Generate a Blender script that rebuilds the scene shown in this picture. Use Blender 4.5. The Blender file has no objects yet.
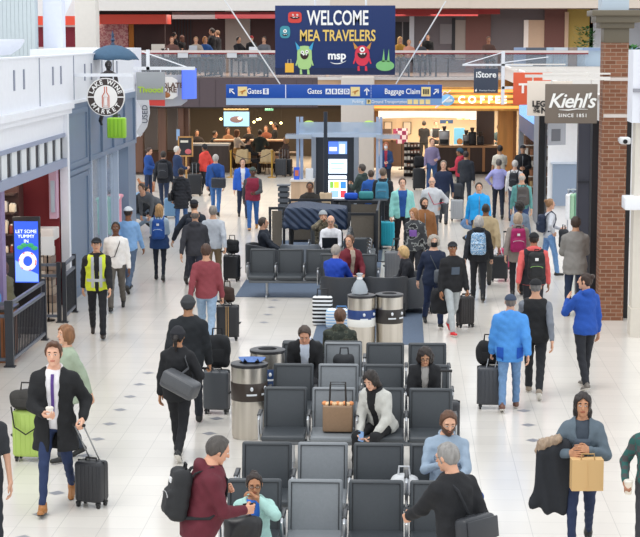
import bpy, bmesh, math, random
import numpy as np
from mathutils import Vector, Matrix, Euler
S = bpy.context.scene
COL = S.collection
PI = math.pi
R_ = math.radians
# ---------------- camera, world, light, exposure ----------------
FPX, CAMH = 1780.0, 5.2
PITCH, YAW = math.atan((268.5 - 35) / FPX), R_(2.71)
cam = bpy.data.cameras.new('camera'); cam.sensor_width = 36; cam.lens = 36 * FPX / 640; cam.clip_end = 300
cam.sensor_fit = 'HORIZONTAL'
camera = bpy.data.objects.new('camera', cam); COL.objects.link(camera)
camera.location = (0, 0, CAMH); camera.rotation_euler = (PI / 2 - PITCH, 0, YAW)
S.camera = camera
W = bpy.data.worlds.new('sky_light'); S.world = W; W.use_nodes = True
W.node_tree.nodes['Background'].inputs[0].default_value = (0.92, 0.96, 1.0, 1)
W.node_tree.nodes['Background'].inputs[1].default_value = 1.0
S.view_settings.view_transform = 'Standard'; S.view_settings.look = 'None'
S.view_settings.exposure = 0.36; S.view_settings.gamma = 1.0; S.view_settings.use_curve_mapping = False
S.cycles.max_bounces = 8
def area(name, loc, sx, sy, power, col=(1, 1, 1), rot=(0, 0, 0)):
    l = bpy.data.lights.new(name, 'AREA'); l.shape = 'RECTANGLE'; l.size = sx; l.size_y = sy; l.energy = power; l.color = col
    o = bpy.data.objects.new(name, l); COL.objects.link(o); o.location = loc; o.rotation_euler = rot; return o
sun = bpy.data.lights.new('skylight_sun', 'SUN'); sun.energy = 0.9; sun.angle = R_(25); sun.color = (1, .97, .92)
so = bpy.data.objects.new('skylight_sun', sun); COL.objects.link(so); so.rotation_euler = (R_(12), R_(-14), 0)
area('food_court_fill_light', (-6, 72, 2.45), 8, 6, 430, (1, .78, .55))  # this and the area lamps below: unseen, added to brighten the interiors
area('cafe_fill_light', (2.2, 71, 2.45), 6.5, 5, 520, (1, .86, .66))
area('upper_floor_fill_light', (-6, 71, 6.0), 12, 5, 500, (1, .9, .82))
area('upper_right_fill_light', (5, 71, 6.0), 8, 5, 400, (1, .92, .84))
area('left_shop_fill_light', (-8.5, 30.5, 2.75), 3, 5, 110, (1, .85, .7))
area('left_boutique_fill_light', (-8.4, 39.5, 2.75), 3, 5, 70, (1, .95, .9))
area('right_shop_fill_light', (6, 41, 3.4), 3.4, 7, 120, (.95, .97, 1))
# ---------------- pixel rays to places ----------------
_M = camera.rotation_euler.to_matrix()
def ray(px, py):
    return _M @ Vector(((px - 320) / FPX, -(py - 268.5) / FPX, -1))
def at_z(px, py, z=0.0):
    d = ray(px, py); t = (z - CAMH) / d.z; return Vector((d.x * t, d.y * t, z))
def at_y(px, py, Y):
    d = ray(px, py); t = Y / d.y; return Vector((d.x * t, Y, CAMH + d.z * t))
def at_x(px, py, X):
    d = ray(px, py); t = X / d.x; return Vector((X, d.y * t, CAMH + d.z * t))
# ---------------- materials ----------------
_mats = {}
def hx(c):
    if isinstance(c, str):
        c = c.lstrip('#'); c = c if len(c) == 6 else ''.join(k * 2 for k in c); v = [int(c[i:i + 2], 16) / 255 for i in (0, 2, 4)]
        return tuple((x / 12.92 if x <= .04045 else ((x + .055) / 1.055) ** 2.4) for x in v) + (1,)
    return tuple(c)[:3] + (1,)
def mat(c, kind='plain', **k):
    key = (c, kind, tuple(sorted(k.items())))
    if key in _mats: return _mats[key]
    m = bpy.data.materials.new(kind + '_' + str(len(_mats))); m.use_nodes = True
    nt = m.node_tree; b = nt.nodes['Principled BSDF']; col = hx(c)
    b.inputs['Base Color'].default_value = col
    P = dict(plain=(.5, 0, 0, 0), cloth=(.85, 0, .35, 60), denim=(.9, 0, .3, 90), skin=(.55, 0, .05, 80), hair=(.5, 0, .6, 45), leather=(.38, 0, .12, 120),
             metal=(.28, 1, 0, 0), plastic=(.35, 0, 0, 0), paint=(.45, 0, 0, 0), wood=(.5, 0, .1, 20), glass=(.05, 0, 0, 0), wall=(.7, 0, .05, 30), steel=(.25, 1, 0, 0))
    r, me, bump, sc = P.get(kind, P['plain'])
    b.inputs['Roughness'].default_value = k.get('rough', r); b.inputs['Metallic'].default_value = k.get('metal', me)
    if 'emit' in k:
        b.inputs['Emission Color'].default_value = col; b.inputs['Emission Strength'].default_value = k['emit']
    if 'alpha' in k: b.inputs['Alpha'].default_value = k['alpha']
    if kind == 'glass':
        b.inputs['Alpha'].default_value = k.get('alpha', .25)
    N = nt.nodes.new; L = nt.links.new
    if bump or kind in ('wood', 'wall'):
        tc = N('ShaderNodeTexCoord'); nz = N('ShaderNodeTexNoise'); nz.inputs['Scale'].default_value = sc; nz.inputs['Detail'].default_value = 3
        mp = N('ShaderNodeMapping'); L(tc.outputs['Object'], mp.inputs[0]); L(mp.outputs[0], nz.inputs['Vector'])
        if kind == 'wood': mp.inputs['Scale'].default_value = (1, 1, .12)
        if kind == 'hair': mp.inputs['Scale'].default_value = (3, 3, .4)
        if kind == 'steel': mp.inputs['Scale'].default_value = (1, 1, .02)
        var = dict(cloth=.13, denim=.25, hair=.5, wood=.35, leather=.1, wall=.04, skin=.05).get(kind, .08)
        mx = N('ShaderNodeMixRGB'); mx.inputs[1].default_value = tuple(x * (1 - var) for x in col[:3]) + (1,)
        mx.inputs[2].default_value = tuple(min(1, x * (1 + var)) for x in col[:3]) + (1,)
        nz2 = N('ShaderNodeTexNoise'); nz2.inputs['Scale'].default_value = sc * .3; L(mp.outputs[0], nz2.inputs['Vector'])
        L(nz2.outputs['Fac'], mx.inputs[0]); L(mx.outputs[0], b.inputs['Base Color'])
        bp = N('ShaderNodeBump'); bp.inputs['Strength'].default_value = bump; bp.inputs['Distance'].default_value = .01
        L(nz.outputs['Fac'], bp.inputs['Height']); L(bp.outputs[0], b.inputs['Normal'])
    if kind == 'steel':
        tc = N('ShaderNodeTexCoord'); mp = N('ShaderNodeMapping'); mp.inputs['Scale'].default_value = (1, 1, .02); nz = N('ShaderNodeTexNoise'); nz.inputs['Scale'].default_value = 12
        L(tc.outputs['Object'], mp.inputs[0]); L(mp.outputs[0], nz.inputs['Vector'])
        mx = N('ShaderNodeMixRGB'); mx.inputs[1].default_value = (.42, .39, .34, 1); mx.inputs[2].default_value = (.78, .74, .68, 1)
        L(nz.outputs['Fac'], mx.inputs[0]); L(mx.outputs[0], b.inputs['Base Color'])
    _mats[key] = m; return m
def pattern_mat(name, c1, c2, kind='camo', scale=12, c3=None, rough=.85):
    key = (name,)
    if key in _mats: return _mats[key]
    m = bpy.data.materials.new(name); m.use_nodes = True; nt = m.node_tree; b = nt.nodes['Principled BSDF']; N = nt.nodes.new; L = nt.links.new
    b.inputs['Roughness'].default_value = rough
    tc = N('ShaderNodeTexCoord'); cr = N('ShaderNodeValToRGB'); cr.color_ramp.interpolation = 'CONSTANT'
    cr.color_ramp.elements[0].color = hx(c1); cr.color_ramp.elements[1].color = hx(c2); cr.color_ramp.elements[1].position = .5
    if kind == 'camo':
        t = N('ShaderNodeTexNoise'); t.inputs['Scale'].default_value = scale; L(tc.outputs['Object'], t.inputs['Vector']); L(t.outputs['Fac'], cr.inputs[0])
        if c3: e = cr.color_ramp.elements.new(.57); e.color = hx(c3)
    elif kind == 'check':
        t = N('ShaderNodeTexChecker'); t.inputs['Scale'].default_value = scale; L(tc.outputs['Object'], t.inputs['Vector']); L(t.outputs['Fac'], cr.inputs[0])
    elif kind in ('stripes', 'hstripes', 'xstripes'):
        t = N('ShaderNodeTexWave'); t.inputs['Scale'].default_value = scale; t.bands_direction = {'stripes': 'DIAGONAL', 'hstripes': 'Z', 'xstripes': 'X'}[kind]
        L(tc.outputs['Object'], t.inputs['Vector']); L(t.outputs['Fac'], cr.inputs[0])
    L(cr.outputs[0], b.inputs['Base Color']); _mats[key] = m; return m
# ---------------- objects ----------------
def link(name, me, m=None, parent=None, loc=None, rz=0):
    o = bpy.data.objects.new(name, me); COL.objects.link(o)
    if me is not None and m is not None:
        for x in (m if isinstance(m, (list, tuple)) else [m]): me.materials.append(x)
    if parent is not None: o.parent = parent
    if loc is not None: o.location = loc
    if rz: o.rotation_euler = (0, 0, rz)
    return o
def tag(o, label=None, cat=None, group=None, kind=None):
    if label: o['label'] = label
    if cat: o['category'] = cat
    if group: o['group'] = group
    if kind: o['kind'] = kind
    return o
def thing(name, label, cat, loc=(0, 0, 0), rz=0, group=None):
    return tag(link(name, None, None, None, loc, rz), label, cat, group)
def copy_tree(o, parent=None, **kw):
    c = o.copy(); COL.objects.link(c)
    if parent is not None: c.parent = parent
    for ch in list(o.children): copy_tree(ch, c)
    return c
class MB:
    """collects shapes into one mesh"""
    def __init__(s): s.v = []; s.f = []; s.m = []; s.n = 0; s.sm = []
    def add(s, v, f, mi=0, smooth=False):
        s.v.extend([tuple(p) for p in v]); s.f.extend([tuple(i + s.n for i in q) for q in f]); s.m.extend([mi] * len(f)); s.sm.extend([smooth] * len(f)); s.n += len(v); return s
    def box(s, c, d, mi=0, rot=None, bev=0):
        x, y, z = (k / 2 for k in d); c = Vector(c)
        if bev:
            bm = bmesh.new(); bmesh.ops.create_cube(bm, size=1); bmesh.ops.scale(bm, vec=d, verts=bm.verts)
            bmesh.ops.bevel(bm, geom=bm.edges[:], offset=min(bev, min(d) * .45), segments=3, profile=.5, affect='EDGES')
            bm.verts.index_update(); vs = [v.co.copy() for v in bm.verts]; fs = [[v.index for v in f.verts] for f in bm.faces]; bm.free()
        else:
            vs = [Vector((a * x, b * y, e * z)) for a in (-1, 1) for b in (-1, 1) for e in (-1, 1)]
            fs = [(0, 1, 3, 2), (4, 6, 7, 5), (0, 4, 5, 1), (2, 3, 7, 6), (0, 2, 6, 4), (1, 5, 7, 3)]
        if rot is not None: vs = [rot @ v for v in vs]
        return s.add([v + c for v in vs], fs, mi, bool(bev))
    def bb(s, x0, x1, y0, y1, z0, z1, mi=0, bev=0):
        return s.box(((x0 + x1) / 2, (y0 + y1) / 2, (z0 + z1) / 2), (abs(x1 - x0), abs(y1 - y0), abs(z1 - z0)), mi, None, bev)
    def tube(s, pts, r, mi=0, n=8, closed=False, flat=1.0, caps=True):
        pts = [Vector(p) for p in pts]; k = len(pts); rs = r if isinstance(r, (list, tuple)) else [r] * k
        vs = []; up = None
        for i, p in enumerate(pts):
            a = pts[i - 1] if (i > 0 or closed) else p; b = pts[(i + 1) % k] if (i < k - 1 or closed) else p
            t = (b - a).normalized()
            if up is None: up = Vector((0, 0, 1)) if abs(t.z) < .9 else Vector((1, 0, 0))
            u = (up - t * up.dot(t)); u = u.normalized() if u.length > 1e-6 else t.orthogonal().normalized(); w = t.cross(u); up = u
            for j in range(n):
                A = 2 * PI * j / n; vs.append(p + u * math.cos(A) * rs[i] * flat + w * math.sin(A) * rs[i])
        fs = []
        for i in range(k if closed else k - 1):
            for j in range(n):
                a, b = i * n + j, i * n + (j + 1) % n; c = ((i + 1) % k) * n
                fs.append((a, c + j, c + (j + 1) % n, b))
        if caps and not closed: fs += [tuple(range(n)), tuple(reversed(range((k - 1) * n, k * n)))]
        return s.add(vs, fs, mi, True)
    def cyl(s, c, r, z0, z1, mi=0, n=24):
        return s.tube([(c[0], c[1], z0), (c[0], c[1], z1)], r, mi, n)
    def lathe(s, prof, mi=0, n=28, c=(0, 0, 0), a0=0, a1=2 * PI):
        full = abs(a1 - a0 - 2 * PI) < 1e-6; m_ = n if full else n + 1; vs = []
        for r, z in prof:
            for j in range(m_):
                A = a0 + (a1 - a0) * j / n; vs.append((c[0] + r * math.cos(A), c[1] + r * math.sin(A), c[2] + z))
        fs = []
        for i in range(len(prof) - 1):
            for j in range(n):
                j2 = (j + 1) % m_; fs.append((i * m_ + j, i * m_ + j2, (i + 1) * m_ + j2, (i + 1) * m_ + j))
        return s.add(vs, fs, mi, True)
    def prism(s, poly, z0, z1, mi=0, fn=None):
        """poly in (a,b); fn maps (a,b,h) to a point"""
        fn = fn or (lambda a, b, h: (a, b, h)); k = len(poly)
        vs = [fn(a, b, z0) for a, b in poly] + [fn(a, b, z1) for a, b in poly]
        fs = [tuple(reversed(range(k))), tuple(range(k, 2 * k))] + [(i, (i + 1) % k, k + (i + 1) % k, k + i) for i in range(k)]
        return s.add(vs, fs, mi)
    def ball(s, c, r, mi=0, n=14, sc=(1, 1, 1)):
        k = n // 2 + 1; pr = [(math.sin(PI * i / k), -math.cos(PI * i / k)) for i in range(k + 1)]
        vs = []; fs = []
        for a, z in pr:
            for j in range(n):
                A = 2 * PI * j / n; vs.append((c[0] + r * sc[0] * a * math.cos(A), c[1] + r * sc[1] * a * math.sin(A), c[2] + r * sc[2] * z))
        for i in range(k):
            for j in range(n): fs.append((i * n + j, i * n + (j + 1) % n, (i + 1) * n + (j + 1) % n, (i + 1) * n + j))
        return s.add(vs, fs, mi, True)
    def build(s, name, m, parent=None, loc=None, rz=0):
        me = bpy.data.meshes.new(name); me.from_pydata(s.v, [], s.f); me.validate()
        if len(me.polygons) == len(s.f):
            me.polygons.foreach_set('material_index', s.m); me.polygons.foreach_set('use_smooth', s.sm)
        bm = bmesh.new(); bm.from_mesh(me); bmesh.ops.recalc_face_normals(bm, faces=bm.faces); bm.to_mesh(me); bm.free()
        if any(s.sm):
            try: me.set_sharp_from_angle(angle=R_(40))
            except Exception: pass
        return link(name, me, m, parent, loc, rz)
def struct(name, mb, m, parent=None):
    o = mb.build(name, m, parent)
    if parent is None: o['kind'] = 'structure'
    return o
def text_mb(txt, size, mb=None, depth=.01, fn=None, align='CENTER', shear=0, spacing=1.0, mi=0, bold=0, res=3):
    cu = bpy.data.curves.new('t', 'FONT'); cu.body = txt; cu.size = size; cu.align_x = align; cu.align_y = 'CENTER'; cu.extrude = depth / 2; cu.shear = shear
    cu.space_character = spacing; cu.offset = bold; cu.resolution_u = res
    o = bpy.data.objects.new('t', cu); me = bpy.data.meshes.new_from_object(o)
    vs = [fn(v.co) if fn else tuple(v.co) for v in me.vertices]; fs = [tuple(p.vertices) for p in me.polygons]
    bpy.data.objects.remove(o); bpy.data.curves.remove(cu); bpy.data.meshes.remove(me)
    mb = mb or MB(); mb.add(vs, fs, mi); return mb
def front(cx, y, cz):
    """maps flat text to a plane that faces the camera"""
    return lambda v: (cx + v[0], y - v[2], cz + v[1])
# ---------------- implicit surfaces ----------------
def surf(f, lo, hi, h):
    lo = np.array(lo, np.float32); hi = np.array(hi, np.float32); n = np.ceil((hi - lo) / h).astype(int) + 1
    g = [lo[i] + h * np.arange(n[i], dtype=np.float32) for i in range(3)]
    X, Y, Z = np.meshgrid(*g, indexing='ij'); P = np.stack([X.ravel(), Y.ravel(), Z.ravel()], 1)
    V = f(P).reshape(n).astype(np.float32); ins = V < 0
    c = np.zeros(n - 1, np.int8)
    for a in (0, 1):
        for b in (0, 1):
            for e in (0, 1): c += ins[a:n[0] - 1 + a, b:n[1] - 1 + b, e:n[2] - 1 + e]
    act = (c > 0) & (c < 8); idx = np.full(n - 1, -1, np.int64); idx[act] = np.arange(act.sum())
    Sx = np.zeros(tuple(n - 1) + (4,), np.float32); F = []
    I = np.stack(np.meshgrid(*[np.arange(k) for k in n], indexing='ij'), -1).astype(np.float32)
    for ax in range(3):
        sl0 = [slice(None)] * 3; sl1 = [slice(None)] * 3; sl0[ax] = slice(0, -1); sl1[ax] = slice(1, None)
        A, B = V[tuple(sl0)], V[tuple(sl1)]; E = (A < 0) != (B < 0)
        with np.errstate(all='ignore'): t = np.where(E, A / (A - B), 0)
        pt = I[tuple(sl0)].copy(); pt[..., ax] += t
        q = np.concatenate([pt, np.ones_like(pt[..., :1])], -1) * E[..., None]
        o1, o2 = [(1, 2), (2, 0), (0, 1)][ax]
        for d1 in (0, 1):
            for d2 in (0, 1):
                s = [slice(None)] * 3; s[o1] = slice(d1, n[o1] - 1 + d1); s[o2] = slice(d2, n[o2] - 1 + d2); Sx += q[tuple(s)]
        s = [slice(None)] * 3; s[o1] = slice(1, -1); s[o2] = slice(1, -1); Ei = np.argwhere(E[tuple(s)])
        if len(Ei) == 0: continue
        Ei[:, o1] += 1; Ei[:, o2] += 1; flip = A[Ei[:, 0], Ei[:, 1], Ei[:, 2]] < 0
        qd = []
        for d1, d2 in ((-1, -1), (0, -1), (0, 0), (-1, 0)):
            k = Ei.copy(); k[:, o1] += d1; k[:, o2] += d2; qd.append(idx[k[:, 0], k[:, 1], k[:, 2]])
        qd = np.stack(qd, 1); qd[~flip] = qd[~flip][:, ::-1]; F.append(qd)
    v = Sx[act]; v = v[:, :3] / np.maximum(v[:, 3:], 1e-6) * h + lo
    return v, (np.concatenate(F) if F else np.zeros((0, 4), int))
def np_obj(name, v, f, m, parent=None, mi=None, loc=None, rz=0):
    me = bpy.data.meshes.new(name); me.vertices.add(len(v)); me.vertices.foreach_set('co', np.ascontiguousarray(v, np.float32).ravel())
    me.loops.add(f.size); me.loops.foreach_set('vertex_index', np.ascontiguousarray(f, np.int32).ravel())
    me.polygons.add(len(f)); me.polygons.foreach_set('loop_start', np.arange(0, f.size, 4, dtype=np.int32))
    me.polygons.foreach_set('use_smooth', np.ones(len(f), bool))
    if mi is not None: me.polygons.foreach_set('material_index', np.ascontiguousarray(mi, np.int32))
    me.update(calc_edges=True)
    return link(name, me, m, parent, loc, rz)
V3 = lambda *a: np.array(a, np.float32)
def cap(P, a, b, r1, r2=None):
    r2 = r1 if r2 is None else r2; a = np.asarray(a, np.float32); ba = np.asarray(b, np.float32) - a
    t = np.clip(((P - a) @ ba) / max(float(ba @ ba), 1e-9), 0, 1)
    return np.linalg.norm(P - a - t[:, None] * ba, axis=1) - (r1 + (r2 - r1) * t)
def ell(P, c, r):
    r = np.asarray(r, np.float32); q = P - np.asarray(c, np.float32)
    k0 = np.linalg.norm(q / r, axis=1); k1 = np.linalg.norm(q / (r * r), axis=1); return k0 * (k0 - 1) / np.maximum(k1, 1e-6)
def rbox(P, c, d, r):
    q = np.abs(P - np.asarray(c, np.float32)) - (np.asarray(d, np.float32) / 2 - r)
    return np.linalg.norm(np.maximum(q, 0), axis=1) + np.minimum(q.max(1), 0) - r
def smin(a, b, k):
    h = np.clip(.5 + .5 * (b - a) / k, 0, 1); return b + (a - b) * h - k * h * (1 - h)
def smax(a, b, k): return -smin(-a, -b, k)
# ---------------- people ----------------
CR = ((0, -.015, .02), (.076, .096, .098))
def head_sdf(P):
    d = smin(ell(P, *CR), ell(P, (0, .02, -.048), (.056, .066, .072)), .035)
    d = smin(d, cap(P, (0, -.022, -.06), (0, -.045, -.21), .052, .056), .03)
    d = smin(d, cap(P, (-.042, .071, .034), (.042, .071, .034), .011), .02)
    d = smin(d, cap(P, (0, .088, .016), (0, .104, -.02), .007, .014), .012)
    d = smin(d, ell(P, (0, .062, -.098), (.026, .024, .02)), .02)
    d = smin(d, cap(P, (-.017, .083, -.054), (.017, .083, -.054), .0085), .008)
    for s in (-1, 1):
        d = smax(d, -(np.linalg.norm(P - V3(s * .031, .104, .011), axis=1) - .019), .012)
        d = np.minimum(d, np.linalg.norm(P - V3(s * .031, .073, .010), axis=1) - .0145)
        d = smin(d, ell(P, (s * .079, -.008, .0), (.011, .021, .032)), .008)
    return d
def head_mi(v, f):
    c = v[f].mean(1); mi = np.zeros(len(f), int); ax = np.abs(c[:, 0])
    e = (np.abs(ax - .031) < .0135) & (np.abs(c[:, 2] - .009) < .0062) & (c[:, 1] > .07); mi[e] = 1
    mi[e & (np.hypot(ax - .031, c[:, 2] - .010) < .0075)] = 2
    mi[(ax < .025) & (np.abs(c[:, 2] + .055) < .009) & (c[:, 1] > .07)] = 3
    mi[(ax > .017) & (ax < .046) & (np.abs(c[:, 2] - .034) < .0045) & (c[:, 1] > .055)] = 4
    return mi
def hair_sdf(style):
    hatted = style.endswith('_hat'); style = style.replace('_hat', '')
    def f(P):
        x, y, z = P.T; a = np.abs(x)
        line = (.095 * (y - .047) - .07 * (z - .098)) / .118 - .25 * np.maximum(0, .03 - a) * (style != 'quiff') + .004 * np.sin(x * 160)
        n = .0035 * np.sin(x * 120 + z * 20) + .003 * np.sin(x * 60 + y * 70) * np.sin(z * 60)
        off = .014 if style not in ('buzz', 'bald') else .006
        d = ell(P, CR[0], np.array(CR[1]) + off)
        zm = -.016 - .062 * np.clip((-y - .01) / .05, 0, 1) - .03 * ((y > .012) & (y < .03))
        sh = np.maximum(d, np.minimum(line, np.maximum(y - .028 - .25 * np.maximum(0, z), zm - z)))
        sh = np.maximum(sh, -(ell(P, (0, .1, -.01), (.08, .075, .075))))
        if hatted: sh = np.maximum(sh, z - .05)
        if style in ('short', 'buzz'): return sh + n * .6
        if style == 'bald': return np.maximum(sh, z - .05 - .3 * np.maximum(0, -y - .05)) + n * .3
        if style == 'quiff': return smin(sh, np.maximum(ell(P, (0, .035, .108), (.06, .055, .025)), line - .02), .02) + n
        face = ell(P, (0, .09, -.03), (.068, .092, .112))
        if style == 'bun': return np.minimum(sh, np.linalg.norm(P - V3(0, -.115, .075), axis=1) - .042) + n
        if style == 'pony': return smin(sh, np.minimum(cap(P, (0, -.10, .04), (0, -.145, -.02), .028, .034), cap(P, (0, -.145, -.02), (0, -.125, -.18), .034, .012)), .015) + n
        top = np.maximum(ell(P, CR[0], np.array(CR[1]) + .018), -face)
        if style == 'bob': d2 = ell(P, (0, -.03, -.035), (.1, .095, .115))
        elif style == 'curly': d2 = ell(P, (0, -.03, .0), (.118, .115, .13)) + .012 * np.sin(x * 70) * np.sin(y * 70 + 1) * np.sin(z * 70)
        elif style == 'big': d2 = ell(P, (0, -.03, -.05), (.12, .105, .16)) + .010 * np.sin(x * 60) * np.sin(y * 60 + 1) * np.sin(z * 55)
        else: d2 = smin(ell(P, (0, -.04, -.07), (.092, .075, .14)), cap(P, (-.05, -.055, -.1), (-.055, -.06, -.27), .038, .03), .04); d2 = smin(d2, cap(P, (.05, -.055, -.1), (.055, -.06, -.27), .038, .03), .04)
        d2 = np.maximum(d2, np.where(z < -.085, y + .005, y - .06))
        r = np.maximum(smin(top, d2, .03), -np.maximum(face, -y)) + n
        return np.maximum(r, z - .05) if hatted else r
    return f
def hat_sdf(style):
    def f(P):
        x, y, z = P.T
        if style == 'beanie': return np.maximum(smin(ell(P, (0, -.015, .025), (.096, .116, .118)), ell(P, (0, -.015, .045), (.1, .12, .03)), .02), .022 - z + .35 * np.minimum(0, y + .02) + .25 * y)
        dome = np.maximum(ell(P, (0, -.014, .03), (.094, .114, .1)), .042 - z)
        brim = np.maximum(np.maximum(ell(P, (0, .075, .05), (.078, .105, .03)), -(ell(P, (0, .075, .038), (.082, .11, .03)))), -y)
        return np.minimum(dome, brim)
    return f
_cache = {}
def cached(kind, style, h):
    k = (kind, style, h)
    if k not in _cache:
        if kind == 'head':
            v, f = surf(head_sdf, (-.11, -.14, -.23), (.11, .14, .14), h); _cache[k] = (v, f, head_mi(v, f))
        elif kind == 'hair': _cache[k] = surf(hair_sdf(style), (-.15, -.19, -.33), (.15, .13, .18), h * 1.2)
        elif kind == 'hat': _cache[k] = surf(hat_sdf(style), (-.13, -.16, -.04), (.13, .22, .17), h)
        elif kind == 'hand': _cache[k] = surf(hand_sdf(style), (-.065, -.07, -.05), (.11, .22, .13), h * .85)
    return _cache[k]
def hand_sdf(style):
    curl = dict(relax=(18, 28, 22), grip=(62, 82, 50), hold=(38, 48, 30), point=(12, 18, 12), flat=(5, 6, 5))[style]
    fing = [(-.031, .062), (-.0105, .078), (.0105, .084), (.031, .074)]
    def f(P):
        d = rbox(P, (0, .048, 0), (.082, .1, .026), .012)
        d = smin(d, cap(P, (0, -.075, 0), (0, .01, 0), .026, .025), .02)
        for k, (x, L) in enumerate(fing):
            p = np.array((x, .09, 0.)); a = 0
            seg = [.45 * L, .3 * L, .25 * L]; sp = x * .9; fd = None
            for i in range(3):
                cu = curl[i] * (1.12 - .06 * k); a += cu
                q = p + seg[i] * np.array((math.sin(sp) * .5, math.cos(R_(a)), math.sin(R_(a)))) * 1.15
                c = cap(P, p, q, .0098 - .001 * i, .009 - .001 * i); fd = c if fd is None else np.minimum(fd, c); p = q
            d = smin(d, fd, .004)
        if style == 'grip': th = [(.033, .02, .008), (.045, .05, .028), (.03, .075, .045), (.008, .088, .05)]
        elif style == 'hold': th = [(.033, .02, .008), (.055, .05, .026), (.052, .078, .042), (.04, .098, .05)]
        else: th = [(.033, .015, .004), (.056, .045, .016), (.06, .078, .022), (.056, .1, .026)]
        for i in range(3): d = smin(d, cap(P, th[i], th[i + 1], .013 - .0018 * i, .0112 - .0018 * i), .006)
        return d
    return f
TM = np.array([(-.16, .10, .09), (-.12, .15, .1), (0, .165, .118), (.1, .155, .108), (.2, .148, .102), (.33, .165, .116), (.41, .176, .118), (.455, .165, .104), (.495, .135, .088), (.53, .098, .072), (.56, .068, .06), (.6, .05, .05)])
TF = np.array([(-.16, .10, .09), (-.12, .15, .1), (0, .166, .118), (.1, .145, .1), (.2, .122, .088), (.33, .142, .118), (.41, .15, .11), (.455, .14, .092), (.495, .115, .078), (.53, .082, .064), (.56, .058, .054), (.6, .045, .045)])
ARM = dict(d=((.25, .05, -.13), (.3, -1, .1)), f=((.22, .24, -.05), (.2, -1, 0)), b=((.25, -.2, -.1), (.3, -1, .3)), p=((.07, .31, .25), (.7, -.3, -1)), c=((.06, .29, .12), (.8, -.5, -.8)),
           h=((.15, .17, .33), (.6, -.2, -1)), k=((.27, -.24, -.12), (.4, -1, .3)), o=((.44, -.02, -.02), (.4, -1, .2)), u=((.27, .26, .5), (.6, .1, -1)), w=((.22, .02, .06), (1, -.7, 0)),
           s=((.11, .36, .08), (.8, -.5, -.6)), t=((.16, .4, .2), (.8, -.3, -.6)), r=((.15, .46, .17), (.5, -.2, -1)), x=((.02, .25, .08), (.8, -.6, -.5)), e=((.05, .2, .62), (.9, .2, -.8)), g=((.26, .1, -.15), (.4, -1, 0)))
HAND = dict(d='relax', f='relax', b='relax', p='hold', c='hold', h='grip', k='grip', o='relax', u='point', w='relax', s='hold', t='hold', r='hold', x='relax', e='hold', g='grip')
LEG = dict(stand=((3, 3, 0, 3), (-2, 3, 0, 3)), walkL=((24, 8, 8, 1), (-16, 24, -38, 1)), walkR=((-16, 24, -38, 1), (24, 8, 8, 1)), shortL=((14, 6, 0, 2), (-10, 14, -18, 2)), shortR=((-10, 14, -18, 2), (14, 6, 0, 2)),
           sit=((84, 82, 0, 6), (82, 84, 0, 6)), sitx=((92, 75, 10, 38), (84, 86, 0, 4)), crouch=((105, 140, -30, 14), (70, 130, -40, 10)), bend=((8, 6, 0, 5), (-6, 4, 0, 5)))
def unit(v): v = np.asarray(v, float); return v / max(np.linalg.norm(v), 1e-9)
def rotx(a): c, s = math.cos(a), math.sin(a); return np.array([[1, 0, 0], [0, c, -s], [0, s, c]])
def rotz(a): c, s = math.cos(a), math.sin(a); return np.array([[c, -s, 0], [s, c, 0], [0, 0, 1]])
def roty(a): c, s = math.cos(a), math.sin(a); return np.array([[c, 0, s], [0, 1, 0], [-s, 0, c]])
class Torso:
    def __init__(s, O, lean, tab, tw=0):
        Rm = rotz(tw) @ rotx(-lean); s.O = O; s.R = Rm; s.tab = tab
    def loc(s, P): return (P - s.O.astype(np.float32)) @ s.R.astype(np.float32)
    def pt(s, x, y, w): return s.O + s.R @ np.array((x, y, w))
    def ab(s, w, off):
        return np.interp(w, s.tab[:, 0], s.tab[:, 1]) + off, np.interp(w, s.tab[:, 0], s.tab[:, 2]) + off
    def sdf(s, P, off, lo=-.16, hi=.6, flare=0, belly=0):
        Q = s.loc(P); x, y, w = Q.T; a, b = s.ab(w, off)
        fl = flare * np.clip(.12 - w, 0, 1); a = a + fl; b = b + fl
        a = np.where(w < 0, np.maximum(a, .165 + off + fl), a) if lo < -.16 else a
        b = np.where(w < 0, np.maximum(b, .118 + off + fl), b) if lo < -.16 else b
        yc = .012 * np.sin((w - .1) * 6); b = b + belly * np.exp(-((w - .14) / .13) ** 2); yc = yc + belly * .7 * np.exp(-((w - .14) / .13) ** 2)
        k = np.sqrt((x / a) ** 2 + ((y - yc) / b) ** 2); d = (k - 1) * np.minimum(a, b)
        return smax(smax(d, lo - w, .02), w - hi, .02)
    def patch(s, x0, x1, w0, w1, off, belly=0, n=6, back=False, inset=None):
        """thin strip lying on the front (or back) of the torso"""
        vs = []; fs = []; xs = np.linspace(x0, x1, n); ws = np.linspace(w0, w1, 10)
        for lay in (0, .006):
            for w in ws:
                for x in xs:
                    a, b = s.ab(w, off); b = b + belly * 1.7 * math.exp(-((w - .14) / .13) ** 2)
                    y = b * math.sqrt(max(0, 1 - (x / a) ** 2)) + .012 * math.sin((w - .1) * 6) * (-1 if back else 1) + lay
                    vs.append(s.pt(x, -y if back else y, w))
        N = 10 * n
        for i in range(9):
            for j in range(n - 1):
                q = (i * n + j, i * n + j + 1, (i + 1) * n + j + 1, (i + 1) * n + j); fs += [tuple(N + k for k in q), q[::-1]]
        rim = [i for i in range(n)] + [(i + 1) * n - 1 for i in range(1, 10)] + [9 * n + j for j in range(n - 2, -1, -1)] + [i * n for i in range(8, 0, -1)]
        for i in range(len(rim)): a_, b_ = rim[i], rim[(i + 1) % len(rim)]; fs.append((a_, b_, N + b_, N + a_))
        return vs, fs
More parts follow.
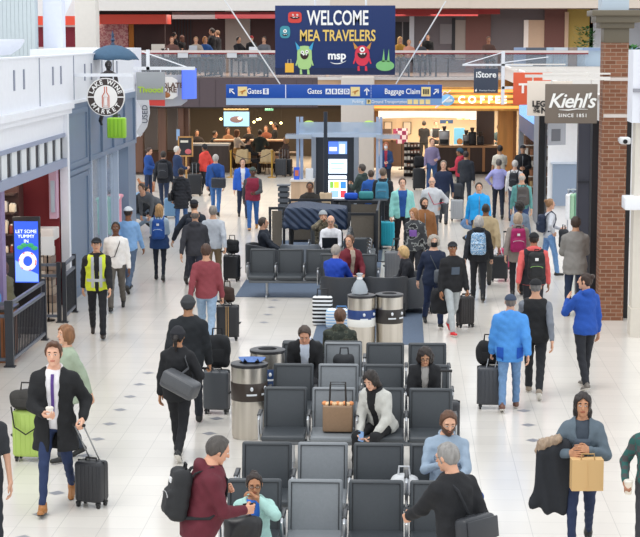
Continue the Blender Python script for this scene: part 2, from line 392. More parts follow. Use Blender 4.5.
def ik(Sh, T, l1, l2, pole):
    v = T - Sh; L = np.linalg.norm(v); L2 = min(L, (l1 + l2) * .995); u = v / L; T = Sh + u * L2
    a = (l1 * l1 - l2 * l2 + L2 * L2) / (2 * L2); hgt = math.sqrt(max(l1 * l1 - a * a, 0)); p = pole - u * (pole @ u); p = unit(p)
    return Sh + u * a + p * hgt, T
PEOPLE = []
def person(label, at, H=1.75, face=0, sex='m', pose='stand', arms='dd', top=('#333', 'jacket'), legs='#222', shoes='#222', skin='#d9a583', hair=('short', '#3a2a1e'), hat=None, lean=0, tw=0,
           look=(0, 0), fat=0, inner=None, vest=None, extra=(), seat=None, group=None, lod=None, cat='person', z0=0.0, belly=0, hands=None, targets=None, feet_fix=None):
    s = H / 1.75; d_cam = math.hypot(at[0], at[1]); h = lod or (.016 if d_cam < 34 else .02 if d_cam < 48 else .026); hh = .0065 if d_cam < 34 else .009
    rnd = random.Random(label); ph = rnd.random() * 6
    fat += .008
    tab = (TM if sex == 'm' else TF).copy(); tab[:, 1:] += fat
    sitting = pose.startswith('sit'); zp = (seat if seat is not None else .47) / s + .075 if sitting else .93
    L = LEG[pose]; hipx = .088; sc_l, sc_s = .425, .42
    pel = np.array((0, 0, zp)); jl = []
    for sd, (hp, kn, fp, ab) in zip((-1, 1), L):
        hj = pel + np.array((sd * hipx, 0, -.03)); hp_, k_, a_ = R_(hp), R_(hp - kn), R_(ab)
        th = unit((sd * math.sin(a_), math.sin(hp_), -math.cos(hp_) * math.cos(a_))); sh = unit((sd * math.sin(a_) * (.3 if ab < 20 else -2.4), math.sin(k_), -math.cos(k_)))
        K = hj + th * sc_l; A = K + sh * sc_s; jl.append([hj, K, A, R_(fp), sd])
    if not sitting:
        low = min(j[2][2] - .085 * math.cos(j[3]) + min(0, .15 * math.sin(j[3])) for j in jl); dz = -low
        pel[2] += dz
        for j in jl:
            for q in (0, 1, 2): j[q] = j[q] + np.array((0, 0, dz))
    T = Torso(pel, R_(lean), tab, R_(tw)); sx = .166 if sex == 'm' else .142
    sx += fat * .8
    aj = []
    for sd, code in zip((-1, 1), arms):
        Sh = T.pt(sd * sx, -.005, .438); tg, pole = ARM[code]
        if targets and targets.get(sd) is not None: tg = targets[sd]
        ex = (sd * (tg[0] + (fat * .8 if code in 'dfbkg' else 0)), tg[1], tg[2])
        tgt = (T.pt(*ex) if code not in 'dfbkg' else pel + rotz(R_(tw)) @ np.array(ex) + (T.pt(0, 0, .475) - pel - np.array((0, 0, .475))))
        Rz = T.R if code not in 'dfbkg' else rotz(R_(tw))
        E_, W_ = ik(Sh, tgt, .29, .255, Rz @ np.array((sd * pole[0], pole[1], pole[2]))); aj.append([Sh, E_, W_, sd, code])
    nk = T.pt(0, -.015, .53); Rh = T.R @ rotx(R_(lean) * .75) @ rotz(R_(look[0])) @ rotx(-R_(look[1])); hc = nk + Rh @ np.array((0, .03, .165))
    # --- body
    def fbody(P):
        d = T.sdf(P, -.016, -.06, belly=belly * .5)
        for Sh, E_, W_, sd, c in aj:
            d = smin(d, smin(cap(P, Sh, E_, .040, .034), cap(P, E_, W_, .034, .025), .015), .03)
        for hj, K, A, fp, sd in jl: d = smin(d, smin(cap(P, hj, K, .06, .038), cap(P, K, A, .038, .027), .02), .03)
        return smin(d, cap(P, nk - (T.R @ np.array((0, 0, .05))), hc + Rh @ np.array((0, -.03, -.06)), .056, .05), .02)
    jpts = np.array([p for j in jl for p in j[:3]] + [p for a in aj for p in a[:3]] + [pel, hc]); lo, hi = jpts.min(0) - .16, jpts.max(0) + .16
    bv, bf = surf(fbody, lo, hi, h * 1.15); VV = [bv]; FF = [bf]; MI = [np.zeros(len(bf), int)]; n = len(bv)
    v, f, mi = cached('head', 0, hh); VV.append(v @ Rh.T + hc); FF.append(f + n); MI.append(mi); n += len(v)
    grips = {}
    for i, (Sh, E_, W_, sd, c) in enumerate(aj):
        st = (hands or {}).get(sd) or HAND[c]; v, f = cached('hand', st, hh); y = unit(W_ - E_); ref = T.R @ np.array((-sd, 0, 0.)) if c not in 'cps' else T.R @ np.array((-sd * .6, -.2, .8))
        if c in 'st': ref = T.R @ np.array((-sd * .3, 0, -1.)) if c == 't' else T.R @ np.array((-sd * .5, -.3, .8))
        nn = unit(ref - y * (ref @ y)); tt = np.cross(y, nn) * sd; M = np.stack([tt, y, nn], 1)
        # the local x axis mirrors on the left so that the thumb leads
        VV.append((v @ M.T) + W_); FF.append((f if sd > 0 else f[:, ::-1]) + n); MI.append(np.zeros(len(f), int)); n += len(v)
        grips[sd] = (W_ + M @ np.array((0, .075, .03))) * s; grips[(sd, 'M')] = M
    mm = [mat(skin, 'skin'), mat('#e8e4de', 'plain'), mat('#2c1d14', 'plain'), mat(tuple(np.array(hx(skin)[:3]) * np.array((.75, .48, .48))), 'skin'), mat(hair[1] if hair else '#30241c', 'hair')]
    body = np_obj('person', np.concatenate(VV) * s, np.concatenate(FF), mm, None, np.concatenate(MI)); tag(body, label, cat, group)
    # --- clothes
    fold = lambda P: .0045 * np.sin(P[:, 2] * 46 + P[:, 0] * 19 + ph) * np.sin(P[:, 1] * 31 + P[:, 0] * 27 + ph * 2) + .003 * np.sin(P[:, 2] * 23 - P[:, 0] * 38 + ph * 3) * np.sin(P[:, 1] * 44 + ph)
    def garment(name, c, kind, lo_w=None, off=None, sleeve=1.0, op=0, hood=False, flare=None, hi_w=None, mat_=None, coll=False):
        D = dict(tee=(.008, -.04, .5), shirt=(.010, -.08, 1), sweater=(.016, -.09, 1), hoodie=(.02, -.11, 1), jacket=(.026, -.12, 1), blazer=(.018, -.2, 1), puffer=(.036, -.14, 1), coat=(.028, -.42, 1), vest=(.026, -.1, 0), polo=(.010, -.06, .45), long=(.026, -.3, 1))[kind]
        off = D[0] if off is None else off; lw = D[1] if lo_w is None else lo_w; sl = D[2] if sleeve == 1.0 else sleeve
        if sitting: lw = max(lw, -.07)
        fl = (.12 if kind in ('coat', 'long', 'blazer') else 0) if flare is None else flare; hw = .56 if kind in ('hoodie', 'jacket', 'coat', 'puffer', 'blazer', 'long') else .535
        def fn(P):
            d = T.sdf(P, off, lw, hi_w or hw, fl, belly)
            if sl > 0:
                for Sh, E_, W_, sd, c_ in aj:
                    a1 = cap(P, Sh, E_ if sl >= 1 else Sh + (E_ - Sh) * min(1, sl * 1.6), .051 + off, .041 + off * .9)
                    if sl >= 1: a1 = smin(a1, cap(P, E_, E_ + (W_ - E_) * .9, .041 + off * .9, .03 + off * .75), .02)
                    d = smin(d, a1, .03)
            if hood: d = smin(d, ell(T.loc(P), (0, -.085, .53), (.115, .055, .065)), .02)
            if op:
                Q = T.loc(P); d = np.maximum(d, -np.maximum(np.abs(Q[:, 0]) - op * (.55 + .9 * np.clip(Q[:, 2], 0, .6)), -Q[:, 1]))
            if kind == 'vest':
                Q = T.loc(P); d = smax(d, -np.minimum(ell(Q, (-.185 - fat, 0, .42), (.05, .2, .1)), ell(Q, (.185 + fat, 0, .42), (.05, .2, .1))), .01)
            amp = 2.2 if kind == 'puffer' else 1
            r = d + fold(P) * amp
            if kind == 'puffer': r = r + .007 * np.sin(T.loc(P)[:, 2] * 70)
            return r
        ap = np.array([p for a in aj for p in a[:3]]); tp = np.array([T.pt(x, y, w) for x in (-.3, .3) for y in (-.26, .26) for w in (lw - .03, .62)]); b = np.concatenate([ap, tp])
        v, f = surf(fn, b.min(0) - .09, b.max(0) + .09, h); o = np_obj(name, v * s, f, mat_ or mat(c, 'cloth'), body)
        return o
    kn = {'tee': 't_shirt', 'polo': 'polo_shirt', 'puffer': 'puffer_coat', 'long': 'long_jacket'}
    if inner: garment(kn.get(inner[1], inner[1]), inner[0], inner[1])
    tk = dict(top[2]) if len(top) > 2 else {}; mt = tk.pop('mat_', None)
    tobj = garment(kn.get(top[1], top[1]), top[0], top[1], mat_=mt, **tk); toff = dict(tee=.008, polo=.01, shirt=.01, sweater=.016, hoodie=.02, jacket=.026, blazer=.018, puffer=.036, coat=.028, vest=.026, long=.026)[top[1]]
    if vest: garment('vest', vest, 'vest', off=.034, op=.05 if 'open' in extra else 0)
    lm = legs if isinstance(legs, bpy.types.Material) else mat(legs, 'denim' if 'jeans' in extra else 'cloth')
    slim = -.012 if 'slim' in extra else 0.004
    def fleg(P):
        d = smax(T.sdf(P, .004, -.1, .12, 0, belly * .6), T.loc(P)[:, 2] - .1, .01)
        for hj, K, A, fp, sd in jl: d = smin(d, smin(cap(P, hj, K, .088 + fat * .5, .06 + slim * .6), cap(P, K, K + (A - K) * .97, .06 + slim * .6, .05 + slim), .02), .035)
        return d + fold(P)
    lp = np.array([p for j in jl for p in j[:3]] + [pel + (0, 0, .12)]); v, f = surf(fleg, lp.min(0) - .15, lp.max(0) + .13, h)
    np_obj('jeans' if 'jeans' in extra else 'trousers', v * s, f, lm, body)
    for hj, K, A, fp, sd in jl:
        Rf = rotx(fp)
        if 'bare' not in extra:
            def fs_(P):
                Q = (P - A.astype(np.float32)) @ Rf.astype(np.float32)
                d = smin(cap(Q, (0, -.035, -.05), (0, .13, -.062), .039, .036), cap(Q, (0, -.01, .02), (0, -.005, -.04), .043, .045), .03)
                return np.maximum(d, -.085 - Q[:, 2])
            v, f = surf(fs_, A - .24, A + .24, .011 if d_cam < 34 else .016); z = ((v - A) @ Rf)[f].mean(1)[:, 2]
            np_obj('shoe', v * s, f, [mat(shoes, 'leather'), mat('#d8d4cc' if 'sneak' in extra else '#221c18', 'plastic')], body, (z < -.066).astype(int))
    if hair and hair[0]:
        v, f = cached('hair', hair[0] + ('_hat' if hat else ''), hh); np_obj('hair', (v @ Rh.T + hc) * s, f, mat(hair[1], 'hair'), body)
    if hat:
        v, f = cached('hat', hat[0], hh); np_obj(hat[0] if hat[0] != 'cap' else 'baseball_cap', (v @ Rh.T + hc) * s, f, mat(hat[1], 'cloth'), body)
    def headmesh(name, mb, m): mb.v = [tuple((hc + Rh @ np.array(p)) * s) for p in mb.v]; return mb.build(name, m, body)
    for e in extra:
        if e == 'glasses':
            mb = MB()
            for sd in (-1, 1):
                mb.tube([(sd * .031 + .021 * math.cos(a), .096, .01 + .017 * math.sin(a)) for a in np.linspace(0, 2 * PI, 12, endpoint=False)], .0022, n=5, closed=True)
                mb.tube([(sd * .052, .094, .014), (sd * .082, .03, .014), (sd * .084, -.01, .01)], .002, n=5)
            mb.tube([(-.01, .1, .014), (.01, .1, .014)], .002, n=5); headmesh('glasses', mb, mat('#1b1b1b', 'plastic'))
        elif e in ('mask', 'whitemask'):
            v, f = surf(lambda P: np.maximum(np.maximum(head_sdf(P) - .007, np.abs(P[:, 2] + .05) - .046), np.maximum(.035 - P[:, 1], np.abs(P[:, 0]) - .062)), (-.08, .0, -.12), (.08, .14, .02), hh)
            np_obj('face_mask', (v @ Rh.T + hc) * s, f, mat('#16171a' if e == 'mask' else '#e6e9ee', 'cloth'), body)
        elif e == 'beard':
            v, f = surf(lambda P: np.maximum(np.maximum(head_sdf(P) - .006, P[:, 2] + .03 - .5 * np.maximum(0, np.abs(P[:, 0]) - .035)), np.maximum(-.02 - P[:, 1], np.maximum(-.125 - P[:, 2], -(ell(P, (0, .09, -.054), (.022, .03, .009)))))), (-.1, -.05, -.14), (.1, .14, .03), hh)
            np_obj('beard', (v @ Rh.T + hc) * s, f, mat(hair[1], 'hair'), body)
        elif e == 'tie':
            mb = MB(); mb.add(*T.patch(-.016, .016, .07, .5, toff - .012, belly)); mb.v = [tuple(np.array(p) * s) for p in mb.v]; mb.build('necktie', mat('#5b3f86', 'cloth'), body)
        elif e == 'zip':
            mb = MB(); mb.add(*T.patch(-.008, .008, -.06, .5, toff + .002, belly, 3)); mb.v = [tuple(np.array(p) * s) for p in mb.v]; mb.build('zipper', mat('#8b9096', 'metal'), body)
        elif e.startswith('print'):
            mb = MB(); mb.add(*T.patch(-.08, .08, .22, .36, toff + .003, belly)); mb.v = [tuple(np.array(p) * s) for p in mb.v]; mb.build('chest_print', mat(e[5:], 'cloth'), body)
        elif e == 'strips':
            mb = MB(); of = .036
            for bk in (False, True):
                for sd in (-1, 1): mb.add(*T.patch(sd * .07 - .025, sd * .07 + .025, -.03, .5, of, belly, 4, bk))
                mb.add(*T.patch(-.175, .175, .07, .12, of, belly, 10, bk))
            mb.v = [tuple(np.array(p) * s) for p in mb.v]; mb.build('reflective_strips', mat('#b9bcc0', 'plain', rough=.3), body)
        elif e == 'collar':
            mb = MB(); mb.tube([T.pt(.075 * math.cos(a), .07 * math.sin(a) - .01, .545 - .03 * math.sin(a)) for a in np.linspace(0, 2 * PI, 16, endpoint=False)], .017, n=6, closed=True)
            mb.v = [tuple(np.array(p) * s) for p in mb.v]; mb.build('collar', mat(inner[0] if inner else top[0], 'cloth'), body)
        elif e.startswith('scarf'):
            mb = MB(); mb.tube([T.pt(.085 * math.cos(a), .08 * math.sin(a) - .005, .55 - .02 * math.sin(a)) for a in np.linspace(0, 2 * PI, 16, endpoint=False)], .032, n=8, closed=True)
            mb.v = [tuple(np.array(p) * s) for p in mb.v]; mb.build('scarf', mat(e[5:], 'cloth'), body)
        elif e.startswith('panels'):
            for sd in (-1, 1):
                for bk in (False, True):
                    mb = MB(); mb.add(*T.patch(sd * .2, sd * .1, -.18, .03, toff + .012, belly, 6, bk)); mb.v = [tuple(np.array(p) * s) for p in mb.v]; mb.build('side_panel', mat(e[6:], 'cloth'), body)
        elif e.startswith('waist'):
            v, f = surf(lambda P: np.maximum(T.sdf(P, .035, -.2, .13, .12), T.loc(P)[:, 1] - .05) + fold(P), pel - .4, pel + .3, h); np_obj('tied_jacket', v * s, f, mat(e[5:], 'cloth'), body)
    body.location = (at[0], at[1], z0); body.rotation_euler = (0, 0, -R_(face))
    Mw = Matrix.Translation((at[0], at[1], z0)) @ Matrix.Rotation(-R_(face), 4, 'Z')
    info = dict(obj=body, T=T, s=s, M=Mw, grip={k: Mw @ Vector(grips[k]) for k in (-1, 1)}, gm={k: (Mw.to_3x3() @ Matrix(grips[(k, 'M')].tolist())) for k in (-1, 1)}, off=toff + (.01 if vest else 0), face=face, hc=Mw @ Vector(hc * s), aj=aj, belly=belly)
    PEOPLE.append(info); return info
def spot(hx_, hy, fy=None, H=1.75, fx=None):
    """where someone stands and how tall: from the feet, or from the head at a known height"""
    if fy is not None:
        g = at_z(fx if fx is not None else hx_, fy, 0.0); t = at_y(hx_, hy, g.y); return (g.x, g.y), t.z
    g = at_z(hx_, hy, H); return (g.x, g.y), H
# ---------------- the setting ----------------
def slab(mb, x0, x1, y0, y1, Y, th=.1, mi=0):
    """upright board facing the camera side of the hall, its front at distance Y"""
    a, b = at_y(x0, y0, Y), at_y(x1, y1, Y); return mb.bb(a.x, b.x, Y, Y + th, b.z, a.z, mi)
def floor_mat():
    m = bpy.data.materials.new('floor_tile'); m.use_nodes = True; nt = m.node_tree; b = nt.nodes['Principled BSDF']; N = nt.nodes.new; L = nt.links.new
    tc = N('ShaderNodeTexCoord'); br = N('ShaderNodeTexBrick'); br.offset = 0; br.inputs['Scale'].default_value = 1; br.inputs['Brick Width'].default_value = .457; br.inputs['Row Height'].default_value = .457
    br.inputs['Mortar Size'].default_value = .004; br.inputs['Mortar Smooth'].default_value = .3; br.inputs['Bias'].default_value = 0
    br.inputs['Color1'].default_value = (.775, .735, .675, 1); br.inputs['Color2'].default_value = (.735, .695, .64, 1); br.inputs['Mortar'].default_value = (.56, .535, .5, 1)
    L(tc.outputs['Object'], br.inputs['Vector'])
    nz = N('ShaderNodeTexNoise'); nz.inputs['Scale'].default_value = .5; nz.inputs['Detail'].default_value = 4; L(tc.outputs['Object'], nz.inputs['Vector'])
    mx = N('ShaderNodeMixRGB'); mx.blend_type = 'MULTIPLY'; mx.inputs[0].default_value = .35; cr = N('ShaderNodeValToRGB'); cr.color_ramp.elements[0].color = (.78, .78, .8, 1); cr.color_ramp.elements[0].position = .3; cr.color_ramp.elements[1].position = .65
    L(nz.outputs['Fac'], cr.inputs[0]); L(br.outputs['Color'], mx.inputs[1]); L(cr.outputs[0], mx.inputs[2]); L(mx.outputs[0], b.inputs['Base Color'])
    b.inputs['Roughness'].default_value = .2; b.inputs['Specular IOR Level'].default_value = .5
    return m
mb = MB(); mb.bb(-20, 14, 4, 84, -.2, 0)
for X, y0, rng in ((-3.95, 12.4, ((16.4, 27.6),)), (-2.54, 12.8, ((22.3, 24.6), (31.3, 36))), (1.69, 12.6, ((22, 25.2), (29, 31.5)))):
    for k in range(52):
        y = y0 + .914 * k; any(a < y < b for a, b in rng) and mb.add([(X - .1, y, .0015), (X, y - .1, .0015), (X + .1, y, .0015), (X, y + .1, .0015)], [(0, 1, 2, 3)], 1)
fl = struct('floor', mb, [floor_mat(), mat('#8a8b92', 'plastic')])
# left side: shop fronts under the mezzanine
LX = -6.5
white, blue_, pale = mat('#eceef4', 'wall'), mat('#74869e', 'paint'), mat('#dfe3ee', 'wall')
mb = MB(); ya, yb = 20, 42.7
mb.bb(LX - .12, LX, ya, yb, 3.92, 4.80); mb.bb(LX - .16, LX + .02, ya, yb, 4.80, 4.83); mb.bb(LX - .12, LX + .12, ya, 34.3, 3.80, 3.92); mb.bb(LX - .12, LX + .07, ya, 34.3, 3.70, 3.80); mb.bb(LX - .2, LX - .02, ya, 34, 3.32, 3.70)
mb.bb(LX - .12, LX + .03, 34.3, yb, 3.86, 3.92)
for k in range(4):
    y = 28.3 + 3.3 * k
    if y < yb - .3:
        mb.bb(LX, LX + .012, y - .02, y + .02, 3.94, 4.8, 1)
        for q in (1.2, 1.97): mb.bb(LX, LX + .02, y + q - .035, y + q + .035, 4.28, 4.62, 1)
struct('wall_left', mb, [white, mat('#8e93a4', 'paint')])
mb = MB(); mb.bb(-14, LX - .1, ya, yb, 3.5, 3.8); struct('ceiling_left', mb, mat('#c9cdd6', 'wall'))
mb = MB(); mb.bb(LX - .22, LX - .045, ya, 33.9, 2.86, 3.32, 1); mb.bb(LX - .22, LX + .04, ya, 33.9, 2.70, 2.86); mb.bb(LX - .22, LX + .02, ya, 33.9, 3.27, 3.34)
y = 24.2
while y < 33.8: mb.bb(LX - .05, LX - .02, y - .2, y + .2, 2.86, 3.27, 2); y += .76
struct('trim_1', mb, [mat('#97a0b8', 'paint'), mat('#23262e', 'paint'), mat('#e3e7ea', 'paint')])
mb = MB(); mb.bb(LX - .1, LX + .06, 33.85, 34.02, 0, 3.86); struct('trim_2', mb, white)
mb = MB(); mb.bb(LX - .4, LX, 34.03, 36.4, 0, 3.86)
for z0, z1 in ((.1, 2.45), (2.62, 3.75)):
    for a, b, c, d in ((34.15, 34.27, z0, z1), (36.15, 36.27, z0, z1), (34.27, 36.15, z0, z0 + .1), (34.27, 36.15, z1 - .1, z1)): mb.bb(LX, LX + .03, a, b, c, d)
mb.bb(LX, LX + .06, 34.03, 36.4, 2.5, 2.58)
struct('wall_left_pier', mb, blue_)
mb = MB(); mb.bb(LX - .3, LX, 36.4, yb, 2.62, 3.86); mb.bb(LX - .3, LX + .05, 36.4, yb, 2.62, 2.72); mb.bb(LX - .3, LX + .05, 36.4, yb, 3.72, 3.86)
for yy in (36.5, 38.0, 39.5, 41.1, 42.6): mb.bb(LX, LX + .05, yy - .09, yy + .09, 2.72, 3.72)
mb.bb(LX - .3, LX + .02, 41.55, yb, 0, 2.62)
for yy in (36.52, 38.3, 39.9): mb.bb(LX - .12, LX + .05, yy - .05, yy + .05, 0, 2.62, 1)
mb.bb(LX - .12, LX + .02, 36.4, 41.6, 0, .25)
struct('wall_left_shopfront', mb, [blue_, mat('#b4c2d6', 'paint')])
mb = MB(); mb.bb(LX - .07, LX - .05, 36.6, 39.9, .25, 2.62); o = struct('window_1', mb, mat('#9fb0c4', 'glass', alpha=.25))
mb = MB(); mb.bb(-10.1, -10, 20, 45, 0, 3.5); mb.bb(-10, LX - .3, 36.2, 36.3, 0, 2.8); mb.bb(-10, LX - .3, 42.6, 42.7, 0, 3.5); struct('wall_left_back', mb, mat('#8b97a8', 'wall'))
mb = MB(); mb.bb(-10, LX - .12, 33.8, 34.0, 0, 2.8); struct('wall_left_partition', mb, mat('#84282f', 'wall'))
mb = MB(); mb.bb(-10, LX - .25, 20, 42.6, 2.8, 2.9); struct('ceiling_left_shops', mb, mat('#c8c4be', 'wall'))
mb = MB(); mb.bb(-6.76, LX - .12, 33.55, 33.79, 1.72, 2.7); struct('wall_left_recess', mb, mat('#c9a3b8', 'wall'))
mb = MB(); mb.bb(-6.72, -6.65, 33.5, 33.56, 1.85, 2.45); struct('window_2', mb, mat('#aab6c4', 'plastic'))
# purple pilaster at the near end of the left shop
mb = MB(); mb.bb(LX - .4, LX - .13, 28.95, 29.2, 0, 3.72); struct('wall_left_pilaster', mb, mat('#9484ae', 'paint'))
mb = MB(); mb.bb(-9, -7.12, 42.7, 48.2, 2.5, 4.86); struct('wall_left_far', mb, white)
# upper level over the left shops
mb = MB(); Yw = 46
a = at_y(-20, 60, Yw); b = at_y(35, -10, Yw); mb.bb(a.x, b.x, Yw, Yw + .3, 3.5, 6.6)
for k in range(14): x = a.x + (b.x - a.x) * (k + .5) / 14; mb.bb(x - .05, x + .05, Yw - .08, Yw, 3.5, 6.6)
struct('wall_upper_left', mb, mat('#c9d3d6', 'wall'))
def column(name, px0, px1, Y, z0, z1, m, d=None):
    a, b = at_y(px0, 30, Y), at_y(px1, 30, Y); w = d or (b.x - a.x); mb = MB(); mb.bb(a.x, b.x, Y, Y + w, z0, z1, 0, .02); mb.bb(a.x - .03, b.x + .03, Y - .03, Y + w + .03, z0, z0 + .12); return struct(name, mb, m)
column('column_1', 43, 62, 46.2, 3.5, 6.6, mat('#dfe4f2', 'wall'))
column('column_2', 75, 96, 50, 3.5, 6.6, mat('#ded8d0', 'wall'))
mb = MB(); slab(mb, 28, 96, -8, 16, 60, .3); struct('wall_upper_header', mb, mat('#e6e4e4', 'wall'))
mb = MB(); slab(mb, 30, 98, 16, 25, 58, .4); slab(mb, 30, 98, 25, 27, 58.1, .2, 1); slab(mb, 30, 98, 27, 56, 58.4, .15, 2); slab(mb, 30, 98, 47, 49, 58.2, .1, 1)
struct('wall_upper_red_shop', mb, [mat('#e0492f', 'paint'), mat('#c8b8b6', 'paint'), mat('#7c1a2c', 'wall')])
# mezzanine across the hall
MY = 66
brown, tan = mat('#574b50', 'wall'), mat('#c9a888', 'wall')
mb = MB(); mb.bb(-22, 16, MY, 86, 3.3, 3.64); struct('floor_mezzanine', mb, mat('#8a7a70', 'wall'))
mb = MB(); mb.bb(-22, at_y(318, 90, MY).x, MY - .12, MY, 2.55, 3.64)
for k in range(30): x = -16 + .6 * k; mb.bb(x, x + .02, MY - .13, MY - .11, 2.55, 3.55, 1) if x < -2.4 else None
struct('wall_fascia_left', mb, [brown, mat('#463b40', 'wall')])
mb = MB(); mb.bb(at_y(318, 90, MY).x, 8, MY - .14, MY, 2.62, 3.64); mb.bb(at_y(318, 90, MY).x, 8, MY - .2, MY, 3.56, 3.66, 1); mb.bb(at_y(429, 60, MY).x - .02, at_y(429, 60, MY).x + .02, MY - .15, MY - .13, 2.7, 3.5, 1); struct('wall_fascia_right', mb, [tan, mat('#d8d4d2', 'wall')])
mb = MB(); mb.bb(-22, 16, MY, 86, 2.5, 2.62); struct('ceiling_food_court', mb, mat('#3d362f', 'wall'))
mb = MB()
for x0, x1 in ((-15, -10.2), (-10.1, -6.6), (-6.5, -2.9), (-2.8, .2), (.3, 3.4), (3.5, 6.6)): mb.bb(x0, x1, MY - .06, MY - .04, 3.66, 4.54)
struct('window_3', mb, mat('#a9b4c0', 'glass', alpha=.22))
mb = MB(); mb.bb(-15, 6.7, MY - .1, MY, 4.55, 4.64); mb.bb(-15, 6.7, MY - .08, MY - .02, 4.50, 4.55, 1); struct('trim_3', mb, [mat('#d9cdca', 'paint'), mat('#8e2530', 'paint')])
# upper level rooms behind the railing
UY = 76
mb = MB()
slab(mb, 60, 235, 0, 85, UY, .2, 0); slab(mb, 225, 250, 0, 85, UY - .1, .2, 1); slab(mb, 250, 330, 0, 85, UY, .2, 0); slab(mb, 330, 384, 0, 85, UY, .2, 2); slab(mb, 384, 470, 0, 85, UY, .2, 2); slab(mb, 384, 410, 22, 48, UY - .06, .06, 3)
slab(mb, 466, 490, 0, 85, UY - .1, .2, 5); slab(mb, 489, 546, 0, 85, UY, .2, 6); slab(mb, 545, 566, 0, 85, UY - .1, .2, 5); slab(mb, 563, 592, 0, 85, UY, .2, 7); slab(mb, 590, 660, 0, 85, UY, .2, 8)
slab(mb, 524, 528, 20, 60, UY - .06, .06, 9); slab(mb, 528, 546, 20, 60, UY - .05, .05, 4); slab(mb, 565, 568, 12, 60, UY - .15, .15, 4)
slab(mb, 409.5, 414, 15, 60, UY - .07, .07, 8); slab(mb, 452, 455, 18, 60, UY - .07, .07, 3); slab(mb, 455, 477, 20, 60, UY - .06, .06, 1); slab(mb, 440, 452, 24, 44, UY - .05, .05, 10)  # pale strip and lighter panel put bright reflections into colour
for i in range(3): slab(mb, 386 + 8 * i, 387 + 8 * i, 22, 48, UY - .1, .04, 10)
for k in range(7): slab(mb, 172 + 3 * k, 173.2 + 3 * k, 12, 50, UY - .05, .05, 3)
struct('wall_upper_back', mb, [mat('#341f22', 'wall'), mat('#8d8886', 'wall'), mat('#5d5a62', 'wall'), mat('#22262f', 'wall'), mat('#c2ac98', 'wall'), mat('#6a4744', 'wall'), mat('#615d63', 'wall'), mat('#a89550', 'wall'), mat('#b9c4d2', 'wall'), mat('#eceaea', 'wall'), mat('#74757c', 'wall')])
mb = MB(); slab(mb, -40, 330, -12, 10.5, MY + .5, .4); slab(mb, 330, 470, -12, 8, MY + .5, .4, 1); slab(mb, 470, 680, -12, 8, MY + .5, .4, 1)
struct('wall_upper_bulkhead', mb, [mat('#dcd8d4', 'wall'), mat('#d3c5b8', 'wall')])
mb = MB(); mb.bb(-22, 16, MY + .9, UY + .3, 6.28, 6.4); struct('ceiling_upper', mb, mat('#b8b0a8', 'wall'))
mb = MB(); slab(mb, 97, 166, 14.5, 24, 68, 1.5); slab(mb, 97, 129, 24, 52, 69.4, .2, 1); slab(mb, 128, 134, 24, 52, 69.4, .2, 3); slab(mb, 134, 165, 24, 52, 69.4, .2, 2); slab(mb, 93, 97, 22, 52, 68.5, .2, 4)
struct('wall_upper_counter_shop', mb, [mat('#d8442f', 'paint'), pattern_mat('pink_mosaic', '#b8737a', '#d3a8a2', 'camo', 14), mat('#3a2523', 'wall'), mat('#b8742a', 'wall'), mat('#f0eeee', 'wall')])
mb = MB(); slab(mb, 215, 290, 12, 18.5, 70, .8); slab(mb, 383, 478, 9, 16, 70, .8, 1); slab(mb, 172, 216, 12, 19, 71, .5, 2); slab(mb, 476, 500, 9, 14, 71, .5, 1)
struct('trim_4', mb, [mat('#8f2f36', 'paint'), mat('#9c2a2b', 'paint'), mat('#7f7a7e', 'paint')])
# food court shell
mb = MB(); mb.bb(-22, -1.3, 77, 77.2, 0, 2.6); mb.bb(-16, -15.8, MY, 77, 0, 2.6); struct('wall_food_court', mb, mat('#4a4238', 'wall'))
mb = MB()
for x0, x1, yy in ((130, 143, 66.3), (158, 166, 66.3), (178, 184, 66.3), (184, 189, 66.6)): slab(mb, x0, x1, 100, 172, yy, .5, 0)
slab(mb, 128, 186, 100, 108, 66.1, .3, 0); slab(mb, 143, 158, 108, 150, 67.6, .08, 1); slab(mb, 166, 178, 108, 150, 67.6, .08, 1); slab(mb, 128, 186, 152, 185, 67.2, .25, 2)
struct('wall_food_court_left', mb, [mat('#6b4a3a', 'wood'), mat('#988a80', 'plastic'), mat('#6e4630', 'wood')])
mb = MB(); a, b = at_y(341, 100, 64.5), at_y(374, 100, 64.5); mb.bb(a.x, b.x, 64.5, 65.6, 0, 3.7, 0, .03); mb.bb(a.x - .05, b.x + .05, 64.45, 65.65, 0, .25); struct('column_3', mb, mat('#cfc6bd', 'wall'))
# cafe shell
mb = MB(); mb.bb(-1.3, 8, 75, 75.2, 0, 2.6); mb.bb(-1.4, -1.28, 67, 77.2, 0, 2.6); struct('wall_cafe', mb, mat('#cdb497', 'wall'))
mb = MB(); slab(mb, 499, 514, 80, 172, 65.4, .6); slab(mb, 514, 516, 80, 172, 65.2, .6, 1); slab(mb, 366, 378, 108, 168, 65.6, .4); struct('wall_cafe_front', mb, [mat('#c98a48', 'wood'), mat('#8e5a2c', 'wood')])
mb = MB(); slab(mb, 477, 494, 106, 152, 67.9, .6); struct('column_4', mb, mat('#7d6d66', 'wall'))
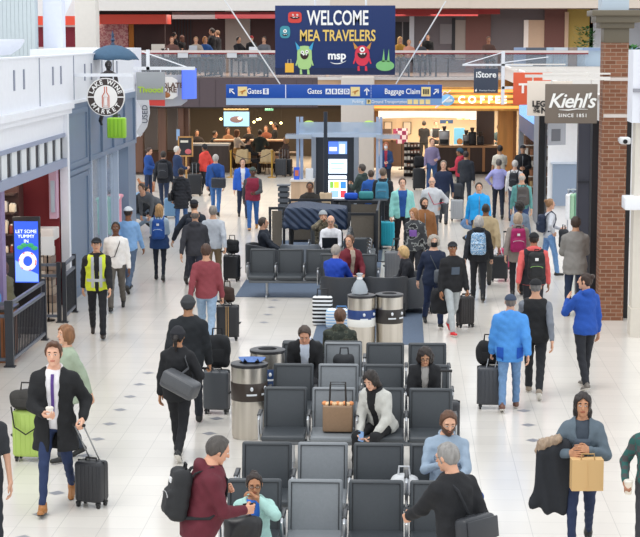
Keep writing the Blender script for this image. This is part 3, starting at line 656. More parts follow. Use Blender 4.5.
# right side
RX = 3.6
def brick_mat(nm, c1, c2, mo):
    m = bpy.data.materials.new(nm); m.use_nodes = True; nt = m.node_tree; b = nt.nodes['Principled BSDF']; N = nt.nodes.new; L = nt.links.new
    tc = N('ShaderNodeTexCoord'); sp = N('ShaderNodeSeparateXYZ'); cb = N('ShaderNodeCombineXYZ'); ad = N('ShaderNodeMath'); L(tc.outputs['Object'], sp.inputs[0]); L(sp.outputs[0], ad.inputs[0]); L(sp.outputs[1], ad.inputs[1]); L(ad.outputs[0], cb.inputs[0]); L(sp.outputs[2], cb.inputs[1])
    br = N('ShaderNodeTexBrick'); br.inputs['Scale'].default_value = 1; br.inputs['Brick Width'].default_value = .2; br.inputs['Row Height'].default_value = .073; br.inputs['Mortar Size'].default_value = .007; br.inputs['Bias'].default_value = 0
    br.inputs['Color1'].default_value = hx(c1); br.inputs['Color2'].default_value = hx(c2); br.inputs['Mortar'].default_value = hx(mo); L(cb.outputs[0], br.inputs['Vector']); L(br.outputs['Color'], b.inputs['Base Color']); b.inputs['Roughness'].default_value = .85
    bp = N('ShaderNodeBump'); bp.inputs['Strength'].default_value = .4; bp.inputs['Distance'].default_value = .01; L(br.outputs['Fac'], bp.inputs['Height']); bp.invert = True; L(bp.outputs[0], b.inputs['Normal']); return m
bx0, bx1, BY = at_y(600.5, 200, 32.5).x, at_y(625.5, 200, 32.5).x, 32.5
mb = MB(); mb.bb(bx0, bx1, BY, BY + .5, 0, 5.08); struct('column_5', mb, brick_mat('brick', '#7d4f38', '#94634a', '#a08874'))
mb = MB()
for e, z0, z1 in ((.0, 5.06, 5.34), (.08, 5.32, 5.44), (.17, 5.42, 5.56), (.24, 5.54, 5.64)): mb.bb(bx0 - e, bx1 + e, BY - e - .02, BY + .5 + e, z0, z1, 0, .012)
mb.bb(bx0 - .06, bx1 - .02, BY - .05, BY + .5, 5.64, 6.4, 1); mb.bb(bx0 + .02, bx1 + .03, BY - .03, BY, 4.38, 4.44, 2); mb.bb(bx0 + .02, bx1, BY - .02, BY, 3.72, 3.78, 2)
struct('trim_5', mb, [mat('#69604f', 'paint'), mat('#bccad6', 'paint'), mat('#d8cdc6', 'paint')])
mb = MB(); mb.bb(bx1, bx1 + .12, BY + .3, BY + .5, 0, 3.7); mb.bb(at_y(596, 200, 34).x, at_y(602, 200, 34).x, 33.3, 33.5, 0, 3.8, 1); mb.bb(at_y(589, 200, 34).x, at_y(597, 200, 34).x, 33.6, 34, 0, 3.8); struct('trim_6', mb, [mat('#1d1c20', 'paint'), mat('#c4b2bb', 'paint')])  # dark boards put the shade of the gaps beside the pillar into colour
mb = MB(); mb.bb(at_y(577, 200, 34.5).x, at_y(590, 200, 34.5).x, 34.4, 34.65, 0, 3.6); mb.bb(at_y(576.5, 200, 34.5).x, at_y(590, 200, 34.5).x, 34.36, 34.4, 2.38, 2.42, 1); struct('wall_right_pier', mb, [mat('#43444f', 'paint'), mat('#2c2d35', 'paint')])
mb = MB(); mb.bb(3.95, 4.5, 30.7, 31.1, 0, 3.75); mb.bb(3.93, 4.5, 30.66, 31.1, 0, .5); struct('column_6', mb, mat('#d9d2c6', 'wall'))
mb = MB(); mb.bb(3.76, 4.6, 30.4, 30.9, 2.24, 2.46, 0, .02); struct('trim_7', mb, mat('#eef0f4', 'paint'))
mb = MB(); mb.bb(3.86, 4.4, 30.5, 31.2, 3.72, 4.95); mb.bb(3.86, 4.6, 30.46, 30.5, 4.24, 4.30, 1); mb.bb(4.0, 4.012, 30.48, 30.5, 3.75, 4.9, 2); struct('wall_right', mb, [mat('#e6e8f0', 'wall'), mat('#9a9aa0', 'metal'), mat('#8a8c94', 'paint')])
mb = MB(); mb.bb(RX + .1, 12, 33.2, 66, 3.6, 4.06); mb.bb(RX, RX + .12, 33.2, 66, 3.62, 4.08, 1); mb.bb(RX - .04, RX + .1, 33.2, 66, 4.02, 4.1, 1); struct('floor_right_mezzanine', mb, [mat('#bdb8b2', 'wall'), mat('#ebe6e2', 'wall')])
mb = MB(); mb.bb(6.5, 9.5, MY - .1, MY, 4.64, 4.74)
for x0, x1, mi in ((514, 526, 0), (526, 546, 1), (546, 553, 2), (553, 568, 3), (568, 577, 4), (577, 601, 2)): slab(mb, x0, x1, 47.5, 77, MY + .1, .1, mi)
for k in range(5): slab(mb, 554 + 2.6 * k, 555.5 + 2.6 * k, 52, 72, MY + .07, .03, 2)
struct('wall_mezzanine_panels', mb, [mat('#8fa3c4', 'paint'), mat('#59616e', 'paint'), mat('#bcd0e2', 'paint'), mat('#cfd6de', 'paint'), mat('#9c8a7e', 'paint')])  # opaque panels; the railing glass and its reflection are put into their colours
# interior of the right shop
mb = MB(); mb.bb(RX + .1, 8, 46, 46.15, 0, 3.6); mb.bb(7.9, 8, 36, 46, 0, 3.6); struct('wall_right_shop', mb, mat('#f0f0f2', 'wall'))
mb = MB(); a, b = at_y(553, 164, 45.9), at_y(577, 206, 45.9); mb.bb(a.x, b.x + .6, 45.9, 46, b.z, a.z); mb.bb(a.x - .05, b.x + .65, 45.85, 46, a.z, a.z + .05, 1); struct('wall_right_panel', mb, [mat('#8d9db3', 'paint'), mat('#c9d2e0', 'paint')])
mb = MB(); mb.bb(RX - .02, RX + .14, 47.6, 47.8, 0, 3.6); mb.bb(RX, RX + .1, 37.2, 37.35, 0, 3.6, 1); struct('trim_9', mb, [mat('#17181c', 'paint'), mat('#22242a', 'paint')])
mb = MB(); mb.bb(RX + .05, RX + .15, 50.5, 57, 2.2, 3.6); mb.bb(RX + .05, RX + .12, 50.5, 57, 2.7, 3.3, 1); mb.bb(RX + .05, RX + .2, 47.8, 50.5, 0, 3.6, 2); mb.bb(5.6, 5.7, 48, 65, 0, 3.6, 2); mb.bb(RX + .05, RX + .2, 57, 57.3, 0, 3.6, 2); struct('wall_right_far', mb, [mat('#33507c', 'paint'), mat('#6ea3e8', 'plain', emit=.9), mat('#8d9199', 'wall')])
# ---------------- signs ----------------
def sign_board(name, label, px0, px1, py0, py1, Y, m, edge=None, th=.08):
    t = thing(name, label, 'sign', (0, 0, 0)); mb = MB(); a, b = at_y(px0, py0, Y), at_y(px1, py1, Y); t.location = ((a.x + b.x) / 2, Y, b.z)
    w, h_ = b.x - a.x, a.z - b.z; mb.bb(-w / 2, w / 2, 0, th, 0, h_, 0, .01); mb.build('board', m, t); return t, w, h_
def lettering(t, txt, size, x, z, c, align='CENTER', y=-.012, name='lettering', emit=None, sx=1, **k):
    mb = text_mb(txt, size, None, .012, lambda v: (x + v[0] * sx, y - v[2], z + v[1]), align, **k); return mb.build(name, mat(c, 'plain', emit=emit) if emit else mat(c, 'plain'), t)
navy = mat('#0a2a62', 'plastic', rough=.6)
# welcome banner
t, w, h_ = sign_board('hanging_banner', 'large navy banner with cartoon monsters welcoming travelers, hung over the hall', 275, 395, 5.5, 75, 58, navy)
lettering(t, 'WELCOME', .66, .09, h_ - .42, '#f4f4f2', sx=.62, bold=.012); lettering(t, 'MEA TRAVELERS', .5, .08, h_ - .98, '#e8c66a', sx=.68, bold=.01)
lettering(t, 'msp', .36, .06, .62, '#f6f6f6', bold=.012)
mb = MB(); mb.tube([(.06 + .3 * x, -.01, .46 - .10 * (1 - x * x)) for x in np.linspace(-.7, 1, 9)], [.004, .01, .013, .014, .014, .014, .012, .009, .004], n=6); mb.build('swoosh', mat('#f6f6f6'), t)
mb = MB(); mb.bb(-w / 2, w / 2, -.006, 0, 0, .22); mb.build('lower_band', mat('#081e48', 'plastic', rough=.6), t)
def blob(t, name, x, z, rx, rz, c, pts=None, n=20, sq=2.6):
    mb = MB(); pl = [(x + rx * math.copysign(abs(math.cos(a)) ** (2 / sq), math.cos(a)), z + rz * math.copysign(abs(math.sin(a)) ** (2 / sq), math.sin(a))) for a in np.linspace(0, 2 * PI, n, endpoint=False)]
    mb.prism(pts or pl, .004, .014, 0, lambda a, b, h: (a, -h, b)); return mb.build(name, mat(c), t)
def creature(x, z, rx, rz, c, eyes, mouth, horns=None, legs=True, sq=2.6):
    b = blob(t, 'printed_creature', x, z, rx, rz, c, sq=sq)
    def sub(nm, pl, col, d=.006):
        mb = MB(); mb.prism(pl, .014, .014 + d, 0, lambda a, e, h: (a, -h, e)); mb.build(nm, mat(col), b)
    el = lambda cx, cz, r1, r2, n=14: [(cx + r1 * math.cos(a), cz + r2 * math.sin(a)) for a in np.linspace(0, 2 * PI, n, endpoint=False)]
    for ex, ez, r in eyes: sub('eye', el(x + ex, z + ez, r, r), '#f5f5f0'); sub('pupil', el(x + ex, z + ez, r * .4, r * .4), '#161616', .012)
    if mouth: mx_, mz, mw, mh = mouth; sub('mouth', [(x + mx_ - mw, z + mz + mh)] + [(x + mx_ + mw * math.cos(a), z + mz + mh - 2 * mh * math.sin(a)) for a in np.linspace(PI, 0, 9)][1:-1] + [(x + mx_ + mw, z + mz + mh)], '#2a0d12'); sub('teeth', [(x + mx_ - mw * .6, z + mz + mh), (x + mx_ - mw * .2, z + mz + mh * .3), (x + mx_ + mw * .2, z + mz + mh), (x + mx_ + mw * .4, z + mz + mh * .3), (x + mx_ + mw * .7, z + mz + mh)], '#f2f2ee', .012)
    if horns:
        for sd in (-1, 1): sub('horn', [(x + sd * rx * .55, z + rz * .8), (x + sd * rx * 1.25, z + rz * 1.35), (x + sd * rx * 1.0, z + rz * .6)], horns)
    if legs:
        for sd in (-1, 1): sub('foot', [(x + sd * rx * .5 - .03, z - rz), (x + sd * rx * .5 + .03, z - rz), (x + sd * rx * .5 + .05, z - rz - .16), (x + sd * rx * .5 - .03, z - rz - .16)], c); sub('arm', [(x + sd * rx * .95, z - .02), (x + sd * rx * 1.25, z - .25), (x + sd * rx * 1.1, z - .27), (x + sd * rx * .85, z - .12)], c)
creature(-.99, .56, .24, .38, '#a9cf86', ((-.07, .17, .055), (.08, .19, .055)), (0, .03, .14, .09), '#3fa4d0', sq=3.5)
creature(.88, .62, .24, .33, '#d8304a', ((0, .2, .085),), (0, .0, .16, .09), '#c98a3a', sq=2.2)
creature(-1.3, h_ - .38, .22, .18, '#d23f38', ((-.06, .08, .03), (.08, .08, .03)), (0, -.02, .16, .035), None, False, 4)
creature(-1.62, h_ - .85, .17, .2, '#3b8fa0', ((0, .03, .06),), (0, -.1, .09, .03), None, False, 3)
c_ = blob(t, 'printed_creature', 1.62, .3, .3, .17, '#7fbf7a', sq=2)
for sx_ in (-.06, .1): mb = MB(); mb.prism([(1.62 + sx_ - .04, .42), (1.62 + sx_ + .05, .42), (1.62 + sx_ + .02, .85)], .004, .014, 0, lambda a, e, h: (a, -h, e)); mb.build('ear', mat('#7fbf7a'), c_)
mb = MB(); mb.bb(-1.62, -1.34, -.014, -.004, .08, .38); mb.tube([(-1.53, -.01, .38), (-1.53, -.01, .5), (-1.43, -.01, .5), (-1.43, -.01, .38)], .01, 1); mb.build('printed_suitcase', [mat('#e8b23a'), mat('#c9c9c9')], t)
for px_, nm in ((315, 0), (366, 1)):
    a = at_y(px_, 6, 58); mb = MB(); mb.tube([(a.x - t.location.x, .04, h_ - .02), (a.x - t.location.x, .04, h_ + .9)], .035, n=10); mb.build('hanger_rod', mat('#e4e6ea', 'paint'), t)
# wayfinding sign
t, w, h_ = sign_board('wayfinding_sign', 'long blue overhead directional sign to gates and baggage claim, hung below the banner', 226, 442, 84.5, 98.5, 50, mat('#1450ad', 'plastic', rough=.4))
sc_ = w / 216; X_ = lambda px: (px - 334) * sc_; zc = h_ / 2
mb = MB(); mb.bb(-w / 2, w / 2, 0, .08, -.19, -.0, 0); mb.build('light_strip', mat('#a9c6e4', 'plastic'), t)
mb = MB(); mb.bb(X_(365), w / 2, -.004, .0, -.19, -.0, 0); mb.build('second_line_panel', mat('#7fa3d2', 'plastic'), t)
lettering(t, 'Gates', .21, X_(254.5), zc, '#ffffff', bold=.002, sx=.85); lettering(t, 'Gates', .21, X_(315), zc, '#ffffff', bold=.002, sx=.85); lettering(t, 'Baggage Claim', .21, X_(402.5), zc, '#ffffff', bold=.002, sx=.82)
lettering(t, 'Parking', .13, X_(358), -.095, '#ffffff', y=-.016, sx=.8); lettering(t, 'Ground Transportation', .13, X_(389.5), -.095, '#ffffff', y=-.016, sx=.8)
def chip(x, z, s_, txt, c='#ffffff', tc='#1450ad'):
    mb = MB(); mb.bb(x - s_ / 2, x + s_ / 2, -.012, 0, z - s_ / 2, z + s_ / 2); o = mb.build('symbol_square', mat(c), t)
    if txt: m2 = text_mb(txt, s_ * .95, None, .008, front(x, -.018, z - .0), bold=.004); m2.build('symbol', mat(tc), o)
    return o
chip(X_(266), zc, .16, 'E')
for k, q in enumerate('ABCD'): chip(X_(328.5 + 6.2 * k), zc, .15, q)
def plane_icon(x, c='#f4dc9a'):
    o = chip(x, zc, .26, None, c); mb = MB(); mb.prism([(x - .1, zc - .02), (x + .08, zc + .05), (x + .1, zc + .02), (x + .02, zc - .02), (x + .0, zc - .08), (x - .03, zc - .07), (x - .02, zc - .03)], .013, .02, 0, lambda a, b, h: (a, -h, b)); mb.build('symbol', mat('#c07a28'), o)
plane_icon(X_(242.5)); plane_icon(X_(355.5))
o = chip(X_(426), zc, .26, None, '#f4dc9a'); mb = MB()
for k in range(3): mb.bb(X_(426) - .08 + .06 * k, X_(426) - .04 + .06 * k, -.02, -.012, zc - .07, zc + .07)
mb.build('symbol', mat('#2a2a2a'), o)
chip(X_(369), -.095, .12, 'P', '#f4dc9a', '#3a2a10')
for k in range(4): chip(X_(410 + 6 * k), -.095, .13, None, '#f4dc9a')
def arrow(x, rot, nm='arrow'):
    mb = MB(); M2 = Matrix.Rotation(R_(rot), 2)
    for pl in ([(-.015, -.1), (.015, -.1), (.015, .09), (-.015, .09)], [(0, .11), (-.08, .02), (-.06, 0), (0, .065)], [(0, .11), (0, .065), (.06, 0), (.08, .02)]):
        pl = [tuple(M2 @ Vector(p)) for p in pl]; mb.prism([(x + p[0], zc + p[1]) for p in pl], .004, .014, 0, lambda a, b, h: (a, -h, b))
    mb.build(nm, mat('#ffffff'), t)
arrow(X_(232), 45); arrow(X_(367), 0); arrow(X_(436), -45)
mb = MB(); mb.bb(X_(285.5), X_(286.3), -.01, 0, 0, h_)
for k in range(8): mb.bb(X_(371), X_(371.5), -.01, 0, .03 + k * .045, .05 + k * .045)
mb.build('divider', mat('#e8eefc'), t)
mb = MB(); 
for q0, q1 in (((280, 84), (222, -4)), ((396, 84), (446, 1))): A_, B_ = at_y(*q0, 50.04), at_y(*q1, 50.04); mb = MB(); mb.tube([A_ - t.location, B_ - t.location], .018, n=6); mb.build('suspension_cable', mat('#dcdcde', 'metal'), t)
# round wine shop sign
t = thing('round_shop_sign', 'round brown and white wine shop sign with a red bottle, hung from a white bracket', 'sign', tuple(at_y(106, 97, 35))); r = .375
fn = lambda z0: (lambda a, b, h: (a, -h, b))
circ = lambda r, n=40: [(r * math.cos(a), r * math.sin(a)) for a in np.linspace(0, 2 * PI, n, endpoint=False)]
for nm, rr, d, c in (('rim', r, .03, '#f5f3f0'), ('ring', r * .95, .036, '#3f3330'), ('disc', r * .62, .042, '#f7f5f2')): mb = MB(); mb.prism(circ(rr), -.03, d, 0, fn(0)); mb.build(nm, mat(c), t)
mb = MB(); mb.bb(-r * .97, -r * .6, -.04, -.03, -.012, .012); mb.bb(r * .6, r * .97, -.04, -.03, -.012, .012); mb.build('ring_break', mat('#f7f5f2'), t)
def arc_text(txt, rad, a0, a1, size, flip):
    mb = MB(); n = len(txt)
    for i, ch in enumerate(txt):
        if ch == ' ': continue
        A = R_(a0 + (a1 - a0) * (i / (n - 1))); rot = A - PI / 2 + (PI if flip else 0); c_, s_ = math.cos(rot), math.sin(rot)
        text_mb(ch, size, mb, .008, lambda v: (rad * math.cos(A) + v[0] * c_ - v[1] * s_, -.042 - v[2], rad * math.sin(A) + v[0] * s_ + v[1] * c_), bold=.004)
    return mb
arc_text('LAKE WINE', r * .78, 160, 20, .12, False).build('lettering', mat('#f5f3f0'), t); arc_text('MARKET', r * .78, 215, 325, .12, True).build('lettering', mat('#f5f3f0'), t)
mb = MB(); bot = [(-.065, -.2), (-.065, .02), (-.022, .09), (-.022, .2), (.022, .2), (.022, .09), (.065, .02), (.065, -.2)]; mb.tube([(a, -.046, b) for a, b in bot], .009, n=6, closed=True); mb.tube([(-.04, -.046, -.17), (-.04, -.046, 0), (.04, -.046, 0), (.04, -.046, -.17)], .005, n=5, closed=True); mb.build('bottle_emblem', mat('#d0684a'), t)
mb = MB(); L0 = at_y(62, 77, 35) - t.location; mb.bb(L0.x, .55, -.04, .04, .40, .46); mb.bb(L0.x, L0.x + .06, -.04, .04, -.9, .62); mb.tube([(-.15, 0, .35), (-.15, 0, .42)], .012); mb.tube([(.15, 0, .35), (.15, 0, .42)], .012); mb.build('bracket', mat('#eceff5', 'paint'), t)
# hanging umbrella figure
t = thing('umbrella', 'open slate blue umbrella above the round wine shop sign', 'umbrella', tuple(at_y(113, 59, 37.6)))
mb = MB(); n = 8; pr = [(.02, .30), (.18, .27), (.34, .2), (.47, .1), (.56, -.02)]; vs = []; fs = []
for r_, z in pr:
    for j in range(n * 4):
        A = 2 * PI * j / (n * 4); q = 1 - .07 * (r_ / .56) * (.5 - .5 * math.cos(8 * A)); vs.append((r_ * q * math.cos(A), r_ * q * math.sin(A), z + .02 * (r_ / .56) * (.5 - .5 * math.cos(8 * A))))
for i in range(len(pr) - 1):
    for j in range(n * 4): fs.append((i * 32 + j, i * 32 + (j + 1) % 32, (i + 1) * 32 + (j + 1) % 32, (i + 1) * 32 + j))
mb.add(vs, fs, 0, True); o = mb.build('canopy', mat('#45637e', 'cloth'), t); md = o.modifiers.new('thick', 'SOLIDIFY'); md.thickness = .008
mb = MB(); mb.tube([(0, 0, .28), (0, 0, -.85), (0, .05, -.92), (.05, .08, -.9)], .011); mb.build('shaft', mat('#2b3038', 'metal'), t)
mb = MB(); mb.lathe([(.0, .62), (.012, .56), (.035, .5), (.02, .45), (.05, .40), (.02, .36), (.05, .3), (.0, .28)]); mb.build('finial', mat('#2f4562', 'paint'), t)
g = at_y(103, 100, 36.7); inf = person('dark mannequin floating under the slate blue umbrella behind the round sign', (LX + .36, 36.9), H=1.36, face=150, pose='walkL', arms='gp', top=('#3a3436', 'blazer'), legs='#4a4648', shoes='#20242c', skin='#2e2a2c', hair=('short', '#1d1b1c'), z0=3.32, cat='mannequin', lod=.02); inf['obj'].name = 'mannequin'
# ---------------- hanging shop signs ----------------
t, w, h_ = sign_board('shop_sign', 'grey hanging sign with lime green letters beyond the wine shop sign', 136, 165, 72, 100, 44, mat('#a3a6a9', 'plastic'))
lettering(t, 'Tivoool', .2, 0, h_ * .36, '#b9d84a', bold=.006)
mb = MB(); mb.bb(-w / 2 - .25, w / 2 + .75, 0, .06, h_ + .05, h_ + .13); mb.tube([(-.25, .03, h_), (-.25, .03, h_ + .08)], .015); mb.tube([(.25, .03, h_), (.25, .03, h_ + .08)], .015); mb.tube([(-.2, .03, h_ + .5), (.9, .03, h_ + .12)], .015); mb.bb(-.1, -.02, 0, .06, h_ + .05, h_ + .55); mb.bb(-w / 2 - .3, -w / 2 - .2, 0, .06, -.2, h_ + .2); mb.build('bracket', mat('#f0f2f6', 'paint'), t)
t = thing('round_shop_sign', 'curved grey sign with white panel, brown bean and red band', 'sign', tuple(at_y(163, 107, 47))); k = 47 / FPX; mb = MB(); mb.tube([(-26 * k, .08, 22 * k), (-7.2 - t.location.x, .3, 22 * k)], .03); mb.build('wall_arm', mat('#e8eaee', 'paint'), t)
mb = MB(); mb.prism([(-26 * k, 32 * k), (24 * k, 32 * k), (24 * k, 6 * k), (18 * k, 1.5 * k), (0, 0), (-18 * k, 1.5 * k), (-26 * k, 8 * k)], 0, .12, 0, lambda a, b, h: (a, h, b)); mb.build('board', mat('#b3b3b6', 'plastic'), t)
mb = MB(); mb.prism([(-14 * k, 8 * k), (10 * k, 8 * k), (15 * k, 11 * k), (15 * k, 27 * k), (9 * k, 30 * k), (-14 * k, 30 * k)], .001, .05, 0, lambda a, b, h: (a, -h, b)); o = mb.build('panel', mat('#f2eee8'), t)
mb = text_mb('CHOCOLATE', .19, None, .01, front(-.02, -.056, 21.5 * k), bold=.004); text_mb('STORE', .2, mb, .01, front(.08, -.056, 17 * k), bold=.004); mb.build('lettering', mat('#6a4a38'), t)
mb = MB(); mb.ball((4 * k, -.05, 12 * k), .1, 0, 16, (1, .2, .75)); mb.build('bean_emblem', mat('#a86a3a'), t)
mb = MB(); mb.prism([(-22 * k, 2 * k), (2 * k, 1 * k), (2 * k, 7.5 * k), (-22 * k, 7.5 * k)], .001, .02, 0, lambda a, b, h: (a, -h, b)); mb.build('red_band', mat('#e04a42'), t)
mb = MB(); mb.lathe([(.5, 0), (.5, .8), (.42, .8), (.42, 0), (.5, 0)], 0, 14, (10 * k + .1, .3, 8 * k), -1.2, .6); mb.build('blue_side', mat('#5a78e0', 'plain', emit=.35), t)
t = thing('curved_sign', 'white curved sign band with dark lettering beside the dark wood shop', 'sign', tuple(at_y(140, 135, 46))); k = 46 / FPX; mb = MB(); mb.tube([(1 * k, .04, 34 * k), (-7.2 - t.location.x, .1, 34 * k)], .025); mb.build('wall_arm', mat('#e8eaee', 'paint'), t)
mb = MB(); mb.prism([(-3 * k, 36 * k), (9 * k, 36 * k), (10 * k, 22 * k), (7 * k, 8 * k), (0, -2 * k), (-4 * k, 3 * k), (1.5 * k, 12 * k), (2.5 * k, 24 * k)], 0, .08, 0, lambda a, b, h: (a, h, b)); mb.build('band', mat('#d9d9dc'), t)
mb = MB(); text_mb('USED', .2, mb, .01, lambda v: (5.5 * k - v[1], -.006 - v[2], 21 * k + v[0])); mb.build('lettering', mat('#4a5060'), t)
def right_sign(label, px0, px1, py0, py1, Y, c, rough=.5):
    t, w, h_ = sign_board('shop_sign', label, px0, px1, py0, py1, Y, mat(c, 'plastic', rough=rough)); mb = MB()
    e = RX - t.location.x; mb.bb(-w / 2 - .05, e + .1, 0, .06, h_ + .07, h_ + .13); mb.bb(-w / 2 - .05, e + .1, 0, .06, h_ + .17, h_ + .2)
    for x in (-w * .38, w * .38): mb.tube([(x, .03, h_), (x, .03, h_ + .08)], .014)
    mb.build('bracket', mat('#e9e4de', 'paint'), t); return t, w, h_
t, w, h_ = right_sign('grey brown hanging sign with white cursive lettering by the brick pillar', 545.5, 597, 84, 123.5, 32.43, '#75695e')
lettering(t, "Kiehl's", .36, 0, h_ * .56, '#f4f2ee', shear=.3, bold=.006, spacing=.9); lettering(t, 'SINCE 1851', .085, .03, h_ * .2, '#f4f2ee', spacing=1.25, bold=.002)
mb = MB(); mb.tube([(-.22, -.012, h_ * .35), (-.05, -.012, h_ * .34), (.1, -.012, h_ * .37), (.3, -.012, h_ * .36)], [.004, .011, .009, .003], n=6); mb.build('flourish', mat('#f4f2ee'), t)
t, w, h_ = right_sign('cream hanging sign with black capitals behind the cursive sign', 527.5, 572, 81, 116, 36.5, '#eee2d4')
lettering(t, 'LEGENDS', .16, -w / 2 + .1, h_ * .34, '#2a2624', 'LEFT', bold=.006); mb = text_mb('OF', .075, None, .01, front(-w / 2 + .19, -.012, h_ * .22), bold=.003); text_mb('THE', .075, mb, .01, front(-w / 2 + .19, -.012, h_ * .13), bold=.003); text_mb('NORTH', .17, mb, .01, front(-w / 2 + .28, -.012, h_ * .15), 'LEFT', bold=.006); mb.build('lettering', mat('#2a2624'), t)
t, w, h_ = right_sign('orange hanging shop sign with a white initial letter', 513.5, 552, 72.5, 105, 41.5, '#e2603c'); lettering(t, 'TUMI', .3, -w / 2 + .13, h_ * .5, '#fbf3ee', 'LEFT', bold=.012)
t, w, h_ = sign_board('shop_sign', 'dark slate hanging electronics shop sign above the coffee counter', 474, 498, 68.5, 93, 47, mat('#3c4557', 'plastic'))
lettering(t, 'iStore', .22, 0, h_ * .74, '#f4f6f8', bold=.005); lettering(t, 'Premium Reseller', .06, .04, h_ * .1, '#e8ecf0'); mb = MB(); mb.ball((-w * .41, -.006, h_ * .1), .03, 0, 10, (.9, .2, 1)); mb.tube([(-w * .41, -.008, h_ * .13), (-w * .39, -.008, h_ * .17)], .006); mb.build('fruit_emblem', mat('#f4f6f8'), t)
mb = MB(); mb.bb(w / 2 + .08, w / 2 + .17, 0, .07, -.3, h_ + .45); mb.bb(-w / 2 - .3, w / 2 + .9, 0, .05, h_ + .07, h_ + .12); mb.tube([(-w / 2 - .3, .03, h_ + .1), (w / 2 + .12, .03, h_ + .42)], .012); mb.tube([(w / 2 + .12, .03, h_ + .15), (w / 2 + 1.3, .03, h_ + .3)], .012); mb.bb(w / 2 + .1, w / 2 + .5, 0, .05, .1, .17); mb.build('bracket', mat('#e6e9f0', 'paint'), t)
# white pennant lamps on the upper left
for k, (px, py, Y) in enumerate(((20, 2, 47.5), (64, 3, 47))):
    p = at_y(px, py, Y); mb = MB(); mb.prism([(.22, .5), (.2, .05), (.05, -.25), (-.12, -.42), (-.02, -.1), (0, .5)], 0, .05, 0, lambda a, b, h: (a, h, b)); o = mb.build('hanging_pennant', mat('#f2f4f8'), None, tuple(p))
    tag(o, ['white curved blade hanging beside the ribbed pale wall', 'white curved blade hanging between the two upper columns'][k], 'decoration')
p = at_y(2, 42, 40); mb = MB(); mb.lathe([(.02, -.3), (.2, -.28), (.4, -.14), (.5, 0), (.5, .06), (.46, .06), (.4, -.05), (.02, -.2)]); tag(mb.build('bowl_canopy', mat('#eef0f6'), None, tuple(p)), 'white bowl shaped uplight above the white parapet', 'lamp')  # shallow canopy shape, gives no light
# ---------------- left shop front ----------------
def railing(label, a, b, h_=1.03):
    a, b = Vector(a), Vector(b); L_ = (b - a).length; ang = math.atan2(b.y - a.y, b.x - a.x); t = thing('railing', label, 'railing', (a.x, a.y, 0), ang, 'black railings before the left shop')
    m = mat('#2d3139', 'paint', rough=.35); light = mat('#59616f', 'paint', rough=.35)
    for x in (0, L_): mb = MB(); mb.bb(x - .035, x + .035, -.035, .035, 0, h_ + .03); mb.bb(x - .06, x + .06, -.06, .06, 0, .02); mb.build('post', m, t)
    for z, hh_ in ((h_ - .02, .05), (h_ - .22, .05), (.12, .05)): mb = MB(); mb.bb(.03, L_ - .03, -.025, .025, z - hh_ / 2, z + hh_ / 2); mb.build('rail', light, t)
    n = int(L_ / .11)
    for i in range(1, n): x = L_ * i / n; mb = MB(); mb.bb(x - .009, x + .009, -.009, .009, .14, h_ - .2); mb.build('baluster', m, t)
    return t
A1, B1 = at_z(12, 367), at_z(45, 340); railing('long black railing section nearest in front of the left shop', A1, B1)
A2, B2 = at_z(65, 322.5), at_z(75, 312); railing('short black railing section beside the hi-vis guard', A2, B2, 1.08)
railing('black railing section running back under the stone pedestal', (A2.x - .1, A2.y), (A2.x - .6, A2.y), 1.08)
railing('black railing section at the frame edge beside the wooden counter', (A1.x - .9, A1.y), (A1.x - .06, A1.y))
t = thing('service_counter', 'orange wood counter with dark top behind the black railing', 'counter', (-6.58, 28.05, 0)); mb = MB(); mb.bb(-.3, .3, -.3, .3, 0, .82)
for k in range(8): mb.bb(-.28 + .07 * k, -.27 + .07 * k, -.31, -.3, .02, .8, 1)
mb.build('body', [mat('#a9683c', 'wood'), mat('#5f3a20', 'wood')], t); mb = MB(); mb.bb(-.34, .34, -.34, .34, .82, .87, 0, .01); mb.build('counter_top', mat('#3a3635', 'plastic'), t)
p = at_z(27, 316, 0); p = Vector((at_y(26.5, 250, 30.6).x, 30.6, 0)); t = thing('digital_sign', 'tall black digital sign with a glowing blue poster behind the railing', 'sign', p); w = .48
mb = MB(); mb.bb(-w / 2, w / 2, 0, .09, .1, 2.06, 0, .015); mb.bb(-.22, .22, -.08, .2, 0, .1, 0, .01); mb.build('housing', mat('#1d1c20', 'plastic'), t)
mb = MB(); mb.bb(-w / 2 + .03, w / 2 - .03, -.004, 0, .9, 1.98); sc = mb.build('screen', mat('#2b50c4', 'plain', emit=.9), t)
def scr(nm, c, f_): mb = MB(); f_(mb); mb.build(nm, mat(c, 'plain', emit=.8), sc)
scr('screen_sky', '#7fa4ec', lambda m: m.prism([(-.2, .92), (.2, .92), (.2, 1.05), (.05, 1.12), (-.2, 1.3)], .005, .007, 0, lambda a, b, h: (a, -h, b)))
scr('screen_wreath', '#d9d0d4', lambda m: m.tube([(.02 + .12 * math.cos(a), -.008, 1.28 + .13 * math.sin(a)) for a in np.linspace(0, 2 * PI, 20, endpoint=False)], .04, n=6, closed=True, flat=1))
scr('screen_wreath', '#c23a3a', lambda m: [m.ball((.02 + .13 * math.cos(a), -.03, 1.28 + .14 * math.sin(a)), .03, 0, 8, (1, .4, 1)) for a in np.linspace(0, 6, 7)])
scr('screen_leaves', '#2f8a5a', lambda m: [m.ball((.02 + .13 * math.cos(a), -.03, 1.5 + .07 * math.sin(a)), .05, 0, 8, (1.2, .3, .8)) for a in (0.2, 1.1, 2, 2.8)])
mb = text_mb('LET SOME', .085, None, .004, front(0, -.012, 1.8)); text_mb('YUMMY', .085, mb, .004, front(0, -.012, 1.715)); text_mb('IN', .085, mb, .004, front(0, -.012, 1.63)); mb.build('screen_lettering', mat('#dfe6fb', 'plain', emit=1), sc)
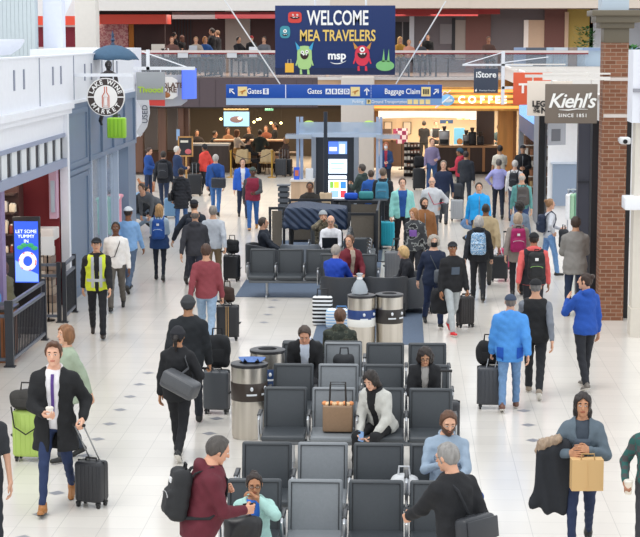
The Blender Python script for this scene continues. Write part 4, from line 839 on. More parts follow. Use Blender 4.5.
t = thing('display_shelf', 'dark shelf of orange and white goods behind the digital sign', 'shelf', (-7.8, 32.9, 0)); mb = MB(); mb.bb(-.6, .6, 0, .4, 0, 2.5); mb.build('case', mat('#4a2a26', 'wood'), t)
for k, z in enumerate((.7, 1.1, 1.5, 1.9, 2.25)): mb = MB(); mb.bb(-.58, .58, -.35, 0, z, z + .03); mb.build('shelf_board', mat('#3a2420', 'wood'), t)
rn = random.Random(4)
for z in (.73, 1.13, 1.53, 1.93):
    for k in range(8):
        c = rn.choice(['#d87a2a', '#d87a2a', '#e8d9c0', '#c9b48a', '#8a3a2a', '#ded7cf']); hh_ = .13 + .12 * rn.random(); mb = MB(); mb.bb(-.06, .06, -.06, .06, 0, hh_, 0, .012); mb.bb(-.04, .04, -.045, .045, hh_, hh_ + .02, 1)
        tag(mb.build('goods_box', [mat(c, 'plastic'), mat('#efe6d8')], None, (-8.33 + .15 * k, 32.72, z)), 'small packaged goods on the dark shelf behind the digital sign', 'goods', 'packaged goods on the left shop shelf')
t = thing('stone_pedestal', 'stone clad pedestal with pale cap against the dark red wall', 'pedestal', (-6.86, 33.2, 0)); mb = MB(); rn = random.Random(2)
z = 0
while z < 1.35:
    hh_ = .1 + .08 * rn.random(); x = -.24
    while x < .2:
        ww = .1 + .12 * rn.random(); mb.box((x + ww / 2, -.0, z + hh_ / 2), (ww - .008, .44 + .03 * rn.random(), hh_ - .008), rn.randint(0, 2), None, .012); x += ww
    z += hh_
mb.build('stonework', [mat('#b5a596', 'wall'), mat('#8a7a70', 'wall'), mat('#c9bfb4', 'wall')], t); mb = MB(); mb.bb(-.3, .3, -.27, .27, z, z + .22, 0, .02); mb.build('cap', mat('#d8d2d0', 'wall'), t)
for k, (px, py, w_, h2, c, lab) in enumerate(((47, 246, .26, .34, '#d7dbe0', 'pale square menu card standing in front of the stone pedestal'),)):
    p = at_y(px, py, 32.0); t = thing('menu_stand', lab, 'menu', (p.x, 32.0, 0)); mb = MB(); mb.bb(-w_ / 2, w_ / 2, 0, .02, p.z - h2 / 2, p.z + h2 / 2); mb.build('card', mat(c), t); mb = MB(); mb.tube([(0, .02, 0), (0, .02, p.z)], .015); mb.cyl((0, .02), .12, 0, .02); mb.build('stand', mat('#2a2a2e', 'metal'), t)
p = at_z(50, 315); t = thing('service_cabinet', 'black service cabinet behind the railing near the stone pedestal', 'cabinet', (-7.15, 31.9, 0)); mb = MB(); mb.bb(-.28, .2, -.2, .2, 0, 1.2, 0, .01); mb.build('body', mat('#1c1d22', 'plastic'), t); mb = MB(); mb.bb(-.3, .22, -.22, .22, 1.2, 1.24); mb.build('top', mat('#34353c', 'plastic'), t)
for z in (.3, .45, .6): mb = MB(); mb.bb(-.12, .12, -.235, -.2, z, z + .07); mb.build('drawer', mat('#6e6f76', 'plastic'), t)
# clothes rack in the left boutique
t = thing('clothes_rack', 'black rail rack in the blue fronted boutique', 'rack', (-6.78, 40.75, 0)); mb = MB(); mb.tube([(0, -.7, 1.62), (0, .7, 1.62)], .015); mb.tube([(0, -.55, 0), (0, -.55, 1.75)], .015); mb.tube([(0, .55, 0), (0, .55, 1.75)], .015); mb.tube([(-.2, -.55, .02), (.2, -.55, .02)], .015); mb.tube([(-.2, .55, .02), (.2, .55, .02)], .015); mb.build('frame', mat('#1d1f24', 'metal'), t)
def hung_garment(x, y, z, c, label, group, L_=.85, rz=0, w=.2):
    v, f = surf(lambda P: smin(rbox(P, (0, 0, -L_ / 2 - .08), (2 * w, .1, L_), .045) + .012 * np.sin(P[:, 0] * 45), cap(P, (-w, 0, -.12), (w, 0, -.12), .045), .03), (-w - .12, -.12, -L_ - .2), (w + .12, .12, .04), .024)
    o = np_obj('hung_garment', v, f, mat(c, 'cloth')); tag(o, label, 'clothing', group); o.location = (x, y, z); o.rotation_euler = (0, 0, rz)
    mb = MB(); mb.tube([(-w * .8, 0, -.08), (0, 0, -.02), (w * .8, 0, -.08)], .008); mb.tube([(0, 0, -.02), (0, 0, .03), (.02, 0, .05)], .005); mb.build('hanger', mat('#2a2a2a', 'metal'), o); return o
for k, (c, n) in enumerate((('#7fc4bb', 'mint'), ('#8fd0c6', 'mint'), ('#a6d6ce', 'mint'), ('#efe9ea', 'white'), ('#eab0bd', 'pink'), ('#e79db0', 'pink'), ('#eab0bd', 'pink'))): hung_garment(-6.78, 40.15 + .17 * k, 1.6, c, n + ' garment hanging on the rack in the blue fronted boutique', n + ' garments on the boutique rack')
lb = at_y(120, 134, 40.0); mb = text_mb('store', .22, None, .02, lambda v: (LX + .012 + v[2], 40.3 + v[0], 3.05 + v[1])); tag(mb.build('shop_lettering', mat('#eef4fa', 'plain', emit=.6)), 'small white lettering on the blue lintel of the boutique', 'sign')
t = thing('green_suitcase', 'lime green suitcase hung beneath the round wine shop sign', 'suitcase', tuple(at_y(117, 138, 36.3))); mb = MB(); mb.bb(-.19, .19, -.1, .1, 0, .42, 0, .03); mb.build('shell', mat('#9ed63a', 'plastic'), t); mb = MB()
for x in (-.12, -.04, .04, .12): mb.bb(x - .012, x + .012, -.108, .108, .03, .39, 0, .004)
mb.build('rib', mat('#86c02c', 'plastic'), t); mb = MB(); mb.tube([(-.07, 0, .41), (-.07, 0, .47), (.07, 0, .47), (.07, 0, .41)], .014); mb.build('handle', mat('#3a4a3a', 'plastic'), t); mb = MB(); mb.tube([(0, 0, .46), inf['grip'][-1] - t.location], .008, n=5); mb.build('cord', mat('#2a2a2a'), t)
# security camera, plants
p = at_y(624, 141, 32.0); t = thing('security_camera', 'white security camera on the right edge of the brick pillar', 'camera', tuple(p)); mb = MB(); mb.bb(-.08, .1, -.18, .12, -.05, .07, 0, .025); mb.build('housing', mat('#eceef0'), t); mb = MB(); mb.tube([(0, -.2, .0), (0, -.17, .0)], .04, n=14); mb.build('lens', mat('#1a1a1e', 'plastic'), t); mb = MB(); mb.bb(-.05, .05, .1, .5, -.03, .03); mb.build('arm', mat('#d8dade'), t)
def bush(label, p, r, hgt, seed, n=420):
    rn = random.Random(seed); t = thing('potted_plant', label, 'plant', p); mb = MB(); mb.lathe([(0, 0), (.16, 0), (.2, .35), (.17, .35), (.15, .3), (0, .3)]); mb.build('pot', mat('#8a8580', 'plastic'), t); mb = MB()
    for i in range(n):
        a, b, q = rn.random() * 6.28, rn.random(), rn.random() ** .5; c = Vector((r * q * math.cos(a) * (1 - .3 * b), r * q * math.sin(a) * (1 - .3 * b), .35 + b * hgt)); d = Vector((math.cos(a), math.sin(a), rn.random() - .2)).normalized(); s_ = d.cross(Vector((0, 0, 1))).normalized() * .05; e = d * .16
        mb.add([c, c + e * .5 + s_, c + e, c + e * .5 - s_], [(0, 1, 2, 3)], rn.randint(0, 1))
    mb.build('foliage', [mat('#1f5226', 'plastic', rough=.85), mat('#35702f', 'plastic', rough=.85)], t); return t
bush('leafy green plant behind the upper railing near the brick pillar', (at_y(585, 40, 67.5).x, 67.5, 3.64), .5, 1.5, 3); bush('small green plant on top of the parapet beside the brick pillar', (at_y(630, 45, 34.5).x, 34.5, 4.25), .2, .35, 5, 120)
# ---------------- seating ----------------
vinyl, pale_vinyl, alu = mat('#3c4146', 'leather', rough=.42), mat('#7c8186', 'leather', rough=.4), mat('#b9bcc0', 'metal')
def seat_row(label, x0, ytop, n, face=180, pitch=.59, pale=(), top=.93, group=None, w=.53):
    """beam seating: n seats; the backs' top edges stand along y = ytop"""
    t = thing('beam_seating', label, 'bench', (x0, ytop, 0), 0 if face == 180 else PI, group); sgn = 1
    rt = Matrix.Rotation(R_(-12), 3, 'X'); L_ = (n - 1) * pitch
    mb = MB(); mb.bb(-w / 2, L_ + w / 2, -.34, -.26, .28, .34, 0, .01); mb.build('beam', mat('#6f7378', 'metal'), t)
    for i in range(n):
        x = i * pitch; m = pale_vinyl if i in pale else vinyl  # seats listed in pale take the lighter tone
        mb = MB(); mb.box((x, -.07, .66), (w, .065, .56), 0, rt, .028); bk = mb.build('backrest', m, t)
        mb = MB()
        q = [Vector((sx, -.038, sz)) for sx, sz in ((-w / 2 + .035, -.245), (w / 2 - .035, -.245), (w / 2 - .035, .245), (-w / 2 + .035, .245))]; mb.tube([rt @ v + Vector((x, -.07, .66)) for v in q], .006, n=5, closed=True); mb.build('piping', mat('#2a2d31', 'leather'), bk)
        mb = MB(); mb.box((x, -.36, .42), (w, .47, .075), 0, Matrix.Rotation(R_(3), 3, 'X'), .03); mb.build('seat', m, t)
        mb = MB(); mb.box((x, -.07, .375), (w - .1, .05, .08), 0, None, .01); mb.build('back_bracket', alu, t)
    for i in range(n + 1):
        x = -pitch / 2 + i * pitch; mb = MB(); mb.tube([(x, -.1, .36), (x, -.08, .62), (x, -.14, .655), (x, -.46, .655), (x, -.5, .63), (x, -.42, .36)], .016, n=8); mb.box((x, -.3, .668), (.05, .32, .025), 1, None, .01); mb.build('armrest', [alu, mat('#25272b', 'plastic')], t)
    for x in ([.1, L_ - .1] if n > 1 else [0]):
        mb = MB(); mb.tube([(x, -.3, .02), (x, -.3, .3)], .028, n=10); mb.tube([(x, -.56, .02), (x, -.3, .05), (x, -.02, .02)], .022, n=8); mb.build('leg', alu, t)
        if n == 1: break
    return t
G = 'rows of beam seating in the middle of the hall'
ROWS = []
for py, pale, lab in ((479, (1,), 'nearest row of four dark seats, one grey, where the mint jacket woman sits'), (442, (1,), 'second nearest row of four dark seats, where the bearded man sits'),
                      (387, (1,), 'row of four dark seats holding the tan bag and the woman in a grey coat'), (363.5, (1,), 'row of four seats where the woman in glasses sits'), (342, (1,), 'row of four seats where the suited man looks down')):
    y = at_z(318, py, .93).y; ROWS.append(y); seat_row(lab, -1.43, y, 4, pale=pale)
seat_row('pair of seats facing away behind the suited man', -1.43 + .59, ROWS[4] + .08, 2, face=0)
yf = at_z(300, 249, .93).y; FARY = yf
seat_row('row of four dark seats on the blue grey carpet', -2.83, yf, 4, pitch=.565, w=.52)
yq = at_z(300, 238, .93).y
seat_row('single dark seat to the rear of the far row, beside the hall centre', -1.02, yq, 1, face=0, w=.5)
t = seat_row('row of three seats running away from the far row at the carpet edge', -1.22, yq + .95, 3, pitch=.58); t.rotation_euler = (0, 0, PI / 2)
def rug(name, label, x0, x1, y0, y1):
    mb = MB(); mb.bb(x0, x1, y0, y1, .0, .012); tag(mb.build(name, mat('#56657a', 'cloth', rough=.8)), label, 'carpet')
c0 = at_z(235, 297); rug('carpet', 'blue grey carpet under the far row of seats', c0.x, at_z(379, 285).x, c0.y, 45)
c1 = at_z(424, 345); rug('carpet', 'blue grey carpet under the dark tub chairs', at_z(311, 345).x, c1.x, c1.y, 34.2)
def tub_chair(label, x, y, face, group='dark tub chairs', c='#33363b', h_=.76):
    t = thing('tub_chair', label, 'chair', (x, y, 0), R_(-face), group); m = mat(c, 'leather', rough=.5)
    path = [(.41, .40)] + [(.43 * math.cos(a), .43 * math.sin(a)) for a in np.linspace(0, -PI, 17)] + [(-.41, .40)]
    vs = []; fs = []; N = len(path)
    for (px, py) in path:
        q = Vector((px, py)); inn = q * ((.43 - .085) / max(q.length, .43)) if py <= 0 else Vector((math.copysign(abs(px) - .085, px), py)); hh_ = h_ - .14 * max(0, min(1, (py + .25) / .6)) ** 1.2
        vs += [(px, py, .13), (px, py, hh_ - .03), (px * .97, py * .97 if py < 0 else py, hh_), (inn.x * 1.05, inn.y * 1.05 if py < 0 else py, hh_), (inn.x, inn.y, hh_ - .03), (inn.x, inn.y, .13)]
    for i in range(N - 1):
        for j in range(6): fs.append((i * 6 + j, (i + 1) * 6 + j, (i + 1) * 6 + (j + 1) % 6, i * 6 + (j + 1) % 6))
    fs += [tuple(range(6)), tuple(reversed(range((N - 1) * 6, N * 6)))]
    mb = MB(); mb.add(vs, fs, 0, True); mb.build('shell', m, t); mb = MB(); mb.box((0, .06, .36), (.66, .64, .14), 0, None, .05); mb.build('seat_cushion', m, t); mb = MB(); mb.box((0, .02, .2), (.66, .66, .14)); mb.build('base', mat('#24262a', 'leather'), t)
    for sx_ in (-.33, .33):
        for sy in (-.28, .34): mb = MB(); mb.tube([(sx_, sy, 0), (sx_ * .95, sy * .95, .16)], [.018, .03], n=8); mb.build('leg', mat('#17181b', 'plastic'), t)
    return t
p1 = at_z(343, 318); p2 = at_z(385, 318)
tub_chair('dark tub chair where the man in royal blue jacket sits', p1.x, p1.y + .35, 10); tub_chair('empty dark tub chair behind the brushed steel bins', p2.x, p2.y + .35, -8)
p3 = at_z(409, 316); p3 = at_y(415, 300, p3.y + .6); tub_chair('dark tub chair where the blonde woman sits', p3.x, p3.y, -95, c='#45484d')
p4_ = at_y(265, 240, yq + .35); tub_chair('dark tub chair where the man in a dark suit leans back', p4_.x, yq + .4, 80)
p5_ = at_y(300, 240, yq + .5); tub_chair('grey tub chair between the suited man and the bald man', p5_.x, yq + .55, 0, c='#6d747d')
# ---------------- bins ----------------
def bin_(label, px, py, band, r=.235, h_=.98, ic='#dfe3e8', white_band=False):
    g = at_z(px, py); t = thing('recycling_bin', label, 'bin', (g.x, g.y + r, 0), 0, 'brushed steel round bins'); mb = MB(); mb.lathe([(0, .02), (r - .01, .02), (r, .04), (r, h_ - .02)], 0, 36); mb.lathe([(r - .015, 0), (r - .015, .03)], 0, 36); mb.build('body', mat('#b8b2a8', 'steel', rough=.3), t)
    mb = MB(); mb.lathe([(r + .003, h_ * .52), (r + .006, h_ * .525), (r + .006, h_ * .755), (r + .003, h_ * .76)], 0, 36); bd = mb.build('band', mat(band, 'plastic'), t)
    if white_band: mb = MB(); mb.lathe([(r + .006, h_ * .48), (r + .009, h_ * .485), (r + .009, h_ * .60), (r + .006, h_ * .605)], 0, 36); mb.build('white_band', mat('#e4e4e0', 'plastic'), t)
    for a in (-1.35, -.5):
        mb = MB(); mb.ball((r * math.cos(a) * 1.03, r * math.sin(a) * 1.03, h_ * .69), .022, 0, 8, (1, 1, 1.3)); mb.build('symbol', mat(ic), bd)
        mb = MB(); mb.lathe([(r + .0075, h_ * .60), (r + .0085, h_ * .605), (r + .0085, h_ * .62), (r + .0075, h_ * .625)], 0, 10, (0, 0, 0), a - .28, a + .28); mb.build('caption_line', mat(ic), bd)
    mb = MB(); mb.lathe([(r - .002, h_ - .04), (r + .008, h_ - .03), (r + .008, h_), (r - .03, h_ + .012), (r * .55, h_ + .01), (r * .5, h_ - .03)], 0, 36); mb.build('lid_ring', mat('#2a2a2e', 'plastic'), t)
    mb = MB(); mb.lathe([(r * .55, h_ + .008), (r * .55, h_ - .02), (0, h_ - .02)], 0, 24); mb.build('opening', mat('#0f0f12', 'plastic'), t); return t
bin_('brushed steel bin with black band between the walkers and the nearest seats', 248, 441, '#3a302a'); bin_('half hidden brushed steel bin directly behind the leftmost bin', 266.5, 424, '#24406e')
bin_('brushed steel bin with blue and white bands behind the suited man', 361, 356, '#243f78', r=.225, white_band=True); bin_('brushed steel bin with black band behind the tall seats', 389, 355, '#2e2a28', r=.225)
g = at_z(361, 356); t = thing('plastic_bag', 'clear twisted plastic bag standing on the blue banded bin', 'bag', (g.x - .03, g.y + .24, 1.0)); mb = MB(); mb.lathe([(0, 0), (.13, .0), (.14, .05), (.1, .16), (.04, .24), (.03, .27), (.06, .33), (.0, .34)], 0, 14); mb.build('film', mat('#d9e2ea', 'glass', alpha=.45), t); mb = MB(); mb.lathe([(.045, .235), (.05, .25), (.045, .27)], 0, 12); mb.build('tie', mat('#f4f4f4', 'plastic'), t)
g = at_z(246, 443); t = thing('paper_cups_tray', 'crumpled blue and white wrapper on the lid of the black banded bin', 'litter', (at_z(244, 376, .98).x + .02, at_z(248, 441).y + .25, .995)); mb = MB(); mb.add(*(lambda r: ([(.16 * math.cos(a) * (1 + .25 * math.sin(3 * a)), .12 * math.sin(a), .03 * math.sin(5 * a) + .03) for a in np.linspace(0, 2 * PI, 14, endpoint=False)] + [(0, 0, .07)], [(i, (i + 1) % 14, 14) for i in range(14)]))(0)); o = mb.build('wrapper', mat('#5878b4', 'plastic'), t); md = o.modifiers.new('t', 'SOLIDIFY'); md.thickness = .006
# striped bag and folded cloth by the tub chairs
g = at_z(322, 327); t = thing('tote_bag', 'black and white striped tote bag beside the tub chair', 'bag', (g.x, g.y + .2, 0)); mb = MB(); mb.box((0, 0, .27), (.36, .18, .52), 0, None, .04); mb.build('body', pattern_mat('tote_stripes', '#15161a', '#e9ecef', 'hstripes', 4.5), t); mb = MB(); mb.tube([(-.1, 0, .5), (-.09, 0, .66), (.09, 0, .66), (.1, 0, .5)], .012); mb.build('handle', mat('#1b1b1f'), t)
g = at_z(341, 330); t = thing('striped_case', 'pale blue striped soft case lying by the bins', 'bag', (g.x, g.y + .25, 0)); mb = MB(); mb.box((0, 0, .17), (.56, .3, .34), 0, None, .06); mb.build('body', pattern_mat('case_stripes', '#9ec3e4', '#edf2f6', 'hstripes', 6), t); mb = MB(); mb.tube([(-.1, 0, .33), (-.08, 0, .39), (.08, 0, .39), (.1, 0, .33)], .012); mb.build('handle', mat('#4a7ab0'), t)
# ---------------- piano and barriers ----------------
PA, PB = at_y(286, 232, 41.3), at_y(345, 232, 41.3); pw = PB.x - PA.x; t = thing('grand_piano', 'grand piano under a quilted navy cover', 'piano', (PA.x, 41.3, 0))
out = [(0, 0), (pw, 0), (pw, .75), (pw * .86, 1.15), (pw * .62, 1.5), (pw * .36, 1.66), (pw * .1, 1.55), (0, 1.2)]
m = bpy.data.materials.new('quilt'); m.use_nodes = True; nt = m.node_tree; b = nt.nodes['Principled BSDF']; b.inputs['Base Color'].default_value = hx('#2c3c56'); b.inputs['Roughness'].default_value = .45; N = nt.nodes.new; L = nt.links.new
tc = N('ShaderNodeTexCoord'); w1 = N('ShaderNodeTexWave'); w1.bands_direction = 'DIAGONAL'; w1.inputs['Scale'].default_value = 3.2; w1.inputs['Distortion'].default_value = .6; bp = N('ShaderNodeBump'); bp.inputs['Distance'].default_value = .05; bp.inputs['Strength'].default_value = .9; L(tc.outputs['Object'], w1.inputs['Vector']); L(w1.outputs['Fac'], bp.inputs['Height']); L(bp.outputs[0], b.inputs['Normal'])
def fcov(P):
    q = P[:, :2]; d = np.full(len(P), -1e9, np.float32); k = len(out)
    dist = np.full(len(P), 1e9, np.float32); ins = np.zeros(len(P), bool)
    for i in range(k):
        a, c = np.array(out[i]), np.array(out[(i + 1) % k]); e = c - a; w_ = q - a; tt = np.clip((w_ @ e) / (e @ e), 0, 1); dist = np.minimum(dist, np.linalg.norm(w_ - tt[:, None] * e, axis=1))
        cr = ((a[1] > q[:, 1]) != (c[1] > q[:, 1])) & (q[:, 0] < (c[0] - a[0]) * (q[:, 1] - a[1]) / (c[1] - a[1] + 1e-9) + a[0]); ins ^= cr
    d = np.where(ins, -dist, dist) - .03 - .05 * np.clip((1.2 - P[:, 2]) * 2, 0, 1); z = P[:, 2]; top = 1.17 + .05 * np.sin(P[:, 0] * 3.5)
    d = smax(d, np.abs(z - .95) - .24 - .02 * np.sin(P[:, 0] * 5), .08); return d + .012 * np.sin(P[:, 0] * 22 + P[:, 1] * 14) * np.clip((1.15 - z) * 3, 0, 1)
v, f = surf(fcov, (-.25, -.25, .6), (pw + .25, 1.95, 1.4), .03); np_obj('quilted_cover', v, f, m, t)
mb = MB(); mb.prism([(x * .96 + .02, y * .96 + .02) for x, y in out], .72, .98); mb.build('case', mat('#101114', 'plastic'), t)
for x, y in ((.12, .15), (pw - .12, .15), (pw * .4, 1.3)): mb = MB(); mb.lathe([(.05, .74), (.06, .6), (.035, .2), (.03, .06), (.03, .0)], 0, 12, (x, y, 0)); mb.build('leg', mat('#101114', 'plastic'), t)
def barrier(label, xa, xb, y, h_=1.15, dy=0):
    t = thing('piano_barrier', label, 'barrier', (xa, y, 0), math.atan2(dy, xb - xa), 'dark framed panels round the piano'); Lx = math.hypot(xb - xa, dy); m = mat('#23262c', 'paint'); 
    for x in (0, Lx): mb = MB(); mb.bb(x - .03, x + .03, -.03, .03, 0, h_, 0, .005); mb.bb(x - .05, x + .05, -.18, .18, 0, .02); mb.build('post', m, t)
    for z in (h_ - .03, .16): mb = MB(); mb.bb(.02, Lx - .02, -.022, .022, z - .03, z + .03); mb.build('rail', m, t)
    mb = MB(); mb.bb(.05, Lx - .05, -.01, .01, .19, h_ - .09); mb.build('panel', mat('#6f675c', 'cloth'), t)
P_ = lambda px, Y: at_y(px, 220, Y).x
barrier('dark framed barrier beside the left end of the piano', P_(270, 41.5), P_(284, 41.5), 41.5, 1.2); barrier('dark framed barrier standing just behind the piano tail', P_(290, 43.6), P_(332, 43.6), 43.6, 1.2)
barrier('dark framed barrier beside the piano, nearest the bald man', P_(349, 41.2), P_(375, 41.2), 41.2, 1.1); barrier('dark framed barrier running back beside the teal suitcase', P_(377, 40.8), P_(377, 40.8) + .02, 40.8, 1.2, 2.6); barrier('dark framed barrier in front of the blue jackets', P_(349, 43.2), P_(380, 43.2), 43.2, 1.2)
a, b = P_(333, 44), P_(387, 44); t = thing('service_counter', 'narrow black counter behind the piano where blue bags lie', 'counter', (a, 44.3, 0)); mb = MB(); mb.bb(0, b - a, -.25, .25, 1.08, 1.13, 0, .01); mb.build('counter_top', mat('#191b1f', 'plastic'), t)
for x in (.1, b - a - .1): mb = MB(); mb.bb(x - .04, x + .04, -.2, .2, 0, 1.08); mb.build('leg', mat('#23262c', 'paint'), t)
for px, c, w_, h2, lab in ((351, '#2458c8', .34, .16, 'bright blue soft bag lying on the black counter'), (366, '#3f8f94', .36, .2, 'teal case lying on the black counter')):
    t = thing('travel_bag', lab, 'bag', (P_(px, 44.3), 44.3, 1.132)); mb = MB(); mb.box((0, 0, h2 / 2), (w_, .22, h2), 0, None, .05); mb.build('body', mat(c, 'cloth'), t); mb = MB(); mb.tube([(-.08, 0, h2 - .01), (-.06, 0, h2 + .05), (.06, 0, h2 + .05), (.08, 0, h2 - .01)], .01); mb.build('handle', mat('#1a1c22'), t)
# ---------------- information kiosk ----------------
KY = 50.0
K = lambda px, py, Y=KY: at_y(px, py, Y)
o_ = K(335, 205); t = thing('directory_kiosk', 'dark directory kiosk with a glowing map screen in the hall centre', 'kiosk', (o_.x, KY, 0)); ox = o_.x
def kb(nm, x0, x1, y0, y1, m, d0=0.0, d1=.25, par=None, Y=KY): mb = MB(); a, b = K(x0, y0, Y), K(x1, y1, Y); mb.bb(a.x - ox, b.x - ox, d0, d1, max(b.z, 0), a.z); return mb.build(nm, m, par or t)
kb('housing', 316, 354, 137, 222, mat('#2b313b', 'plastic'))
s0 = kb('screen', 328, 347.5, 140, 199, mat('#26324a', 'plain', emit=.5), -.01, 0)
E_ = lambda c, e=1.0: mat(c, 'plain', emit=e)
for nm, x0, x1, y0, y1, c in (('screen_photo', 328.5, 338, 141.5, 154, '#4d6fd8'), ('screen_photo', 338.3, 347, 141.5, 154, '#6f93c8'), ('screen_map', 328.5, 347, 159, 173.5, '#dcebf4'), ('screen_bar', 328.5, 346.5, 175.5, 179, '#f3f8fc'), ('screen_page', 328.5, 347, 180, 198.5, '#eef4f8')):
    kb(nm, x0, x1, y0, y1, E_(c), -.016, -.01, s0)
for nm, x0, x1, y0, y1, c in (('tile_yellow', 330, 333.5, 181.5, 188, '#7ab04a'), ('tile_yellow', 334, 339, 181.5, 188, '#dcc24a'), ('tile_blue', 340.5, 346, 181.5, 188.5, '#3a7fd0'), ('tile_blue', 330.5, 338.5, 190.5, 197.5, '#8fb4d8'), ('tile_red', 340.5, 346, 190.5, 197.5, '#c8404a'), ('map_figure', 339.5, 345, 144, 153.5, '#dfe6c2'), ('map_line', 331, 344, 163, 164, '#7fa8c0'), ('map_line', 331, 343, 168, 169, '#9ab8c8'), ('photo_caption', 329.5, 337, 147, 151, '#dfe6ff')):
    kb(nm, x0, x1, y0, y1, E_(c, .9), -.022, -.016, s0)
sil = mat('#a9b2bf', 'metal', rough=.35)
kb('side_post', 311.5, 316, 128, 216, sil, -.05, .2); kb('side_post', 354, 358.5, 128, 216, sil, -.05, .2)
t2 = thing('glass_canopy', 'frosted glass canopy on pale posts over the directory kiosk', 'canopy', (ox, 49.2, 0)); 
mb = MB(); a, b = K(299, 122, 49.2), K(381, 133, 49.2); mb.bb(a.x - ox, b.x - ox, -.02, .02, b.z, a.z); mb.build('glass_fascia', mat('#b7cbe2', 'glass', alpha=.55), t2); mb = MB(); mb.bb(a.x - ox, b.x - ox, -.03, .5, b.z - .12, b.z); mb.build('beam', mat('#b3c3d8', 'paint'), t2); mb = MB(); a, b = K(286, 134, 49.2), K(400, 138.5, 49.2); mb.bb(a.x - ox, K(312, 134, 49.2).x - ox, -.3, .3, b.z, a.z); mb.bb(K(376, 134, 49.2).x - ox, b.x - ox, -.3, .3, b.z, a.z); mb.build('side_awning', mat('#c3cfdd', 'glass', alpha=.6), t2)
for x in (297.5, 301.5, 377.5, 381): mb = MB(); p = K(x, 117, 49.2); mb.bb(p.x - ox - .04, p.x - ox + .04, .05, .13, 0, p.z); mb.build('post', mat('#9fb2cf', 'paint'), t2)
for x, nm in ((309, 'lime green ball ornament over the kiosk canopy, near the wood counter'), (369, 'lime green ball ornament over the kiosk canopy, near the cafe')): p = K(x, 124, 49.7); mb = MB(); mb.ball((0, 0, 0), .13, 0, 16, (1.25, 1, .75)); tag(mb.build('ball_ornament', mat('#b9dc5a', 'plastic'), None, tuple(p)), nm, 'ornament')
p = K(325.5, 200, 46.5); t = thing('dark_post', 'tall slim dark post on a tan base in front of the kiosk', 'post', (p.x, 46.5, 0)); mb = MB(); q = at_y(325.5, 113, 46.5); mb.tube([(0, 0, .8), (0, 0, q.z)], .05, n=14); mb.tube([(0, 0, q.z), (0, 0, q.z + .03)], .055, n=14); mb.build('pole', mat('#27303d', 'paint'), t); mb = MB(); mb.bb(-.15, .17, -.15, .15, 0, 1.1, 0, .01); mb.build('base', mat('#cdb596', 'wood'), t)
a, b = K(291, 178, 49), K(313, 178, 49); t = thing('information_counter', 'pale wood information counter beside the directory kiosk', 'counter', (a.x, 49, 0)); mb = MB(); mb.bb(0, b.x - a.x, 0, .6, 0, 1.18, 0, .01); mb.build('body', mat('#d3b394', 'wood'), t); mb = MB(); mb.bb(-.03, b.x - a.x + .03, -.03, .63, 1.18, 1.23); mb.build('counter_top', mat('#e9e2da', 'plastic'), t)
t = thing('sign_holder', 'small blue framed notice on the pale wood counter', 'sign', (K(296.5, 170, 49).x, 49.1, 1.232)); mb = MB(); mb.bb(-.08, .08, 0, .02, 0, .34); mb.build('notice', mat('#2b57c8', 'plain', emit=.3), t); mb = MB(); mb.bb(-.05, .05, -.006, 0, .1, .26); mb.build('notice_picture', mat('#d87a5a'), t)
for k, (px, w_) in enumerate(((309, .2),)): mb = MB(); mb.bb(-w_ / 2, w_ / 2, 0, .2, 0, .3, 0, .01); tag(mb.build('white_box', mat('#e6e9ee'), None, (K(px, 170, 49).x, 49.1, 1.232)), 'white box on the pale wood counter beside the kiosk', 'box')
a = K(283, 185, 48); t = thing('shelf_unit', 'low dark slatted stand left of the pale wood counter', 'stand', (a.x, 48, 0)); mb = MB()
for k in range(7): mb.bb(-.14, .16, 0, .3, .1 + .15 * k, .2 + .15 * k)
mb.build('slats', mat('#555b64', 'plastic'), t); mb = MB(); mb.bb(-.17, .19, -.02, .32, 1.14, 1.18); mb.build('top', mat('#6b717a', 'plastic'), t); mb = MB(); mb.bb(-.1, .12, .05, .25, 0, 1.14); mb.build('core', mat('#383d45', 'plastic'), t)
# ---------------- food court ----------------
def table(label, x, y, w=1.2, d=.8, h_=.76, c='#8a6848', group='food court tables'):
    t = thing('table', label, 'table', (x, y, 0), 0, group); mb = MB(); mb.bb(-w / 2, w / 2, -d / 2, d / 2, h_ - .04, h_, 0, .008); mb.build('table_top', mat(c, 'wood'), t); mb = MB(); mb.tube([(0, 0, .02), (0, 0, h_ - .04)], .04, n=10); mb.build('pedestal', mat('#1c1c1e', 'metal'), t); mb = MB(); mb.bb(-.28, .28, -.28, .28, 0, .025); mb.build('base', mat('#1c1c1e', 'metal'), t); return t
def cafe_chair(label, x, y, face, c='#c19a63', group='tan shell chairs by the food court tables'):
    t = thing('cafe_chair', label, 'chair', (x, y, 0), R_(-face), group); mb = MB(); mb.lathe([(.26, .45), (.3, .55), (.31, .7), (.29, .86), (.27, .86), (.285, .7), (.275, .56), (.24, .45)], 0, 14, (0, 0, 0), PI * 1.05, PI * 1.95); mb.build('backrest', mat(c, 'wood'), t); mb = MB(); mb.box((0, 0, .45), (.46, .46, .05), 0, None, .02); mb.build('seat', mat(c, 'wood'), t)
    for a in (-.19, .19):
        for b in (-.19, .19): mb = MB(); mb.tube([(a * 1.2, b * 1.2, 0), (a * .8, b * .8, .44)], .014, n=6); mb.build('leg', mat('#2a211a', 'metal'), t)
    return t
FY = 68.5
X = lambda px, Y=FY: at_y(px, 150, Y).x
t = thing('bar_counter', 'long dark bar counter with pale top under the mezzanine', 'counter', (X(250, 70), 70, 0)); w = X(292, 70) - X(222, 70); mb = MB(); mb.bb(-w / 2, w / 2, 0, .6, 0, 1.04); mb.build('body', mat('#3a2c25', 'wood'), t); mb = MB(); mb.bb(-w / 2 - .05, w / 2 + .05, -.12, .65, 1.04, 1.1, 0, .01); mb.build('counter_top', mat('#b98f72', 'wood'), t)
